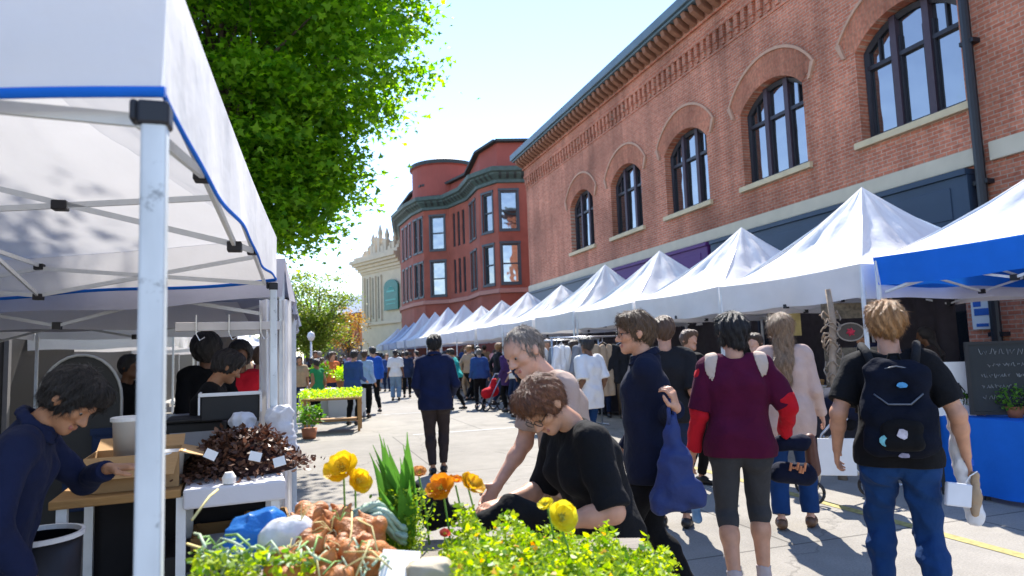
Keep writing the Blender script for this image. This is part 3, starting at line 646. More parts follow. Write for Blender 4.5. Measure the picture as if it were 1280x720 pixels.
# arches, hood moulds, windows
for c in WC:
    a_in = arch(c, 2.14, 5.32, 7.10, .48, 20)[2:]; a_out = arch(c, 2.86, 5.32, 7.42, .78, 20)[2:]
    a_o2 = arch(c, 2.97, 5.32, 7.42, .85, 20)[2:]
    q = MB(); n = len(a_in)
    for L1, L2, x in ((a_in, a_out, XB-.012),):
        vs = [(x, u, v) for u, v in L1]+[(x, u, v) for u, v in L2]+[(XB+.3, u, v) for u, v in L1]+[(XB+.01, u, v) for u, v in L2]
        fs = [(i, i+1, n+i+1, n+i) for i in range(n-1)]+[(i+1, i, 2*n+i, 2*n+i+1) for i in range(n-1)]+[(n+i, n+i+1, 3*n+i+1, 3*n+i) for i in range(n-1)]+[(0, n, 3*n, 2*n), (n-1, 3*n-1, 4*n-1, 2*n-1)]
        q.add(vs, fs)
    under(q.build('window_arch', brick_dark), bb)
    q = MB()
    vs = [(XB-.045, u, v) for u, v in a_out]+[(XB-.045, u, v) for u, v in a_o2]+[(XB, u, v) for u, v in a_out]+[(XB, u, v) for u, v in a_o2]
    q.add(vs, [(i, i+1, n+i+1, n+i) for i in range(n-1)]+[(i+1, i, 2*n+i, 2*n+i+1) for i in range(n-1)]+[(n+i, n+i+1, 3*n+i+1, 3*n+i) for i in range(n-1)])
    for s in (-1, 1):
        u0 = c+s*1.455; q.add([(XB-.06, u0-.06, 7.42), (XB-.06, u0+.06, 7.42), (XB-.06, u0+.03-s*.14, 7.08), (XB-.06, u0-.03-s*.14, 7.08), (XB+.01, u0-.06, 7.42), (XB+.01, u0+.06, 7.42), (XB+.01, u0+.03-s*.14, 7.08), (XB+.01, u0-.03-s*.14, 7.08)], [(0,1,2,3), (0,3,7,4), (1,5,6,2), (2,6,7,3), (0,4,5,1)])
    under(q.build('hood_mould', mat('terracotta_pale', (.50, .30, .20), .8, var=.15)), bb)
    q = MB(); q.box(XB-.09, c-1.2, 5.19, XB+.3, c+1.2, 5.318); under(q.build('sill', stone2, bevel=.01), bb)
    wn = under(link('window', (lambda P: P.mesh('window'))((lambda P: P)(MB().tube([(XB+.25, u, v) for u, v in arch(c, 2.02, 5.38, 7.08, .44, 20)]+[(XB+.25, c-1.01, 5.38)], .075, 4))), None, dframe), bb)
    fr = MB()
    for s in (-.345, .345): fr.box(XB+.17, c+s-.065, 5.34, XB+.29, c+s+.065, 7.52, 1)
    for k in range(3):
        u0, u1 = [(c-1.0, c-.41), (c-.28, c+.28), (c+.41, c+1.0)][k]
        fr.box(XB+.2, u0, 6.72, XB+.27, u1, 6.80); fr.box(XB+.2, u0, 5.36, XB+.27, u1, 5.44); fr.box(XB+.215, u0, 5.44, XB+.265, u0+.05, 7.1); fr.box(XB+.215, u1-.05, 5.44, XB+.265, u1, 7.1)
        if k != 1: fr.box(XB+.22, (u0+u1)/2-.018, 6.8, XB+.26, (u0+u1)/2+.018, 7.35)
    fr.build('mullions', [dframe, mull], wn)
    pn = MB(); pp = [(XB+.27, u, v) for u, v in arch(c, 2.08, 5.34, 7.08, .46, 14)]; pn.add(pp, [tuple(range(len(pp)))])
    pn.build('window_pane', glass, wn)
    cu = MB()
    rr = random.Random(int(c*10))
    for k in range(3):
        u0, u1 = [(c-1.0, c-.41), (c-.28, c+.28), (c+.41, c+1.0)][k]
# stone band + block
q = MB(); q.box(XB-.07, 7.78, 4.25, XB+.1, Y1+.04, 4.53); q.box(XB-.07, 2.0, 4.25, XB+.1, 7.62, 4.55)
under(q.build('stone_band', stone, bevel=.012), bb)
q = MB(); q.tube([(XB-.13, 7.74, .0), (XB-.13, 7.74, 10.4)], .075, 10)
for z in (1.5, 3.9, 6.2, 8.5): q.box(XB-.16, 7.62, z, XB, 7.86, z+.07)
under(q.build('drainpipe', mat('black_iron', (.014, .014, .018), .45, var=.2), smooth=False), bb)
# street level: fascia panels, recess backs, dark shop interiors
navyp = mat('navy_fascia', (.028, .050, .085), .55, var=.15, nscale=2); slatep = mat('slate_fascia', (.105, .125, .15), .6, var=.12, nscale=2)
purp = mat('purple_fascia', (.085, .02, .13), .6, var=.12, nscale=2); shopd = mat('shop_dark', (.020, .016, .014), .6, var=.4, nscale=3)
for (a, b, mm, nm) in ((7.9, 14.95, navyp, 'fascia'), (15.1, 20.9, purp, 'fascia'), (21.0, 29.4, slatep, 'fascia')):
    q = MB(); q.box(XB-.22, a, 3.30, XB+.02, b, 4.10); q.box(XB-.27, a, 3.22, XB+.02, b, 3.298); q.box(XB-.26, a, 4.102, XB+.02, b, 4.20); q.box(XB-.235, a+.3, 3.42, XB-.222, b-.3, 3.95)
    under(q.build('fascia', mm, bevel=.01), bb)
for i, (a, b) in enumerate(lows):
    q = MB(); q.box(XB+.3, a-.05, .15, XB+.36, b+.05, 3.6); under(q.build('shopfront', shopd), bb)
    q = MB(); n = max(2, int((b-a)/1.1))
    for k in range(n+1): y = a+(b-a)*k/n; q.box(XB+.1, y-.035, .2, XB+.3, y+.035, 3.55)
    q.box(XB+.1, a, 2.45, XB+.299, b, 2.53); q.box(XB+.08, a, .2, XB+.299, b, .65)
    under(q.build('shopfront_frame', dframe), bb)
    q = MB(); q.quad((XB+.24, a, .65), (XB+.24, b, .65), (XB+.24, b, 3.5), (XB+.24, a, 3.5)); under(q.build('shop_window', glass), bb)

# ---------------------------------------------------------------- red painted building with bays
pr = mat('red_painted_brick', (.29, .074, .044), .75, var=.3, nscale=1.3, bump=.25, bscale=30)
pr2 = mat('red_parapet', (.29, .068, .05), .75, var=.1, nscale=1.3)
grn = mat('verdigris_cornice', (.055, .095, .088), .6, var=.35, nscale=5); grn2 = mat('dark_cornice_detail', (.025, .035, .035), .6, var=.2)
rb = empty('red_bay_building', 'red painted brick building with rounded bays and a green cornice beyond the long brick one', 'building', (12, 42, 0))
# plan outline (street side), right to left
fp = [(664, 37.4), (628, 37.3), (604, 38.6), (590, 41.4), (565, 43.6), (533, 44.0), (519, 45.6), (503, 49.2)]
FP = [Vector(((lambda p: (p.x, p.y))(at(x, yh(x), d)))) for x, d in fp]
FP = [Vector((FP[0].x+7, FP[0].y-1.0))]+FP+[Vector((FP[-1].x+1.5, FP[-1].y+9))]
NF = len(FP)
def fnorm(i):
    d = (FP[i+1]-FP[i]).normalized(); return Vector((-d.y, d.x)) if Vector((-d.y, d.x)).dot(Vector((-1, -.6))) > 0 else Vector((d.y, -d.x))
def wins(i):   # windows per facade segment: list of (t0, t1)
    return {1: [(.30, .90)], 2: [(.28, .80)], 3: [(.30, .50), (.62, .82)], 4: [(.18, .30), (.42, .54), (.66, .78)], 5: [(.18, .72)], 6: [(.12, .40), (.58, .88)], 7: [(.12, .24), (.40, .52), (.68, .80)]}.get(i, [])
rows = [(5.35, 7.55), (8.35, 10.55)]
WG = MB(); 
for i in range(NF-1):
    a, b = FP[i], FP[i+1]; d = (b-a); nrm = fnorm(i); L = d.length
    hs = [[(t0*L, z0), (t1*L, z0), (t1*L, z1), (t0*L, z1)] for t0, t1 in wins(i) for z0, z1 in rows]
    dn = d.normalized()
    fm = lambda u, v, q_, a=a, dn=dn, nrm=nrm: (a.x+dn.x*u-nrm.x*q_, a.y+dn.y*u-nrm.y*q_, v)
    under(link('wall', wall_holes([(0, 0), (L, 0), (L, 12.0), (0, 12.0)], hs, fm, .22, 1), None, pr), rb)
    for h_ in hs:
        (u0, z0), (u1, _), (_, z1), _ = h_
        narrow = (u1-u0) < .45
        fr = MB(); W = .07 if not narrow else .04
        def bx(ua, za, ub, zb, d0, d1, m_=0):
            vs = [fm(u, z, q_) for q_ in (d0, d1) for z in (za, zb) for u in (ua, ub)]
            fr.add(vs, [(0,1,3,2), (4,6,7,5), (0,4,5,1), (2,3,7,6), (0,2,6,4), (1,5,7,3)], m_)
        bx(u0, z0, u0+W, z1, .06, .2); bx(u1-W, z0, u1, z1, .06, .2); bx(u0+W, z0, u1-W, z0+W, .06, .2); bx(u0+W, z1-W, u1-W, z1, .06, .2); zm = (z0+z1)/2; bx(u0+W, zm-.035, u1-W, zm+.035, .09, .2)
        if not narrow: bx(u0-.12, z1+.002, u1+.12, z1+.13, -.05, .05); bx(u0-.10, z0-.12, u1+.10, z0-.002, -.06, .1); bx(u0-.10, z0, u0-.002, z1, -.025, .05); bx(u1+.002, z0, u1+.10, z1, -.025, .05)
        wf = under(fr.build('window_frame', mat('slate_frame', (.05, .065, .075), .5, var=.15)), rb)
        gl = MB(); vs = [fm(u, z, .17) for u, z in ((u0, z0), (u1, z0), (u1, z1), (u0, z1))]; gl.add(vs, [(0,1,2,3)])
        gl.build('window_pane', glass, wf)
def offs(k, o):
    out = []
    for i in range(NF):
        n = Vector((0, 0))
        if i > 0: n += fnorm(i-1)
        if i < NF-1: n += fnorm(i)
        n.normalize(); c = n.dot(fnorm(i if i < NF-1 else i-1)); out.append(FP[i]+n*o/max(c, .6))
    return out
def ribbon(name, prof, mm, parent):   # prof list of (offset, z)
    q = MB(); rows_ = [offs(0, o) for o, z in prof]; n = NF
    vs = [(rows_[j][i].x, rows_[j][i].y, prof[j][1]) for j in range(len(prof)) for i in range(n)]
    q.add(vs, [(j*n+i, j*n+i+1, (j+1)*n+i+1, (j+1)*n+i) for j in range(len(prof)-1) for i in range(n-1)])
    return under(q.build(name, mm), parent)
ribbon('cornice', [(0, 10.98), (.12, 11.0), (.14, 11.16), (.45, 11.42), (.48, 11.5), (.62, 11.56), (.66, 11.78), (.5, 11.84), (0, 11.9)], grn, rb)
for i in range(NF-1):
    a, b = FP[i], FP[i+1]; L = (b-a).length; dn = (b-a).normalized(); nr = fnorm(i); k = 0
    q = MB()
    while k*.42 < L-.1:
        c = a+dn*(k*.42+.15); vs = []
        for o, z in ((.10, 11.14), (.42, 11.36), (.52, 11.545), (.10, 11.545)):
            for s in (-.075, .075): p = c+dn*s+nr*o; vs.append((p.x, p.y, z))
        q.add(vs, [(0,2,3,1), (2,4,5,3), (0,6,4,2), (1,3,5,7)]); k += 1
    pa_, pb_ = a+nr*.09, b+nr*.09; q.bar((pa_.x, pa_.y, 11.09), (pb_.x, pb_.y, 11.09), .05, .06); under(q.build('dentil_moulding', grn2), rb)
ribbon('stone_band', [(0, 4.78), (.14, 4.80), (.14, 5.02), (0, 5.06)], mat('pink_stone', (.42, .20, .15), .8, var=.1), rb)
# parapet: curved raised parts above each bay
def pfun(i_f, hgt):
    return hgt
q = MB(); top = []
hts = [13.35, 13.35, 13.35, 13.1, 12.6, 12.6, 12.6, 12.5, 12.2, 12.2]
n = NF; vs = []
for i in range(n): p = offs(0, -.12)[i]; vs += [(p.x, p.y, 11.9), (p.x, p.y, hts[i]), (p.x+.5, p.y+.5, hts[i])]
q.add(vs, [(3*i+a_, 3*i+3+a_, 3*i+4+a_, 3*i+1+a_) for i in range(n-1) for a_ in (0, 1)]); under(q.build('parapet', pr2), rb)
q = MB(); c2 = (FP[5]+FP[6])/2+Vector((1.0, 1.6)); q.lathe([(2.2, 11.9), (2.2, 13.95), (2.33, 14.0), (2.33, 14.22), (2.0, 14.3), (0, 14.3)], (c2.x, c2.y, 0), 32)
under(q.build('turret', pr2, smooth=False), rb)
q = MB(); q.lathe([(2.21, 13.98), (2.36, 14.02), (2.36, 14.26), (2.1, 14.36), (0, 14.37)], (c2.x, c2.y, 0), 32); under(q.build('turret_coping', grn2), rb)
q = MB()
for i in range(NF-1):
    pa, pb = offs(0, .02)[i], offs(0, .02)[i+1]; q.bar((pa.x, pa.y, hts[i]+.07), (pb.x, pb.y, hts[i+1]+.07), .34, .14)
under(q.build('parapet_coping', grn2), rb)
ribbon('shopfront', [(.05, 0), (.05, .6), (-.0, .62)], pr2, rb)

# ---------------------------------------------------------------- cream ornate building
crm = mat('cream_stucco', (.60, .50, .36), .8, var=.12, nscale=2, bump=.3, bscale=12)
crd = mat('cream_shadow_slots', (.20, .17, .12), .8, var=.1)  # stucco colour darkened to paint shade on the flat slot strips
cA = foot(505, 52); cB = foot(453, 57)
cb_ = empty('cream_ornate_building', 'cream stucco building with a flared cornice and stepped crest, left of the red bay building', 'building', (cA.x, cA.y, 0))
dn = (cB-cA); L = dn.length; dn.normalize(); nr = Vector((dn.y, -dn.x, 0)); nr = nr if nr.y < 0 else -nr
def cf(u, z, o): p = cA+dn*u+nr*o; return (p.x, p.y, z)
def cbox(M_, u0, z0, u1, z1, o0, o1, mi=0):
    vs = [cf(u, z, o) for o in (o0, o1) for z in (z0, z1) for u in (u0, u1)]; M_.add(vs, [(0,1,3,2), (4,6,7,5), (0,4,5,1), (2,3,7,6), (0,2,6,4), (1,5,7,3)], mi)
q = MB(); cbox(q, 0, 0, L, 8.6, -8, 0); under(q.build('wall', crm), cb_)
q = MB()
for k, (o, z0, z1) in enumerate(((.08, 8.4, 8.6), (.22, 8.6, 8.85), (.38, 8.85, 9.1), (.6, 9.1, 9.32), (.75, 9.32, 9.62), (.45, 9.62, 9.9))): cbox(q, -.0, z0, L+o, z1-.002, -8, o)
under(q.build('cornice', crm), cb_)
q = MB(); rr = random.Random(4)
crest = [(.3, 10.6), (.7, 11.3), (1.05, 10.7), (1.45, 11.9), (1.75, 11.1), (2.1, 12.35), (2.5, 11.5), (2.8, 11.7), (3.2, 10.8), (3.6, 10.5)]
for k, (u, z) in enumerate(crest):
    u = u*L/4; q.lathe([(.26, 0), (.24, (z-9.9)*.5), (.16, (z-9.9)*.55), (.21, (z-9.9)*.7), (.10, (z-9.9)*.88), (.02, z-9.9)], cf(u, 9.9, -.1), 8)
    cbox(q, u-.22, 9.88, u+.22, 9.9+(z-9.9)*.45, -.5, .12+.002*k)
under(q.build('crest', crm), cb_)
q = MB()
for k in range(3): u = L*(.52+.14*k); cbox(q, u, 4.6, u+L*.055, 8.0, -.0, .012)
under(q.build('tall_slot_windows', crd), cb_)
q = MB()
for k in range(4): u = L*(.475+.14*k); cbox(q, u, 4.4, u+L*.03, 8.1, 0, .14)
under(q.build('pilasters', crm), cb_)
q = MB(); cbox(q, -.02, 4.1, L+.1, 4.35, 0, .2); under(q.build('string_course', crm), cb_)
sg = empty('green_wall_sign', 'dark green arched sign with a pale emblem on the cream building', 'sign', cf(L*.2, 6.2, .1))
gs = mat('green_sign', (.015, .16, .13), .4, var=.2, nscale=3); q = MB()
pts = [(L*.06, 5.15), (L*.38, 5.15), (L*.38, 7.0)]+[(L*.22+L*.16*math.cos(t), 7.0+.55*math.sin(t)) for t in np.linspace(.2, PI-.2, 9)]+[(L*.06, 7.0)]
vs = [cf(u, z, .10) for u, z in pts]+[cf(u, z, .22) for u, z in pts]; n = len(pts)
q.add(vs, [tuple(range(n)), tuple(range(n, 2*n))]+[(i, (i+1) % n, n+(i+1) % n, n+i) for i in range(n)]); under(q.build('sign_panel', gs), sg)
q = MB(); cbox(q, L*.13, 6.55, L*.31, 6.68, .223, .24); cbox(q, L*.10, 5.9, L*.34, 5.98, .223, .24); cbox(q, L*.12, 5.6, L*.32, 5.66, .223, .24)
for t in range(7): cbox(q, L*(.15+.022*t), 6.75, L*(.16+.022*t), 6.75+.22*math.sin(PI*(t+.5)/7), .223, .24)
under(q.build('sign_emblem', mat('sign_pale', (.10, .42, .36), .5)), sg)

# ---------------------------------------------------------------- far orange building + grey roof
fa = foot(474, 74); fb = foot(385, 88)
fbd = empty('orange_brick_building', 'low orange brick building under a grey roof at the far end of the street', 'building', (fa.x, fa.y, 0))
cA, dn = fa, (fb-fa); L = dn.length; dn = dn.normalized(); nr = Vector((dn.y, -dn.x, 0)); nr = nr if nr.y < 0 else -nr
ob = mat('orange_brick', (.45, .15, .05), .8, var=.2, nscale=3)
q = MB(); cbox(q, 0, 0, L, 6.6, -9, 0); under(q.build('wall', ob), fbd)
q = MB()
for k in range(9): u = L*(.02+.11*k); cbox(q, u, 3.4, u+L*.035, 6.3, -.01, .12)
under(q.build('pilasters', mat('orange_brick_dark', (.30, .09, .035), .8, var=.2)), fbd)
gr = mat('grey_metal_roof', (.24, .26, .28), .5, var=.15); q = MB()
vs = [cf(-2, 6.6, .6), cf(L+2, 6.6, .6), cf(L-4, 9.6, -5), cf(3, 9.6, -5), cf(-2, 6.6, -10), cf(L+2, 6.6, -10)]; q.add(vs, [(0,1,2,3), (4,3,2,5), (0,3,4), (1,5,2)]); under(q.build('roof', gr), fbd)
q = MB(); cbox(q, 0, 0, L, 3.2, .0, .6); under(q.build('ground_floor', mat('brown_shop', (.07, .055, .045), .7, var=.3)), fbd)
# left street building behind the stalls
lb = empty('left_shop_building', 'dim shop building with pale door panels behind the nearest canopy on the left', 'building', (-4.6, 8, 0))
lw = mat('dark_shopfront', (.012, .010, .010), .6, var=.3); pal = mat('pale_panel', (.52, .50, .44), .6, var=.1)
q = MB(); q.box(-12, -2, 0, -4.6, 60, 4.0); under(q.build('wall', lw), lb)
q = MB()
for (a, b) in ((4.7, 5.15), (5.35, 5.75)): q.box(-4.6, a, .1, -4.54, b, 3.0)
under(q.build('door_panel', pal), lb)
q = MB(); q.box(-4.6, 3.35, .1, -4.5, 3.62, 3.0); under(q.build('brick_pier', BR), lb)
q = MB(); q.box(-4.6, 2.4, 0, -4.48, 3.0, 3.2); under(q.build('side_door', mat('cream_door', (.60, .58, .40), .6, var=.1)), lb)
q = MB()
for y in (6.3, 7.4, 8.6, 9.9, 11.5, 13.5): q.box(-4.6, y, .3, -4.53, y+.12, 3.0)
q.box(-4.6, 2, 3.0, -4.35, 22, 3.25); under(q.build('shopfront_frame', mat('grey_frame', (.16, .15, .15), .6)), lb)
# ---------------------------------------------------------------- trees
def leafmat(name, c1, c2, tr=.55):
    m = bpy.data.materials.new(name); m.use_nodes = True; MATS[name] = m; nt = m.node_tree; N = nt.nodes; L = nt.links; b = N['Principled BSDF']; out = N['Material Output']
    b.inputs['Roughness'].default_value = .45; b.inputs['Specular IOR Level'].default_value = .35
    g = N.new('ShaderNodeNewGeometry'); mx = N.new('ShaderNodeMix'); mx.data_type = 'RGBA'; mx.inputs[6].default_value = c1+(1,); mx.inputs[7].default_value = c2+(1,)
    L.new(g.outputs['Random Per Island'], mx.inputs[0]); L.new(mx.outputs[2], b.inputs['Base Color'])
    t = N.new('ShaderNodeBsdfTranslucent'); hs = N.new('ShaderNodeHueSaturation'); hs.inputs['Hue'].default_value = .485; hs.inputs['Saturation'].default_value = 1.15; hs.inputs['Value'].default_value = 1.7
    L.new(mx.outputs[2], hs.inputs['Color']); L.new(hs.outputs[0], t.inputs[0]); ms = N.new('ShaderNodeMixShader'); ms.inputs[0].default_value = tr
    L.new(b.outputs[0], ms.inputs[1]); L.new(t.outputs[0], ms.inputs[2]); L.new(ms.outputs[0], out.inputs[0]); return m
LEAF5 = np.array([(0,0), (.32,-.05), (.24,.16), (.52,.30), (.22,.42), (.12,.62), (0,1), (-.12,.62), (-.22,.42), (-.52,.30), (-.24,.16), (-.32,-.05)], float)
LEAFO = np.array([(0,0), (.22,.22), (.28,.5), (.16,.8), (0,1), (-.16,.8), (-.28,.5), (-.22,.22)], float)
LEAFT = np.array([(0,0), (.3,.45), (0,1), (-.3,.45)], float)
def leaves(name, pts, sizes, m, parent=None, shape=LEAF5, rng=None, up=.5, drape=.15, dirs=None):
    rng = rng or np.random.RandomState(1); n = len(pts); k = len(shape)
    nr = rng.normal(size=(n, 3)); nr[:, 2] = np.abs(nr[:, 2])+up; nr /= np.linalg.norm(nr, axis=1)[:, None]
    d = rng.normal(size=(n, 3)) if dirs is None else dirs+rng.normal(size=(n, 3))*.5
    d -= nr*(d*nr).sum(1)[:, None]; d /= np.linalg.norm(d, axis=1)[:, None]; s = np.cross(nr, d)
    sz = np.asarray(sizes)[:, None, None]
    v = pts[:, None, :]+(s[:, None, :]*shape[None, :, 0, None]+d[:, None, :]*shape[None, :, 1, None])*sz-nr[:, None, :]*(np.abs(shape[:, 0])*.5+shape[:, 1]**2*drape)[None, :, None]*sz
    me = bpy.data.meshes.new(name); me.vertices.add(n*k); me.vertices.foreach_set('co', v.astype(np.float32).ravel())
    me.loops.add(n*k); me.loops.foreach_set('vertex_index', np.arange(n*k, dtype=np.int32)); me.polygons.add(n)
    me.polygons.foreach_set('loop_start', np.arange(0, n*k, k, dtype=np.int32)); me.polygons.foreach_set('loop_total', np.full(n, k, np.int32))
    me.update(calc_edges=True)
    return link(name, me, parent, m)
bark = mat('bark', (.10, .075, .055), .9, var=.3, nscale=20, bump=.8, bscale=30, stretch=(1, 1, .25))
def tree(label, base, H, crown, nclump, nleaf, lsz, m, clump_r=.55, seed=1, group=None, shape=LEAF5, trunk_r=.2, fork=.45):
    """crown: list of (cx,cy,cz,rx,ry,rz) relative to base"""
    rng = np.random.RandomState(seed); root = empty('tree', label, 'tree', base, 0, group)
    cl = []
    while len(cl) < nclump:
        e = crown[rng.choice(len(crown), p=np.array([c[3]*c[5] for c in crown])/sum(c[3]*c[5] for c in crown))]
        v = rng.normal(size=3); v /= np.linalg.norm(v); r = rng.uniform(.35, 1)**.45
        r *= 1+.13*math.sin(v[0]*7+seed)*math.cos(v[2]*6+v[1]*5)
        cl.append(np.array(e[:3])+v*r*np.array(e[3:]))
    cl = np.array(cl); tb = MB(); fz = H*fork
    tb.tube([(0,0,-.1), (.02,.02,fz*.5), (0,.03,fz), (.05,0,H*.68), (.1,-.05,H*.86)], [trunk_r*1.25, trunk_r, trunk_r*.85, trunk_r*.5, trunk_r*.15], 10)
    sel = cl[rng.permutation(len(cl))[:min(len(cl), 70)]]
    for c in sel:
        z0 = min(fz*.9+rng.uniform(0, H*.35), max(c[2]-.2, fz*.6)); p0 = np.array([0, 0, z0]); mid = (p0+c)/2+rng.normal(size=3)*.2+np.array([0, 0, .1*np.linalg.norm(c-p0)])
        tb.tube([p0, mid, c], [trunk_r*.3, trunk_r*.15, trunk_r*.04], 5, cap=False)
    tb.build('trunk', bark, root, True)
    n = nleaf//nclump; pts = []; szs = []
    for c in cl:
        out = c-np.mean([e[:3] for e in crown], 0); out /= np.linalg.norm(out)+1e-6
        k = int(n*rng.uniform(.55, 1.45)); g = rng.normal(size=(k, 3))*clump_r*np.array([1, 1, .42]); g[:, 2] -= (g[:, 0]**2+g[:, 1]**2)*.25
        pts.append(c+g); szs.append(rng.uniform(.6, 1.25, k)*lsz)
    leaves('crown', np.concatenate(pts), np.concatenate(szs), m, root, shape, rng, up=.7)
    return root
LG = leafmat('leaf_green', (.055, .19, .010), (.24, .44, .028), .62)
LY = leafmat('leaf_light', (.10, .17, .025), (.22, .28, .05), .5)
LO = leafmat('leaf_orange', (.35, .16, .03), (.30, .26, .06), .5)
tb_ = Vector((-1.15, 12.6, 0))
tree('big broad maple with deep green backlit crown rising behind the left canopies', tb_, 11.5,
     [(-.6, 0, 8.2, 3.4, 2.8, 2.8), (1.5, -.5, 7.4, 1.95, 1.9, 1.9), (1.1, 0, 5.0, 1.15, 1.2, 1.6), (.9, .2, 4.6, 1.0, 1.0, 1.5), (.2, -.2, 5.6, 1.6, 1.6, 1.7), (1.2, 0, 9.6, 2.6, 2.4, 1.4), (-2.5, 0, 6.5, 2.2, 2.2, 2.8)], 540, 104000, .135, LG, .33, 3, trunk_r=.24, fork=.3)
t2 = foot(398, 34)
tree('light yellow green young street tree in the gap left of the cream building', t2, 6.2, [(-.3, 0, 4.4, 1.9, 1.7, 1.7), (-.9, 0, 3.0, 1.4, 1.3, 1.3), (.2, 0, 2.9, 1.3, 1.3, 1.1)], 150, 16000, .13, LY, .34, 5, shape=LEAFO, trunk_r=.11, fork=.25)
t3 = foot(436, 44)
tree('small tree with thin orange leaves beside the light green tree', t3, 4.6, [(0, 0, 3.4, 1.2, 1.1, 1.5)], 40, 1400, .15, LO, .35, 8, shape=LEAFO, trunk_r=.07, fork=.3)
t4 = foot(384, 52)
tree('dark green round tree far down the street behind the young one', t4, 7, [(-.6, 0, 4.2, 2.6, 2.4, 2.3)], 110, 7000, .2, LG, .5, 9, shape=LEAFO, trunk_r=.13, fork=.3)

# ---------------------------------------------------------------- canopies
def fabric(name, col, tr=.35, var=.04, rough=.75):
    m = mat(name, col, rough, var=var+.03, nscale=2.6, transl=tr, bump=.9, bscale=3.4, spec=.25, detail=4); return m
WF = fabric('white_canopy', (.80, .79, .80), .21); BF = fabric('blue_canopy', (.012, .17, .72), .2, var=.1); GF = fabric('grey_canopy', (.42, .41, .46), .22); LBF = fabric('light_blue_canopy', (.60, .68, .80), .3)
white_metal = mat('white_metal', (.70, .72, .73), .4, var=.08, nscale=18, metal=.0, bump=.1, bscale=30); blackp = mat('black_fitting', (.012, .012, .016), .45, var=.2)
def roof_mesh(q, c4, zt, zp, N=14, sag=.10, curve=1.35, seed=0, mi=0):
    """four-sided peaked roof; c4 = corners (xy) in order; concave slopes, wrinkles"""
    rg = random.Random(seed); pk = sum((Vector(c) for c in c4), Vector((0, 0)))/4
    for s in range(4):
        a, b = Vector(c4[s]), Vector(c4[(s+1) % 4]); vs = []
        ph = rg.uniform(0, 6)
        for j in range(N+1):
            t = j/N; hgt = (zp-zt)*(t**curve)
            for i in range(N+1):
                u = i/N; e = a.lerp(b, u); p = e.lerp(pk, t)
                edge = abs(u-.5)*2
                z = zt+hgt-sag*(1-edge**2)*math.sin(PI*min(t*1.1, 1))*(1-t)-.035*(1-edge**2)*(1-t)*(1 if t < .05 else 0)
                z += (.020*math.sin(u*19+ph+t*5)+.012*math.sin(u*41+ph*3-t*7)+.012*math.sin(t*23+u*6+ph))*t*(1-t)*4*(1-edge**4)+.03*math.sin(edge*9+ph)*(1-t)*t*2
                vs.append((p.x, p.y, z))
        W = N+1; q.add(vs, [(j*W+i, j*W+i+1, (j+1)*W+i+1, (j+1)*W+i) for j in range(N) for i in range(N)], mi)
def valance(q, a, b, z0, z1, out=.03, N=24, seed=0, mi=0, wav=.018, trim=None):
    rg = random.Random(seed); a = Vector(a); b = Vector(b); d = (b-a).normalized(); nr = Vector((d.y, -d.x)); ph = rg.uniform(0, 6); vs = []
    for j in range(5):
        t = j/4
        for i in range(N+1):
            u = i/N; w_ = wav*math.sin(u*11+ph+t*1.3)+wav*.6*math.sin(u*27+ph*2)
            p = a.lerp(b, u)+nr*(out*t+w_*t); z = z0+(z1-z0)*t-.025*math.sin(PI*u)*(1 if t < 1 else .6)+.012*math.sin(u*13+ph)*t
            vs.append((p.x, p.y, z))
    W = N+1; q.add(vs, [(j*W+i, (j+1)*W+i, (j+1)*W+i+1, j*W+i+1) for j in range(4) for i in range(N)], mi)
    return vs
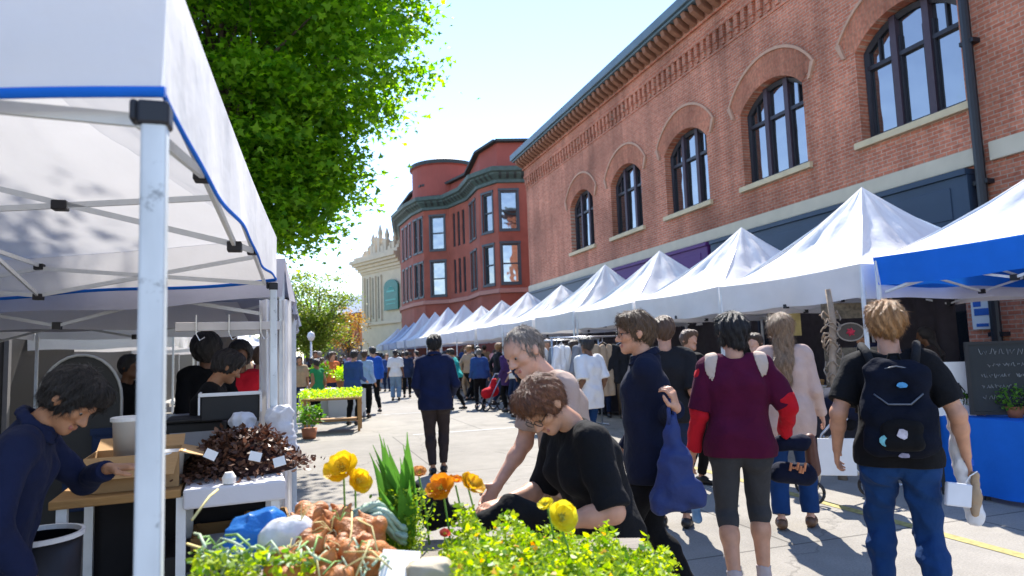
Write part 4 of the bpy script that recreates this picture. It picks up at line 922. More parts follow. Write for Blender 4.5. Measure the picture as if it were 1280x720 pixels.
def canopy(label, c4, zt, zp, zv, roofm, valm=None, group='white pop-up canopies along the brick building', seed=0, poles=(0,1,2,3), trim=False, frame=True, pole_w=.035, curve=1.35, name='market_canopy', sag=.10):
    jg = random.Random(seed*13+1); c4 = [(x+jg.uniform(-.05, .05), y+jg.uniform(-.04, .04)) for x, y in c4] if seed > 2 else c4; zp += jg.uniform(-.05, .06) if seed > 2 else 0
    cx = sum(c[0] for c in c4)/4; cy = sum(c[1] for c in c4)/4
    root = empty(name, label, 'canopy', (cx, cy, 0), 0, group)
    L4 = [(c[0]-cx, c[1]-cy) for c in c4]
    q = MB(); roof_mesh(q, L4, zt, zp, N=20, seed=seed, curve=curve, sag=sag); q.build('canopy_roof', roofm, root, True)
    q = MB(); tr = MB()
    for s in range(4):
        vs = valance(q, L4[s], L4[(s+1) % 4], zt, zv, seed=seed*7+s)
        if trim:
            n = 25; bot = [Vector(v) for v in vs[-n:]]; tr.tube(bot, .009, 5)
            b2 = [v+Vector((0, 0, .035)) for v in bot]
    q.build('valance', valm or roofm, root, True)
    if trim: tr.build('trim', BF, root, True)
    for i in poles:
        x, y = L4[i]; x *= .985; y *= .985; p = MB(); p.box(x-pole_w/2, y-pole_w/2, 0, x+pole_w/2, y+pole_w/2, zt-.03); p.box(x-pole_w*.85, y-pole_w*.85, .75, x+pole_w*.85, y+pole_w*.85, .82, 0); p.box(x-.06, y-.06, 0, x+.06, y+.06, .012)
        p.build('pole', white_metal, root, bevel=.003)
    if frame:
        fr = MB(); JT = []
        for s in range(4):
            a = Vector(L4[s]+(0,))*.955; b = Vector(L4[(s+1) % 4]+(0,))*.955; zt2 = zt-.06
            m0 = a.lerp(b, .5)
            for p0, p1 in ((a, m0), (m0, b)):
                fr.bar(p0+Vector((0,0,zt2)), p1+Vector((0,0,zt2-.32)), .014, .024); fr.bar(p0+Vector((0,0,zt2-.32)), p1+Vector((0,0,zt2)), .012, .022)
                c = (p0+p1)/2+Vector((0,0,zt2-.16)); JT.append(c)
            JT.append(Vector((m0.x, m0.y, zt2-.32)))
            fr.bar(m0+Vector((0,0,zt2-.1)), Vector((0,0,zt2+.10)), .014, .022)
            fr.bar(a+Vector((0,0,zt2)), Vector((0,0,zp-.12)), .014, .022)
            JT.append(Vector((a.x, a.y, zt-.07)))
        fr.build('frame', white_metal, root)
        for c in JT: j_ = MB(); j_.box(c.x-.026, c.y-.026, c.z-.026, c.x+.026, c.y+.026, c.z+.026); j_.build('frame_joint', blackp, root)
    return root
def rect(x0, y0, x1, y1): return [(x0, y0), (x0, y1), (x1, y1), (x1, y0)]
# right-hand row, nearest first
canopy('white canopy with a bright blue valance, nearest on the right', rect(5.98, 2.86, 8.9, 5.74), 2.40, 3.5, 2.09, WF, BF, seed=1)
rows_r = [(5.88, 8.50), (8.58, 11.15), (11.25, 13.95), (14.0, 16.5), (16.85, 19.6), (19.8, 22.7), (22.9, 25.4), (25.5, 28.3), (28.8, 31.4), (31.7, 34.6), (35.2, 37.9), (38.5, 41.3), (42, 44.8), (45.5, 48.2), (49, 52)]
wh = ['next to the blue valance one', 'below the second arched window', 'below the third arched window', 'below the fourth arched window, its peak against the purple fascia', 'below the fifth arched window', 'just past the fifth arched window', 'in front of the blank end of the brick wall', 'at the far corner of the brick building', 'first one in front of the red bay building', 'second one in front of the red bay building', 'third one in front of the red bay building', 'last one before the cream building', '', '', 'farthest of the row']
for i, (a, b) in enumerate(rows_r):
    blue = i in (12, 13)
    canopy(('pale blue canopy %s' % ('just before the cream building' if i == 12 else 'beside the cream building')) if blue else 'white peaked canopy '+wh[i], rect(5.98+.02*(i % 3), a, 8.85, b), 2.36+.02*(i % 2), [3.55, 3.50, 3.5, 3.55, 3.4, 3.5, 3.45, 3.5, 3.75, 3.9, 3.9, 4.0, 3.6, 3.6, 3.6][i], 1.98, LBF if blue else WF, seed=i+3, poles=(0,1,2,3) if i < 8 else (0, 1), frame=i < 5)
# far left row
for i, (a, b) in enumerate([(14.5, 17.4), (22, 25), (25.6, 28.6), (29.5, 32.5), (34, 37), (38, 41)]):
    X = [-2.2, -1.8, -1.5, -1.0, -.6, -.2][i]
    canopy('low white canopy over the far left stalls, number %s of them counting away' % ['one', 'two', 'three', 'four', 'five', 'six'][i], rect(X-2.6, a, X, b), 2.16, 2.75, 1.86, WF, group='low white canopies over the far left stalls', seed=i+40, frame=False)
# nearest left canopy: corners (street side near, street side far, inner far, inner near)
pN = at(207, 118, 1.27); pF = at(346, 352, 4.32)
ZT = 2.30
NC = [(pN.x, pN.y), (pF.x, pF.y), (pF.x-3.0, pF.y+1.5), (pN.x-2.9, pN.y+.85)]
cx = sum(c[0] for c in NC)/4; cy = sum(c[1] for c in NC)/4
nearc = empty('market_canopy', 'white canopy with thin blue edging and white poles, nearest on the left', 'canopy', (cx, cy, 0), 0, 'canopies over the left stalls')
L4 = [(c[0]-cx, c[1]-cy) for c in NC]
q = MB(); roof_mesh(q, L4, ZT, 3.35, seed=21, N=24, sag=.05); q.build('canopy_roof', WF, nearc, True)
q = MB(); tr = MB()
for s in range(4):
    vs = valance(q, L4[s], L4[(s+1) % 4], ZT, 2.015, out=-.006, N=48, seed=60+s, wav=.006)
    n = 49; bot = [Vector(v) for v in vs[-n:]]
    d = .020 if s != 0 else .012
    nr = Vector((-(bot[-1]-bot[0]).y, (bot[-1]-bot[0]).x, 0)).normalized()*-.003
    up_ = [v+Vector((0, 0, d)) for v in bot]
    tr.add([v+nr for v in bot]+[v+nr for v in up_]+[v-nr for v in bot]+[v-nr for v in up_], [(i, i+1, n+i+1, n+i) for i in range(n-1)]+[(2*n+i, 3*n+i, 3*n+i+1, 2*n+i+1) for i in range(n-1)]+[(i, 2*n+i, 2*n+i+1, i+1) for i in range(n-1)])
q.build('valance', WF, nearc, True); tr.build('trim', BF, nearc, True)
pw = .043
scuffed = mat('scuffed_white_metal', (.62, .66, .68), .38, var=.28, nscale=9, bump=.12, bscale=14, stretch=(1, 1, .4))
N_ = scuffed.node_tree.nodes; L_ = scuffed.node_tree.links; n_ = N_.new('ShaderNodeTexNoise'); n_.inputs['Scale'].default_value = 13; n_.inputs['Detail'].default_value = 8; n_.inputs['Roughness'].default_value = .7
L_.new(N_['Texture Coordinate'].outputs['Object'], n_.inputs['Vector']); r2 = N_.new('ShaderNodeMapRange'); r2.inputs[1].default_value = .60; r2.inputs[2].default_value = .68; r2.inputs[3].default_value = 1; r2.inputs[4].default_value = .42; L_.new(n_.outputs[0], r2.inputs[0])
s2 = N_.new('ShaderNodeVectorMath'); s2.operation = 'SCALE'; b2_ = N_['Principled BSDF']; L_.new(b2_.inputs['Base Color'].links[0].from_socket, s2.inputs[0]); L_.new(r2.outputs[0], s2.inputs['Scale']); L_.new(s2.outputs[0], b2_.inputs['Base Color'])
for i, (x, y) in enumerate(L4):
    sx = 1 if x < 0 else -1; sy = 1 if y < 0 else -1; x += sx*.02; y += sy*.02
    p = MB(); p.box(x-pw/2, y-pw/2, 0, x+pw/2, y+pw/2, 2.0); p.box(x-.07, y-.07, 0, x+.07, y+.07, .014)
    po = p.build('pole', scuffed, nearc, bevel=.006)
    f_ = MB(); f_.box(x-.027, y-.027, 1.962, x+.027, y+.027, 2.008); f_.box(x-.042, y-.016, 1.97, x-.0275, y+.022, 2.012); f_.build('corner_bracket', blackp, po, bevel=.006)
fr = MB(); jt = []
zt2 = 2.0
def vtx(p, z): return Vector((p[0], p[1], z))
for s in range(4):
    a = Vector(L4[s])*.955; b = Vector(L4[(s+1) % 4])*.955; m0 = a.lerp(b, .5)
    for p0, p1 in ((a, m0), (m0, b)):
        fr.bar(vtx(p0, zt2), vtx(p1, zt2-.02+.20), .013, .026); fr.bar(vtx(p0, zt2+.18), vtx(p1, zt2), .013, .026); c = (p0+p1)/2; jt.append((c.x, c.y, zt2+.09))
    jt.append((m0.x, m0.y, zt2-.01)); jt.append((m0.x, m0.y, zt2+.19))
    fr.bar(vtx(m0, zt2+.0), vtx((0, 0), zt2+.42), .013, .024); fr.bar(vtx(m0, zt2+.2), vtx(Vector((0, 0)), zt2+.20), .013, .024); jt.append((m0.x*.5, m0.y*.5, zt2+.2))
fr.bar(vtx((0, 0), 2.1), vtx((0, 0), 3.3), .03, .03)
fr.build('frame', white_metal, nearc)
for p in jt: j = MB(); j.box(p[0]-.028, p[1]-.028, p[2]-.02, p[0]+.028, p[1]+.028, p[2]+.02); j.build('frame_joint', blackp, nearc, bevel=.004)
# canopies behind it
canopy('grey canopy directly behind the nearest left one', [(-.02, 4.80), (.06, 7.4), (-3.2, 9.0), (-3.2, 6.4)], 2.20, 2.9, 1.93, GF, group='canopies over the left stalls', seed=33, frame=True)
canopy('white canopy third along the left side, only its street edge showing', [(.02, 7.7), (.02, 10.5), (-3.2, 10.5), (-3.2, 7.7)], 2.16, 2.8, 1.9, WF, group='canopies over the left stalls', seed=34, frame=False)
# ---------------------------------------------------------------- helpers for props
def onx(x, y, X):
    v = at(x, y, 1)-CAM; return CAM+v*(X/v.x)
def thing(mb, name, m, label, cat, group=None, smooth=False, bevel=0): return tag(mb.build(name, m, None, smooth, bevel), label, cat, group)
card = mat('cardboard', (.42, .25, .11), .85, var=.1, nscale=6, bump=.15, bscale=30, stretch=(1, 6, 1)); wood = mat('crate_wood', (.36, .20, .07), .75, var=.25, nscale=4, bump=.3, bscale=20, stretch=(1, 8, 8))
wplastic = mat('white_plastic', (.72, .72, .72), .4, var=.06); gplastic = mat('grey_plastic', (.28, .30, .34), .45, var=.12); tcloth = mat('table_cloth_white', (.62, .61, .63), .8, var=.08, nscale=3, bump=.4, bscale=6)
steel = mat('steel', (.5, .5, .52), .3, metal=.9, var=.1); paper = mat('paper', (.78, .77, .73), .8, var=.04)
# ---- left counter
A = onz(60, 628, .90); B = onz(357, 599, .90)
dx = (B-A).normalized(); dy = Vector((-dx.y, dx.x, 0)); LC = (B-A).length
Mc = Matrix(((dx.x, dy.x, 0, A.x), (dx.y, dy.y, 0, A.y), (0, 0, 1, 0), (0, 0, 0, 1)))
ct = empty('stall_counter', 'long counter under the nearest left canopy, wooden on the left and white on the right', 'counter', (A.x, A.y, 0), math.atan2(dx.y, dx.x))
half = LC*.53
q = MB(); q.box(0, 0, .86, half, .75, .90); q.build('wooden_top', wood, ct, bevel=.006)
q = MB(); q.box(half+.01, -.02, .80, LC, .75, .90); q.build('white_top', tcloth, ct, bevel=.012)
for x in (.05, half, LC-.05):
    for y in (.04, .70): q = MB(); q.box(x-.022, y-.022, 0, x+.022, y+.022, .858 if x < half+.001 else .798); q.build('leg', white_metal, ct)
q = MB(); q.box(.02, .3, .30, LC-.02, .72, .33); q.build('lower_shelf', gplastic, ct, bevel=.004)
q = MB(); q.box(.02, .74, .0, LC-.02, .76, .80); q.build('back_panel', mat('dark_cloth', (.015, .014, .016), .9, var=.2), ct)
def onc(u, v, z): return Mc @ Vector((u, v, z))
rzc = math.atan2(dx.y, dx.x)
def cth(name, label, cat, u, v, z, group=None): return empty(name, label, cat, onc(u, v, z), rzc, group)
def crate(u, v, z, w_, d_, h_, m, label, group=None, slats=3, name='wooden_crate'):
    r = cth(name, label, 'crate', u, v, z, group)
    for s in (0, 1): q = MB(); [q.box(0, s*(d_-.012), k*h_/slats+.006, w_, s*(d_-.012)+.012, (k+1)*h_/slats-.006) for k in range(slats)]; q.build('side', m, r)
    for s in (0, 1): q = MB(); [q.box(s*(w_-.012), .0125, k*h_/slats+.006, s*(w_-.012)+.012, d_-.0125, (k+1)*h_/slats-.006) for k in range(slats)]; q.build('side', m, r)
    q = MB(); q.box(.013, .013, .004, w_-.013, d_-.013, .014); q.build('bottom', m, r)
    q = MB(); [q.box(a+.0125, b+.0125, 0.016, a+.0325, b+.0325, h_) for a in (0, w_-.045) for b in (0, d_-.045)]; q.build('corner_post', m, r)
    return r
crate(half+.03, .30, .332, .25, .36, .26, wood, 'wooden slatted crate on the shelf under the white counter, left of two', 'crates under the white counter')
crate(half+.30, .30, .332, .24, .36, .30, wood, 'taller wooden crate on the shelf under the white counter, right of two', 'crates under the white counter')
# cardboard box, buckets
r = cth('cardboard_box', 'open brown cardboard box on the counter in front of the man in navy', 'box', .12, .10, .902)
q = MB(); W, Dp, Hh = .42, .34, .17
q.box(0, 0, 0, W, .006, Hh); q.box(0, Dp-.006, 0, W, Dp, Hh); q.box(0, .0065, 0, .006, Dp-.0065, Hh); q.box(W-.006, .0065, 0, W, Dp-.0065, Hh); q.box(.007, .007, .001, W-.007, Dp-.007, .006); q.build('box_wall', card, r)
for a, b, c, d in (((0,0,Hh),(W,0,Hh),(W-.02,-.06,Hh-.10),(.02,-.06,Hh-.10)), ((W,0,Hh),(W,Dp,Hh),(W+.11,Dp,Hh-.03),(W+.11,0,Hh-.03)), ((0,Dp,Hh),(W,Dp,Hh),(W,Dp+.12,Hh+.05),(0,Dp+.12,Hh+.05))): q = MB(); q.quad(a,b,c,d); o = q.build('flap', card, r); sm_ = o.modifiers.new('s', 'SOLIDIFY'); sm_.thickness = .004
def bucket(u, v, z, r0, r1, h, label, m=None, lid=True, grp=None):
    r = cth('tub', label, 'tub', u, v, z, grp)
    q = MB(); q.lathe([(0,.003), (r0,.003), (r0+.002,.0), (r1,h), (r1+.006,h), (r1+.006,h-.012), (r1+.001,h-.013)], n=28); q.build('tub_body', m or wplastic, r, True)
    if lid: q = MB(); q.lathe([(r1+.009,h-.01), (r1+.009,h+.008), (r1,h+.012), (r1-.01,h+.008), (0,h+.008)], n=28); q.build('lid', wplastic, r, False)
    return r
bucket(half-.26, .22, .902, .055, .062, .13, 'clear jar with brown contents at the bottom of the stack on the counter', mat('brown_jar', (.16, .11, .07), .3, var=.5, nscale=30), grp=None)
bucket(half-.26, .22, 1.047, .062, .075, .20, 'tall white lidded tub on top of the brown jar')
bucket(half-.08, .18, .902, .07, .085, .17, 'white open tub against the near canopy pole', lid=False)
# purple red leafy produce with tags
def pile(name, label, cat, cen, rx, ry, hz, n, sz, m, shape=LEAFO, seed=0, lumps=6, up=.3, base_m=None, group=None, kind=None):
    r = empty(name, label, cat, cen, rzc if False else 0, group); rng = np.random.RandomState(seed)
    c = rng.uniform(-1, 1, (lumps, 2))*np.array([rx, ry])*.75; k = rng.randint(0, lumps, n)
    g = rng.normal(size=(n, 3))*np.array([rx/2.4, ry/2.4, .05]); p = np.concatenate([c[k], np.zeros((n, 1))], 1)*1.0+g*.8
    rad = np.sqrt((p[:, 0]/rx)**2+(p[:, 1]/ry)**2); p[:, 2] = np.abs(rng.uniform(.2, 1, n))*hz*np.clip(1.15-rad**2*.8, .15, 1)
    leaves('leaf_mass', p, rng.uniform(.6, 1.3, n)*sz, m, r, shape, rng, up=up)
    return r
ldark = leafmat('leaf_purple', (.035, .014, .010), (.17, .085, .05), .12)
pc = onc(half+.30, .36, .905)
pl_ = pile('leafy_produce', 'heap of dark red curly leaf greens on the white counter', 'vegetables', pc, .29, .27, .24, 4200, .034, ldark, LEAFO, 3, 9)
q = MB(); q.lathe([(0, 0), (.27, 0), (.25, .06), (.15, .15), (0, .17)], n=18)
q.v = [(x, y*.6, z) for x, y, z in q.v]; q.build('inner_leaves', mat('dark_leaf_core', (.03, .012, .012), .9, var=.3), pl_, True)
for k, (u, v, z, a, lb_) in enumerate(((.34, .06, .995, .3, 'tilted square white price tag in the middle of the dark red greens'), (.47, .04, .96, -.2, 'white price tag at the right of the dark red greens'), (.22, .02, .90, .1, 'small round white tag at the front edge of the white counter'), (.12, .10, 1.02, .5, 'white price tag at the upper left of the dark red greens'))):
    r = cth('price_tag', lb_, 'price tag', half+u, v, z+.004, 'price tags in the dark red greens'); q = MB()
    if k == 2: q.lathe([(0,0), (.03,0), (.034,.03), (.02,.055), (0,.055)], n=16)
    else: q.box(-.030, -.004, 0, .030, .0, .05, M=Matrix.Rotation(a, 4, 'Y') @ Matrix.Rotation(-.5, 4, 'X'))
    q.build('card', paper, r)
def bag(label, cen, w_, d_, h_, m, name='paper_bag', seed=0, rz=0, cat='bag', h=.01):
    r = empty(name, label, cat, cen, rz); P = []
    rg = random.Random(seed)
    for i in range(5): P.append(rc((rg.uniform(-w_, w_)*.25, rg.uniform(-d_, d_)*.2, .05*h_+d_*.3), (rg.uniform(-w_, w_)*.28, rg.uniform(-d_, d_)*.2, h_*rg.uniform(.65, .88)), min(w_, d_)*.42, min(w_, d_)*.32))
    P.append(rc((-w_*.3, 0, d_*.35), (w_*.3, 0, d_*.35), d_*.42)); P.append(rc((-w_*.25, 0, h_*.8), (w_*.25, 0, h_*.86), d_*.25))
    rs_ = np.random.RandomState(seed+100); dv = rs_.normal(size=(7, 3)).astype(np.float32); sc_ = min(w_, d_)
    def crump(G):
        a = 0
        for i_ in range(7): a = a+np.abs(np.sin((G@dv[i_])*(3.2/sc_)+i_*1.7+1.2*np.sin((G@dv[(i_+1) % 7])*(2.0/sc_))))*(.5+.1*i_)
        return ((a/7-.5)*sc_*.42).astype(np.float32)
    P = [(p[0], p[1], p[2], p[3]*.85, p[4]*.85, p[5]) for p in P]
    link('bag_body', iso('bag_body', P, h, .05, planes=[((0, 0, .002), (0, 0, -1))], disp=crump), r, m); return r
wbag = mat('white_plastic_bag', (.68, .69, .72), .35, var=.06, bump=.6, bscale=14, transl=.25)
bag('crumpled white bag standing behind the dark red greens, left of two', onc(half+.30, .66, .92), .15, .12, .30, wbag, seed=2, name='white_bag')
bag('wide crumpled white bag behind the dark red greens against the white side cloth', onc(half+.50, .66, .92), .19, .14, .32, wbag, seed=5, name='white_bag')
# white curtain and rail, hanging hooks
r = cth('side_curtain', 'white cloth hanging at the street end of the counter stall', 'curtain', LC-.12, .95, 0)
q = MB(); N = 30; vs = []
for j in range(8):
    for i in range(N+1): u = i/N; vs.append((.02+.20*u, .05*math.sin(u*22)+.02*math.sin(u*9+j*.4), .5+1.42*j/7))
q.add(vs, [(j*(N+1)+i, j*(N+1)+i+1, (j+1)*(N+1)+i+1, (j+1)*(N+1)+i) for j in range(7) for i in range(N)]); q.build('cloth', WF, r, True)
r = cth('hanging_rail', 'white horizontal rail with wire hooks over the counter', 'rail', half-.1, .9, 1.72)
q = MB(); q.box(0, -.02, 0, .62, .02, .055); q.build('rail', mat('off_white_paint', (.52, .49, .48), .6), r, bevel=.004)
for k in range(3): q = MB(); q.tube([(.12+.19*k, -.03, .1), (.12+.19*k, -.03, -.02), (.14+.19*k, -.03, -.06), (.17+.19*k, -.03, -.04)], .004, 5); q.build('hook', steel, r)
# black tray with white rim, scales
r = cth('black_tray', 'black tray with a white rim held over the counter behind the dark red greens', 'tray', half+.05, .82, 1.16)
q = MB(); q.box(0, 0, 0, .34, .25, .16); q.build('tray_body', mat('matte_black', (.012, .012, .013), .6), r, bevel=.01)
q = MB(); q.box(-.012, -.014, .15, .352, -.002, .172); q.box(-.014, -.002, .15, -.002, .252, .172); q.box(.342, -.002, .15, .354, .252, .172); q.box(-.014, -.014, .04, -.002, -.002, .15); q.box(.342, -.014, .04, .354, -.002, .15); q.build('rim', wplastic, r, bevel=.003)
r = cth('plastic_sheet', 'grey clear plastic lid lying on the lower shelf under the white counter', 'lid', half+.35, .05, .56)
q = MB(); q.box(-.25, -.1, 0, .3, .22, .025, M=Matrix.Rotation(.12, 4, 'X')); q.build('lid', gplastic, r, bevel=.01)
r = cth('storage_bin', 'long grey plastic bin on the ground below the white counter', 'bin', half+.02, -.06, .0)
q = MB(); q.box(0, 0, 0, .54, .34, .40); q.box(-.015, -.02, .40, .555, .36, .43); q.build('bin_body', gplastic, r, bevel=.012)
q = MB(); [q.tube([(.1+.2*k, .02+.05*k, .44), (.2+.1*k, .2, .47+.02*k), (.4+.03*k, .25, .45)], .008, 5) for k in range(4)]; q.build('stems', mat('dark_stems', (.06, .045, .04), .8), r)
r = cth('black_bin', 'round black bin with a pale rim beside the man in navy', 'bin', .02, -.28, 0)
q = MB(); q.lathe([(0,.0), (.14,0), (.17,.80), (.16,.80)], n=24); q.build('bin_body', mat('black_bin_plastic', (.015, .015, .018), .45), r, True)
q = MB(); q.lathe([(.165,.80), (.18,.80), (.18,.82), (.165,.82), (.165,.80)], n=24); q.build('rim', wplastic, r)
r = cth('stacked_crates', 'dark crates stacked under the wooden part of the counter', 'crate', .35, .25, 0)
for k in range(2): q = MB(); q.box(0, 0, .27*k, .5, .38, .25+.27*k); q.build('crate', mat('black_crate', (.02, .018, .018), .6), r, bevel=.01)
rgc = random.Random(15)
for k in range(16):
    u = rgc.uniform(-.1, .85); v = rgc.uniform(1.35, 2.3); zz = 0; lv = k % 3
    w2, h2 = rgc.uniform(.12, .22), rgc.uniform(.16, .3); mm_ = [card, MATS.get('black_cloth'), gplastic, wood, MATS.get('denim_dark')][k % 5]
    r = cth('stock_crate', '%s stock crate, %s, at the back of the left stall' % (['brown', 'black', 'grey', 'wooden', 'dark blue'][k % 5], ['lowest front', 'lowest middle', 'lowest back', 'low left', 'low right', 'second layer front', 'second layer middle', 'second layer back', 'second layer left', 'second layer right', 'upper front', 'upper middle', 'upper back', 'upper left', 'upper right', 'topmost'][k]), 'crate', u, v, .30*(k//4), 'stock crates at the back of the left stall')
    q = MB(); q.box(-w2, -w2*.8, 0, w2, w2*.8, h2); q.build('crate_body', mm_, r, bevel=.008)
    q = MB(); q.box(-w2-.008, -w2*.8-.008, h2-.04, w2+.008, w2*.8+.008, h2+.004); q.build('rim', mm_, r)
# chairs/machines dim behind: black equipment
bl_ = mat('matte_black', (.012, .012, .013), .6)
for k, (u, v, w_, d_, h_, lab) in enumerate(((.35, 1.3, .40, .4, 1.12, 'low black appliance behind the cardboard box'), (.82, 1.35, .36, .4, 1.16, 'black appliance behind the tall white tub'))):
    r = cth('black_appliance', lab, 'appliance', u, v, 0, 'appliances behind the counter'); q = MB(); q.box(0, 0, 0, w_, d_, h_); q.box(.02, -.02, h_+.001, w_-.02, d_-.05, h_+.03); q.build('casing', bl_, r, bevel=.015)
    q = MB(); q.box(.05, -.006, h_-.2, w_-.05, -.001, h_-.06); q.build('panel', gplastic, r)
r = cth('arched_chair', 'black rounded chair back with a thin pale rim behind the man in navy', 'chair', -.15, 1.5, 0)  # arch-backed chair: pale rim tube around a black backrest panel
q = MB(); aa = [(-.0+.24*math.cos(t), 0, 1.30+.30*math.sin(t)) for t in np.linspace(0, PI, 16)]; q.tube([(.24, 0, .0)]+aa+[(-.24, 0, 0)], .010, 8); q.build('rim', mat('pale_rim', (.30, .30, .29), .5), r, True)
q = MB(); pts = [(x*.96, .01, z) for x, y, z in aa]; pts = [(.23, .01, .5)]+pts+[(-.23, .01, .5)]; n = len(pts); q.add(pts+[(x, .05, z) for x, y, z in pts], [tuple(range(n)), tuple(range(n, 2*n))[::-1]]); q.build('backrest', bl_, r)
r = empty('notice', 'pale paper notice with red corner taped to the dark shopfront behind the man in navy', 'notice', Vector((-4.53, 3.50, 1.55)), 0)
q = MB(); q.box(0, -.16, -.2, .01, .16, .12); q.build('sheet', paper, r)

# ---------------------------------------------------------------- right side props
# blue draped table with plants
r = empty('draped_table', 'long table draped in bright blue cloth at the right edge under the blue canopy', 'table', (6.45, 4.3, 0))
q = MB(); y0, y1, x0, x1 = -1.7, 1.25, -.42, .40
def drape(q, a, b, zt, zb, seed, N=60, amp=.022, out=.05):
    rg = random.Random(seed); ph = rg.uniform(0, 6); a = Vector(a); b = Vector(b); d = (b-a).normalized(); nr = Vector((d.y, -d.x)); vs = []
    for j in range(9):
        t = j/8
        for i in range(N+1):
            u = i/N; p = a.lerp(b, u)+nr*(out*t+amp*t*(math.sin(u*23+ph)+.6*math.sin(u*51+ph*2+t))); vs.append((p.x, p.y, zt+(zb-zt)*t))
    q.add(vs, [(j*(N+1)+i, (j+1)*(N+1)+i, (j+1)*(N+1)+i+1, j*(N+1)+i+1) for j in range(8) for i in range(N)])
q.quad((x0, y0, .76), (x1, y0, .76), (x1, y1, .76), (x0, y1, .76)); drape(q, (x0, y0), (x0, y1), .76, .05, 1); drape(q, (x0, y1), (x1, y1), .76, .05, 2, 20); drape(q, (x1, y0), (x0, y0), .76, .05, 3, 20)
q.build('tablecloth', BF, r, True)
q = MB(); [q.box(a, b, 0, a+.03, b+.03, .75) for a in (x0+.03, x1-.06) for b in (y0+.03, y1-.06)]; q.build('leg', white_metal, r)
LH = leafmat('leaf_herb', (.12, .28, .02), (.34, .50, .04), .45); LM = leafmat('leaf_mid', (.05, .16, .02), (.12, .26, .03), .4)
for k, (x, y) in enumerate(((6.30, 4.95), (6.32, 4.62), (6.34, 4.30), (6.30, 3.95), (6.36, 3.62))):
    r = empty('potted_plant', ['leafy potted plant at the far end of the blue table', 'second potted plant from the far end of the blue table', 'middle potted plant on the blue table', 'fourth potted plant on the blue table, near the right edge', 'nearest potted plant on the blue table'][k], 'plant', (x, y, .762), 0, 'potted plants on the blue table')
    q = MB(); q.lathe([(0,0), (.055,0), (.075,.10), (.07,.10), (0,.095)], n=18); q.build('pot', mat('terracotta_pot', (.35, .13, .06), .8), r, True)
    rng = np.random.RandomState(k); n = 420; v = rng.normal(size=(n, 3)); v /= np.linalg.norm(v, axis=1)[:, None]; p = v*rng.uniform(.5, 1, n)[:, None]*np.array([.17, .17, .12])+np.array([0, 0, .18])
    leaves('foliage', p, rng.uniform(.02, .045, n), LM, r, LEAFO, rng)
# boards under the canopy
def board(name, label, cat, p, w_, h_, m, frame_m=None, rz=0, group=None, th=.02):
    r = empty(name, label, cat, p, rz, group); q = MB(); q.box(-w_/2, 0, -h_/2, w_/2, th, h_/2); q.build('panel', m, r)
    if frame_m:
        q = MB(); f = .03
        for a, b, c, d in ((-w_/2-f, -h_/2-f, w_/2+f, -h_/2), (-w_/2-f, h_/2, w_/2+f, h_/2+f), (-w_/2-f, -h_/2, -w_/2, h_/2), (w_/2, -h_/2, w_/2+f, h_/2)): q.box(a, -.012, b, c, th+.01, d)
        q.build('board_frame', frame_m, r)
    return r
p = at(1197, 486, 6.6); rzb = -YAW-.35
r = board('picture_board', 'white board with a black ink drawing of horses behind the blue table', 'board', p, .42, .52, paper, rz=rzb)
q = MB()
for k, (ox, oz, s) in enumerate(((-.05, .02, 1.0), (.08, -.07, .7))):
    q.tube([(ox-.07*s, -.006, oz), (ox+.07*s, -.006, oz+.01)], .03*s, 6); q.tube([(ox-.07*s, -.006, oz+.01), (ox-.11*s, -.006, oz+.09*s), (ox-.14*s, -.006, oz+.07*s)], .014*s, 6)
    for lx in (-.065, -.035, .04, .07): q.tube([(ox+lx*s, -.006, oz), (ox+(lx+.015)*s, -.006, oz-.06*s), (ox+lx*s, -.006, oz-.12*s)], .007*s, 5)
    q.tube([(ox+.07*s, -.006, oz+.015), (ox+.11*s, -.006, oz-.05*s)], .006*s, 5)
q.v = [(x, -.004+(y+.006)*.15, z) for x, y, z in q.v]; q.build('drawing', mat('ink', (.015, .015, .017), .6), r)
q = MB(); q.box(-.2, .02, -1.2, -.17, .05, -.26); q.box(.17, .02, -1.2, .2, .05, -.26); q.build('stand_leg', bl_, r)
p = at(1258, 472, 6.3); ck = mat('chalkboard', (.018, .022, .024), .7, var=.3, nscale=4)
r = board('chalkboard', 'black chalkboard with faint rows of chalk writing right of the ink drawing', 'chalkboard', p, .56, .62, ck, bl_, rz=rzb)
q = MB(); rg = random.Random(2); chalk = mat('chalk', (.22, .23, .23), .9)
def scribble(q, x0, x1, z, amp, w_, rg, y=-.004):
    pts = [(x0+(x1-x0)*i/40, y, z+amp*math.sin(i*1.9+rg.random()*2)) for i in range(41)]; i0 = 0
    while i0 < 38:
        i1 = min(40, i0+rg.randint(3, 8)); q.tube([(p[0]+.003*rg.uniform(-1, 1), p[1], p[2]+.006*rg.uniform(-1, 1)) for p in pts[i0:i1]], w_, 3, cap=False); i0 = i1+1
for k, (a, b, z) in enumerate(((-.2, .22, .24), (-.14, .16, .12), (-.20, .05, .02), (.08, .2, .02), (-.20, .10, -.08), (-.2, .18, -.18))): scribble(q, a, b, z, .016 if k else .028, .003, rg)
q.build('chalk_writing', chalk, r)
q = MB(); q.box(-.25, .02, -1.2, -.21, .06, -.39); q.box(.21, .02, -1.2, .25, .06, -.39); q.build('stand_leg', bl_, r)
r = empty('water_bottle', 'small clear bottle with blue cap standing on the white board edge', 'bottle', at(1222, 452, 6.55)); q = MB(); q.lathe([(0,-.03), (.028,-.03), (.028,.06), (.012,.09), (.012,.11)], n=14); q.build('bottle_body', glassmat('bottle_glass', dark=.15), r, True); q = MB(); q.lathe([(.015,.10), (.015,.125), (0,.125)], n=12); q.build('cap', BF, r)
p = onx(1227, 391, 10.44); r = board('wall_poster', 'white and blue poster on the brick pier beside the drainpipe', 'poster', p, .34, .52, paper, rz=PI/2*-1)
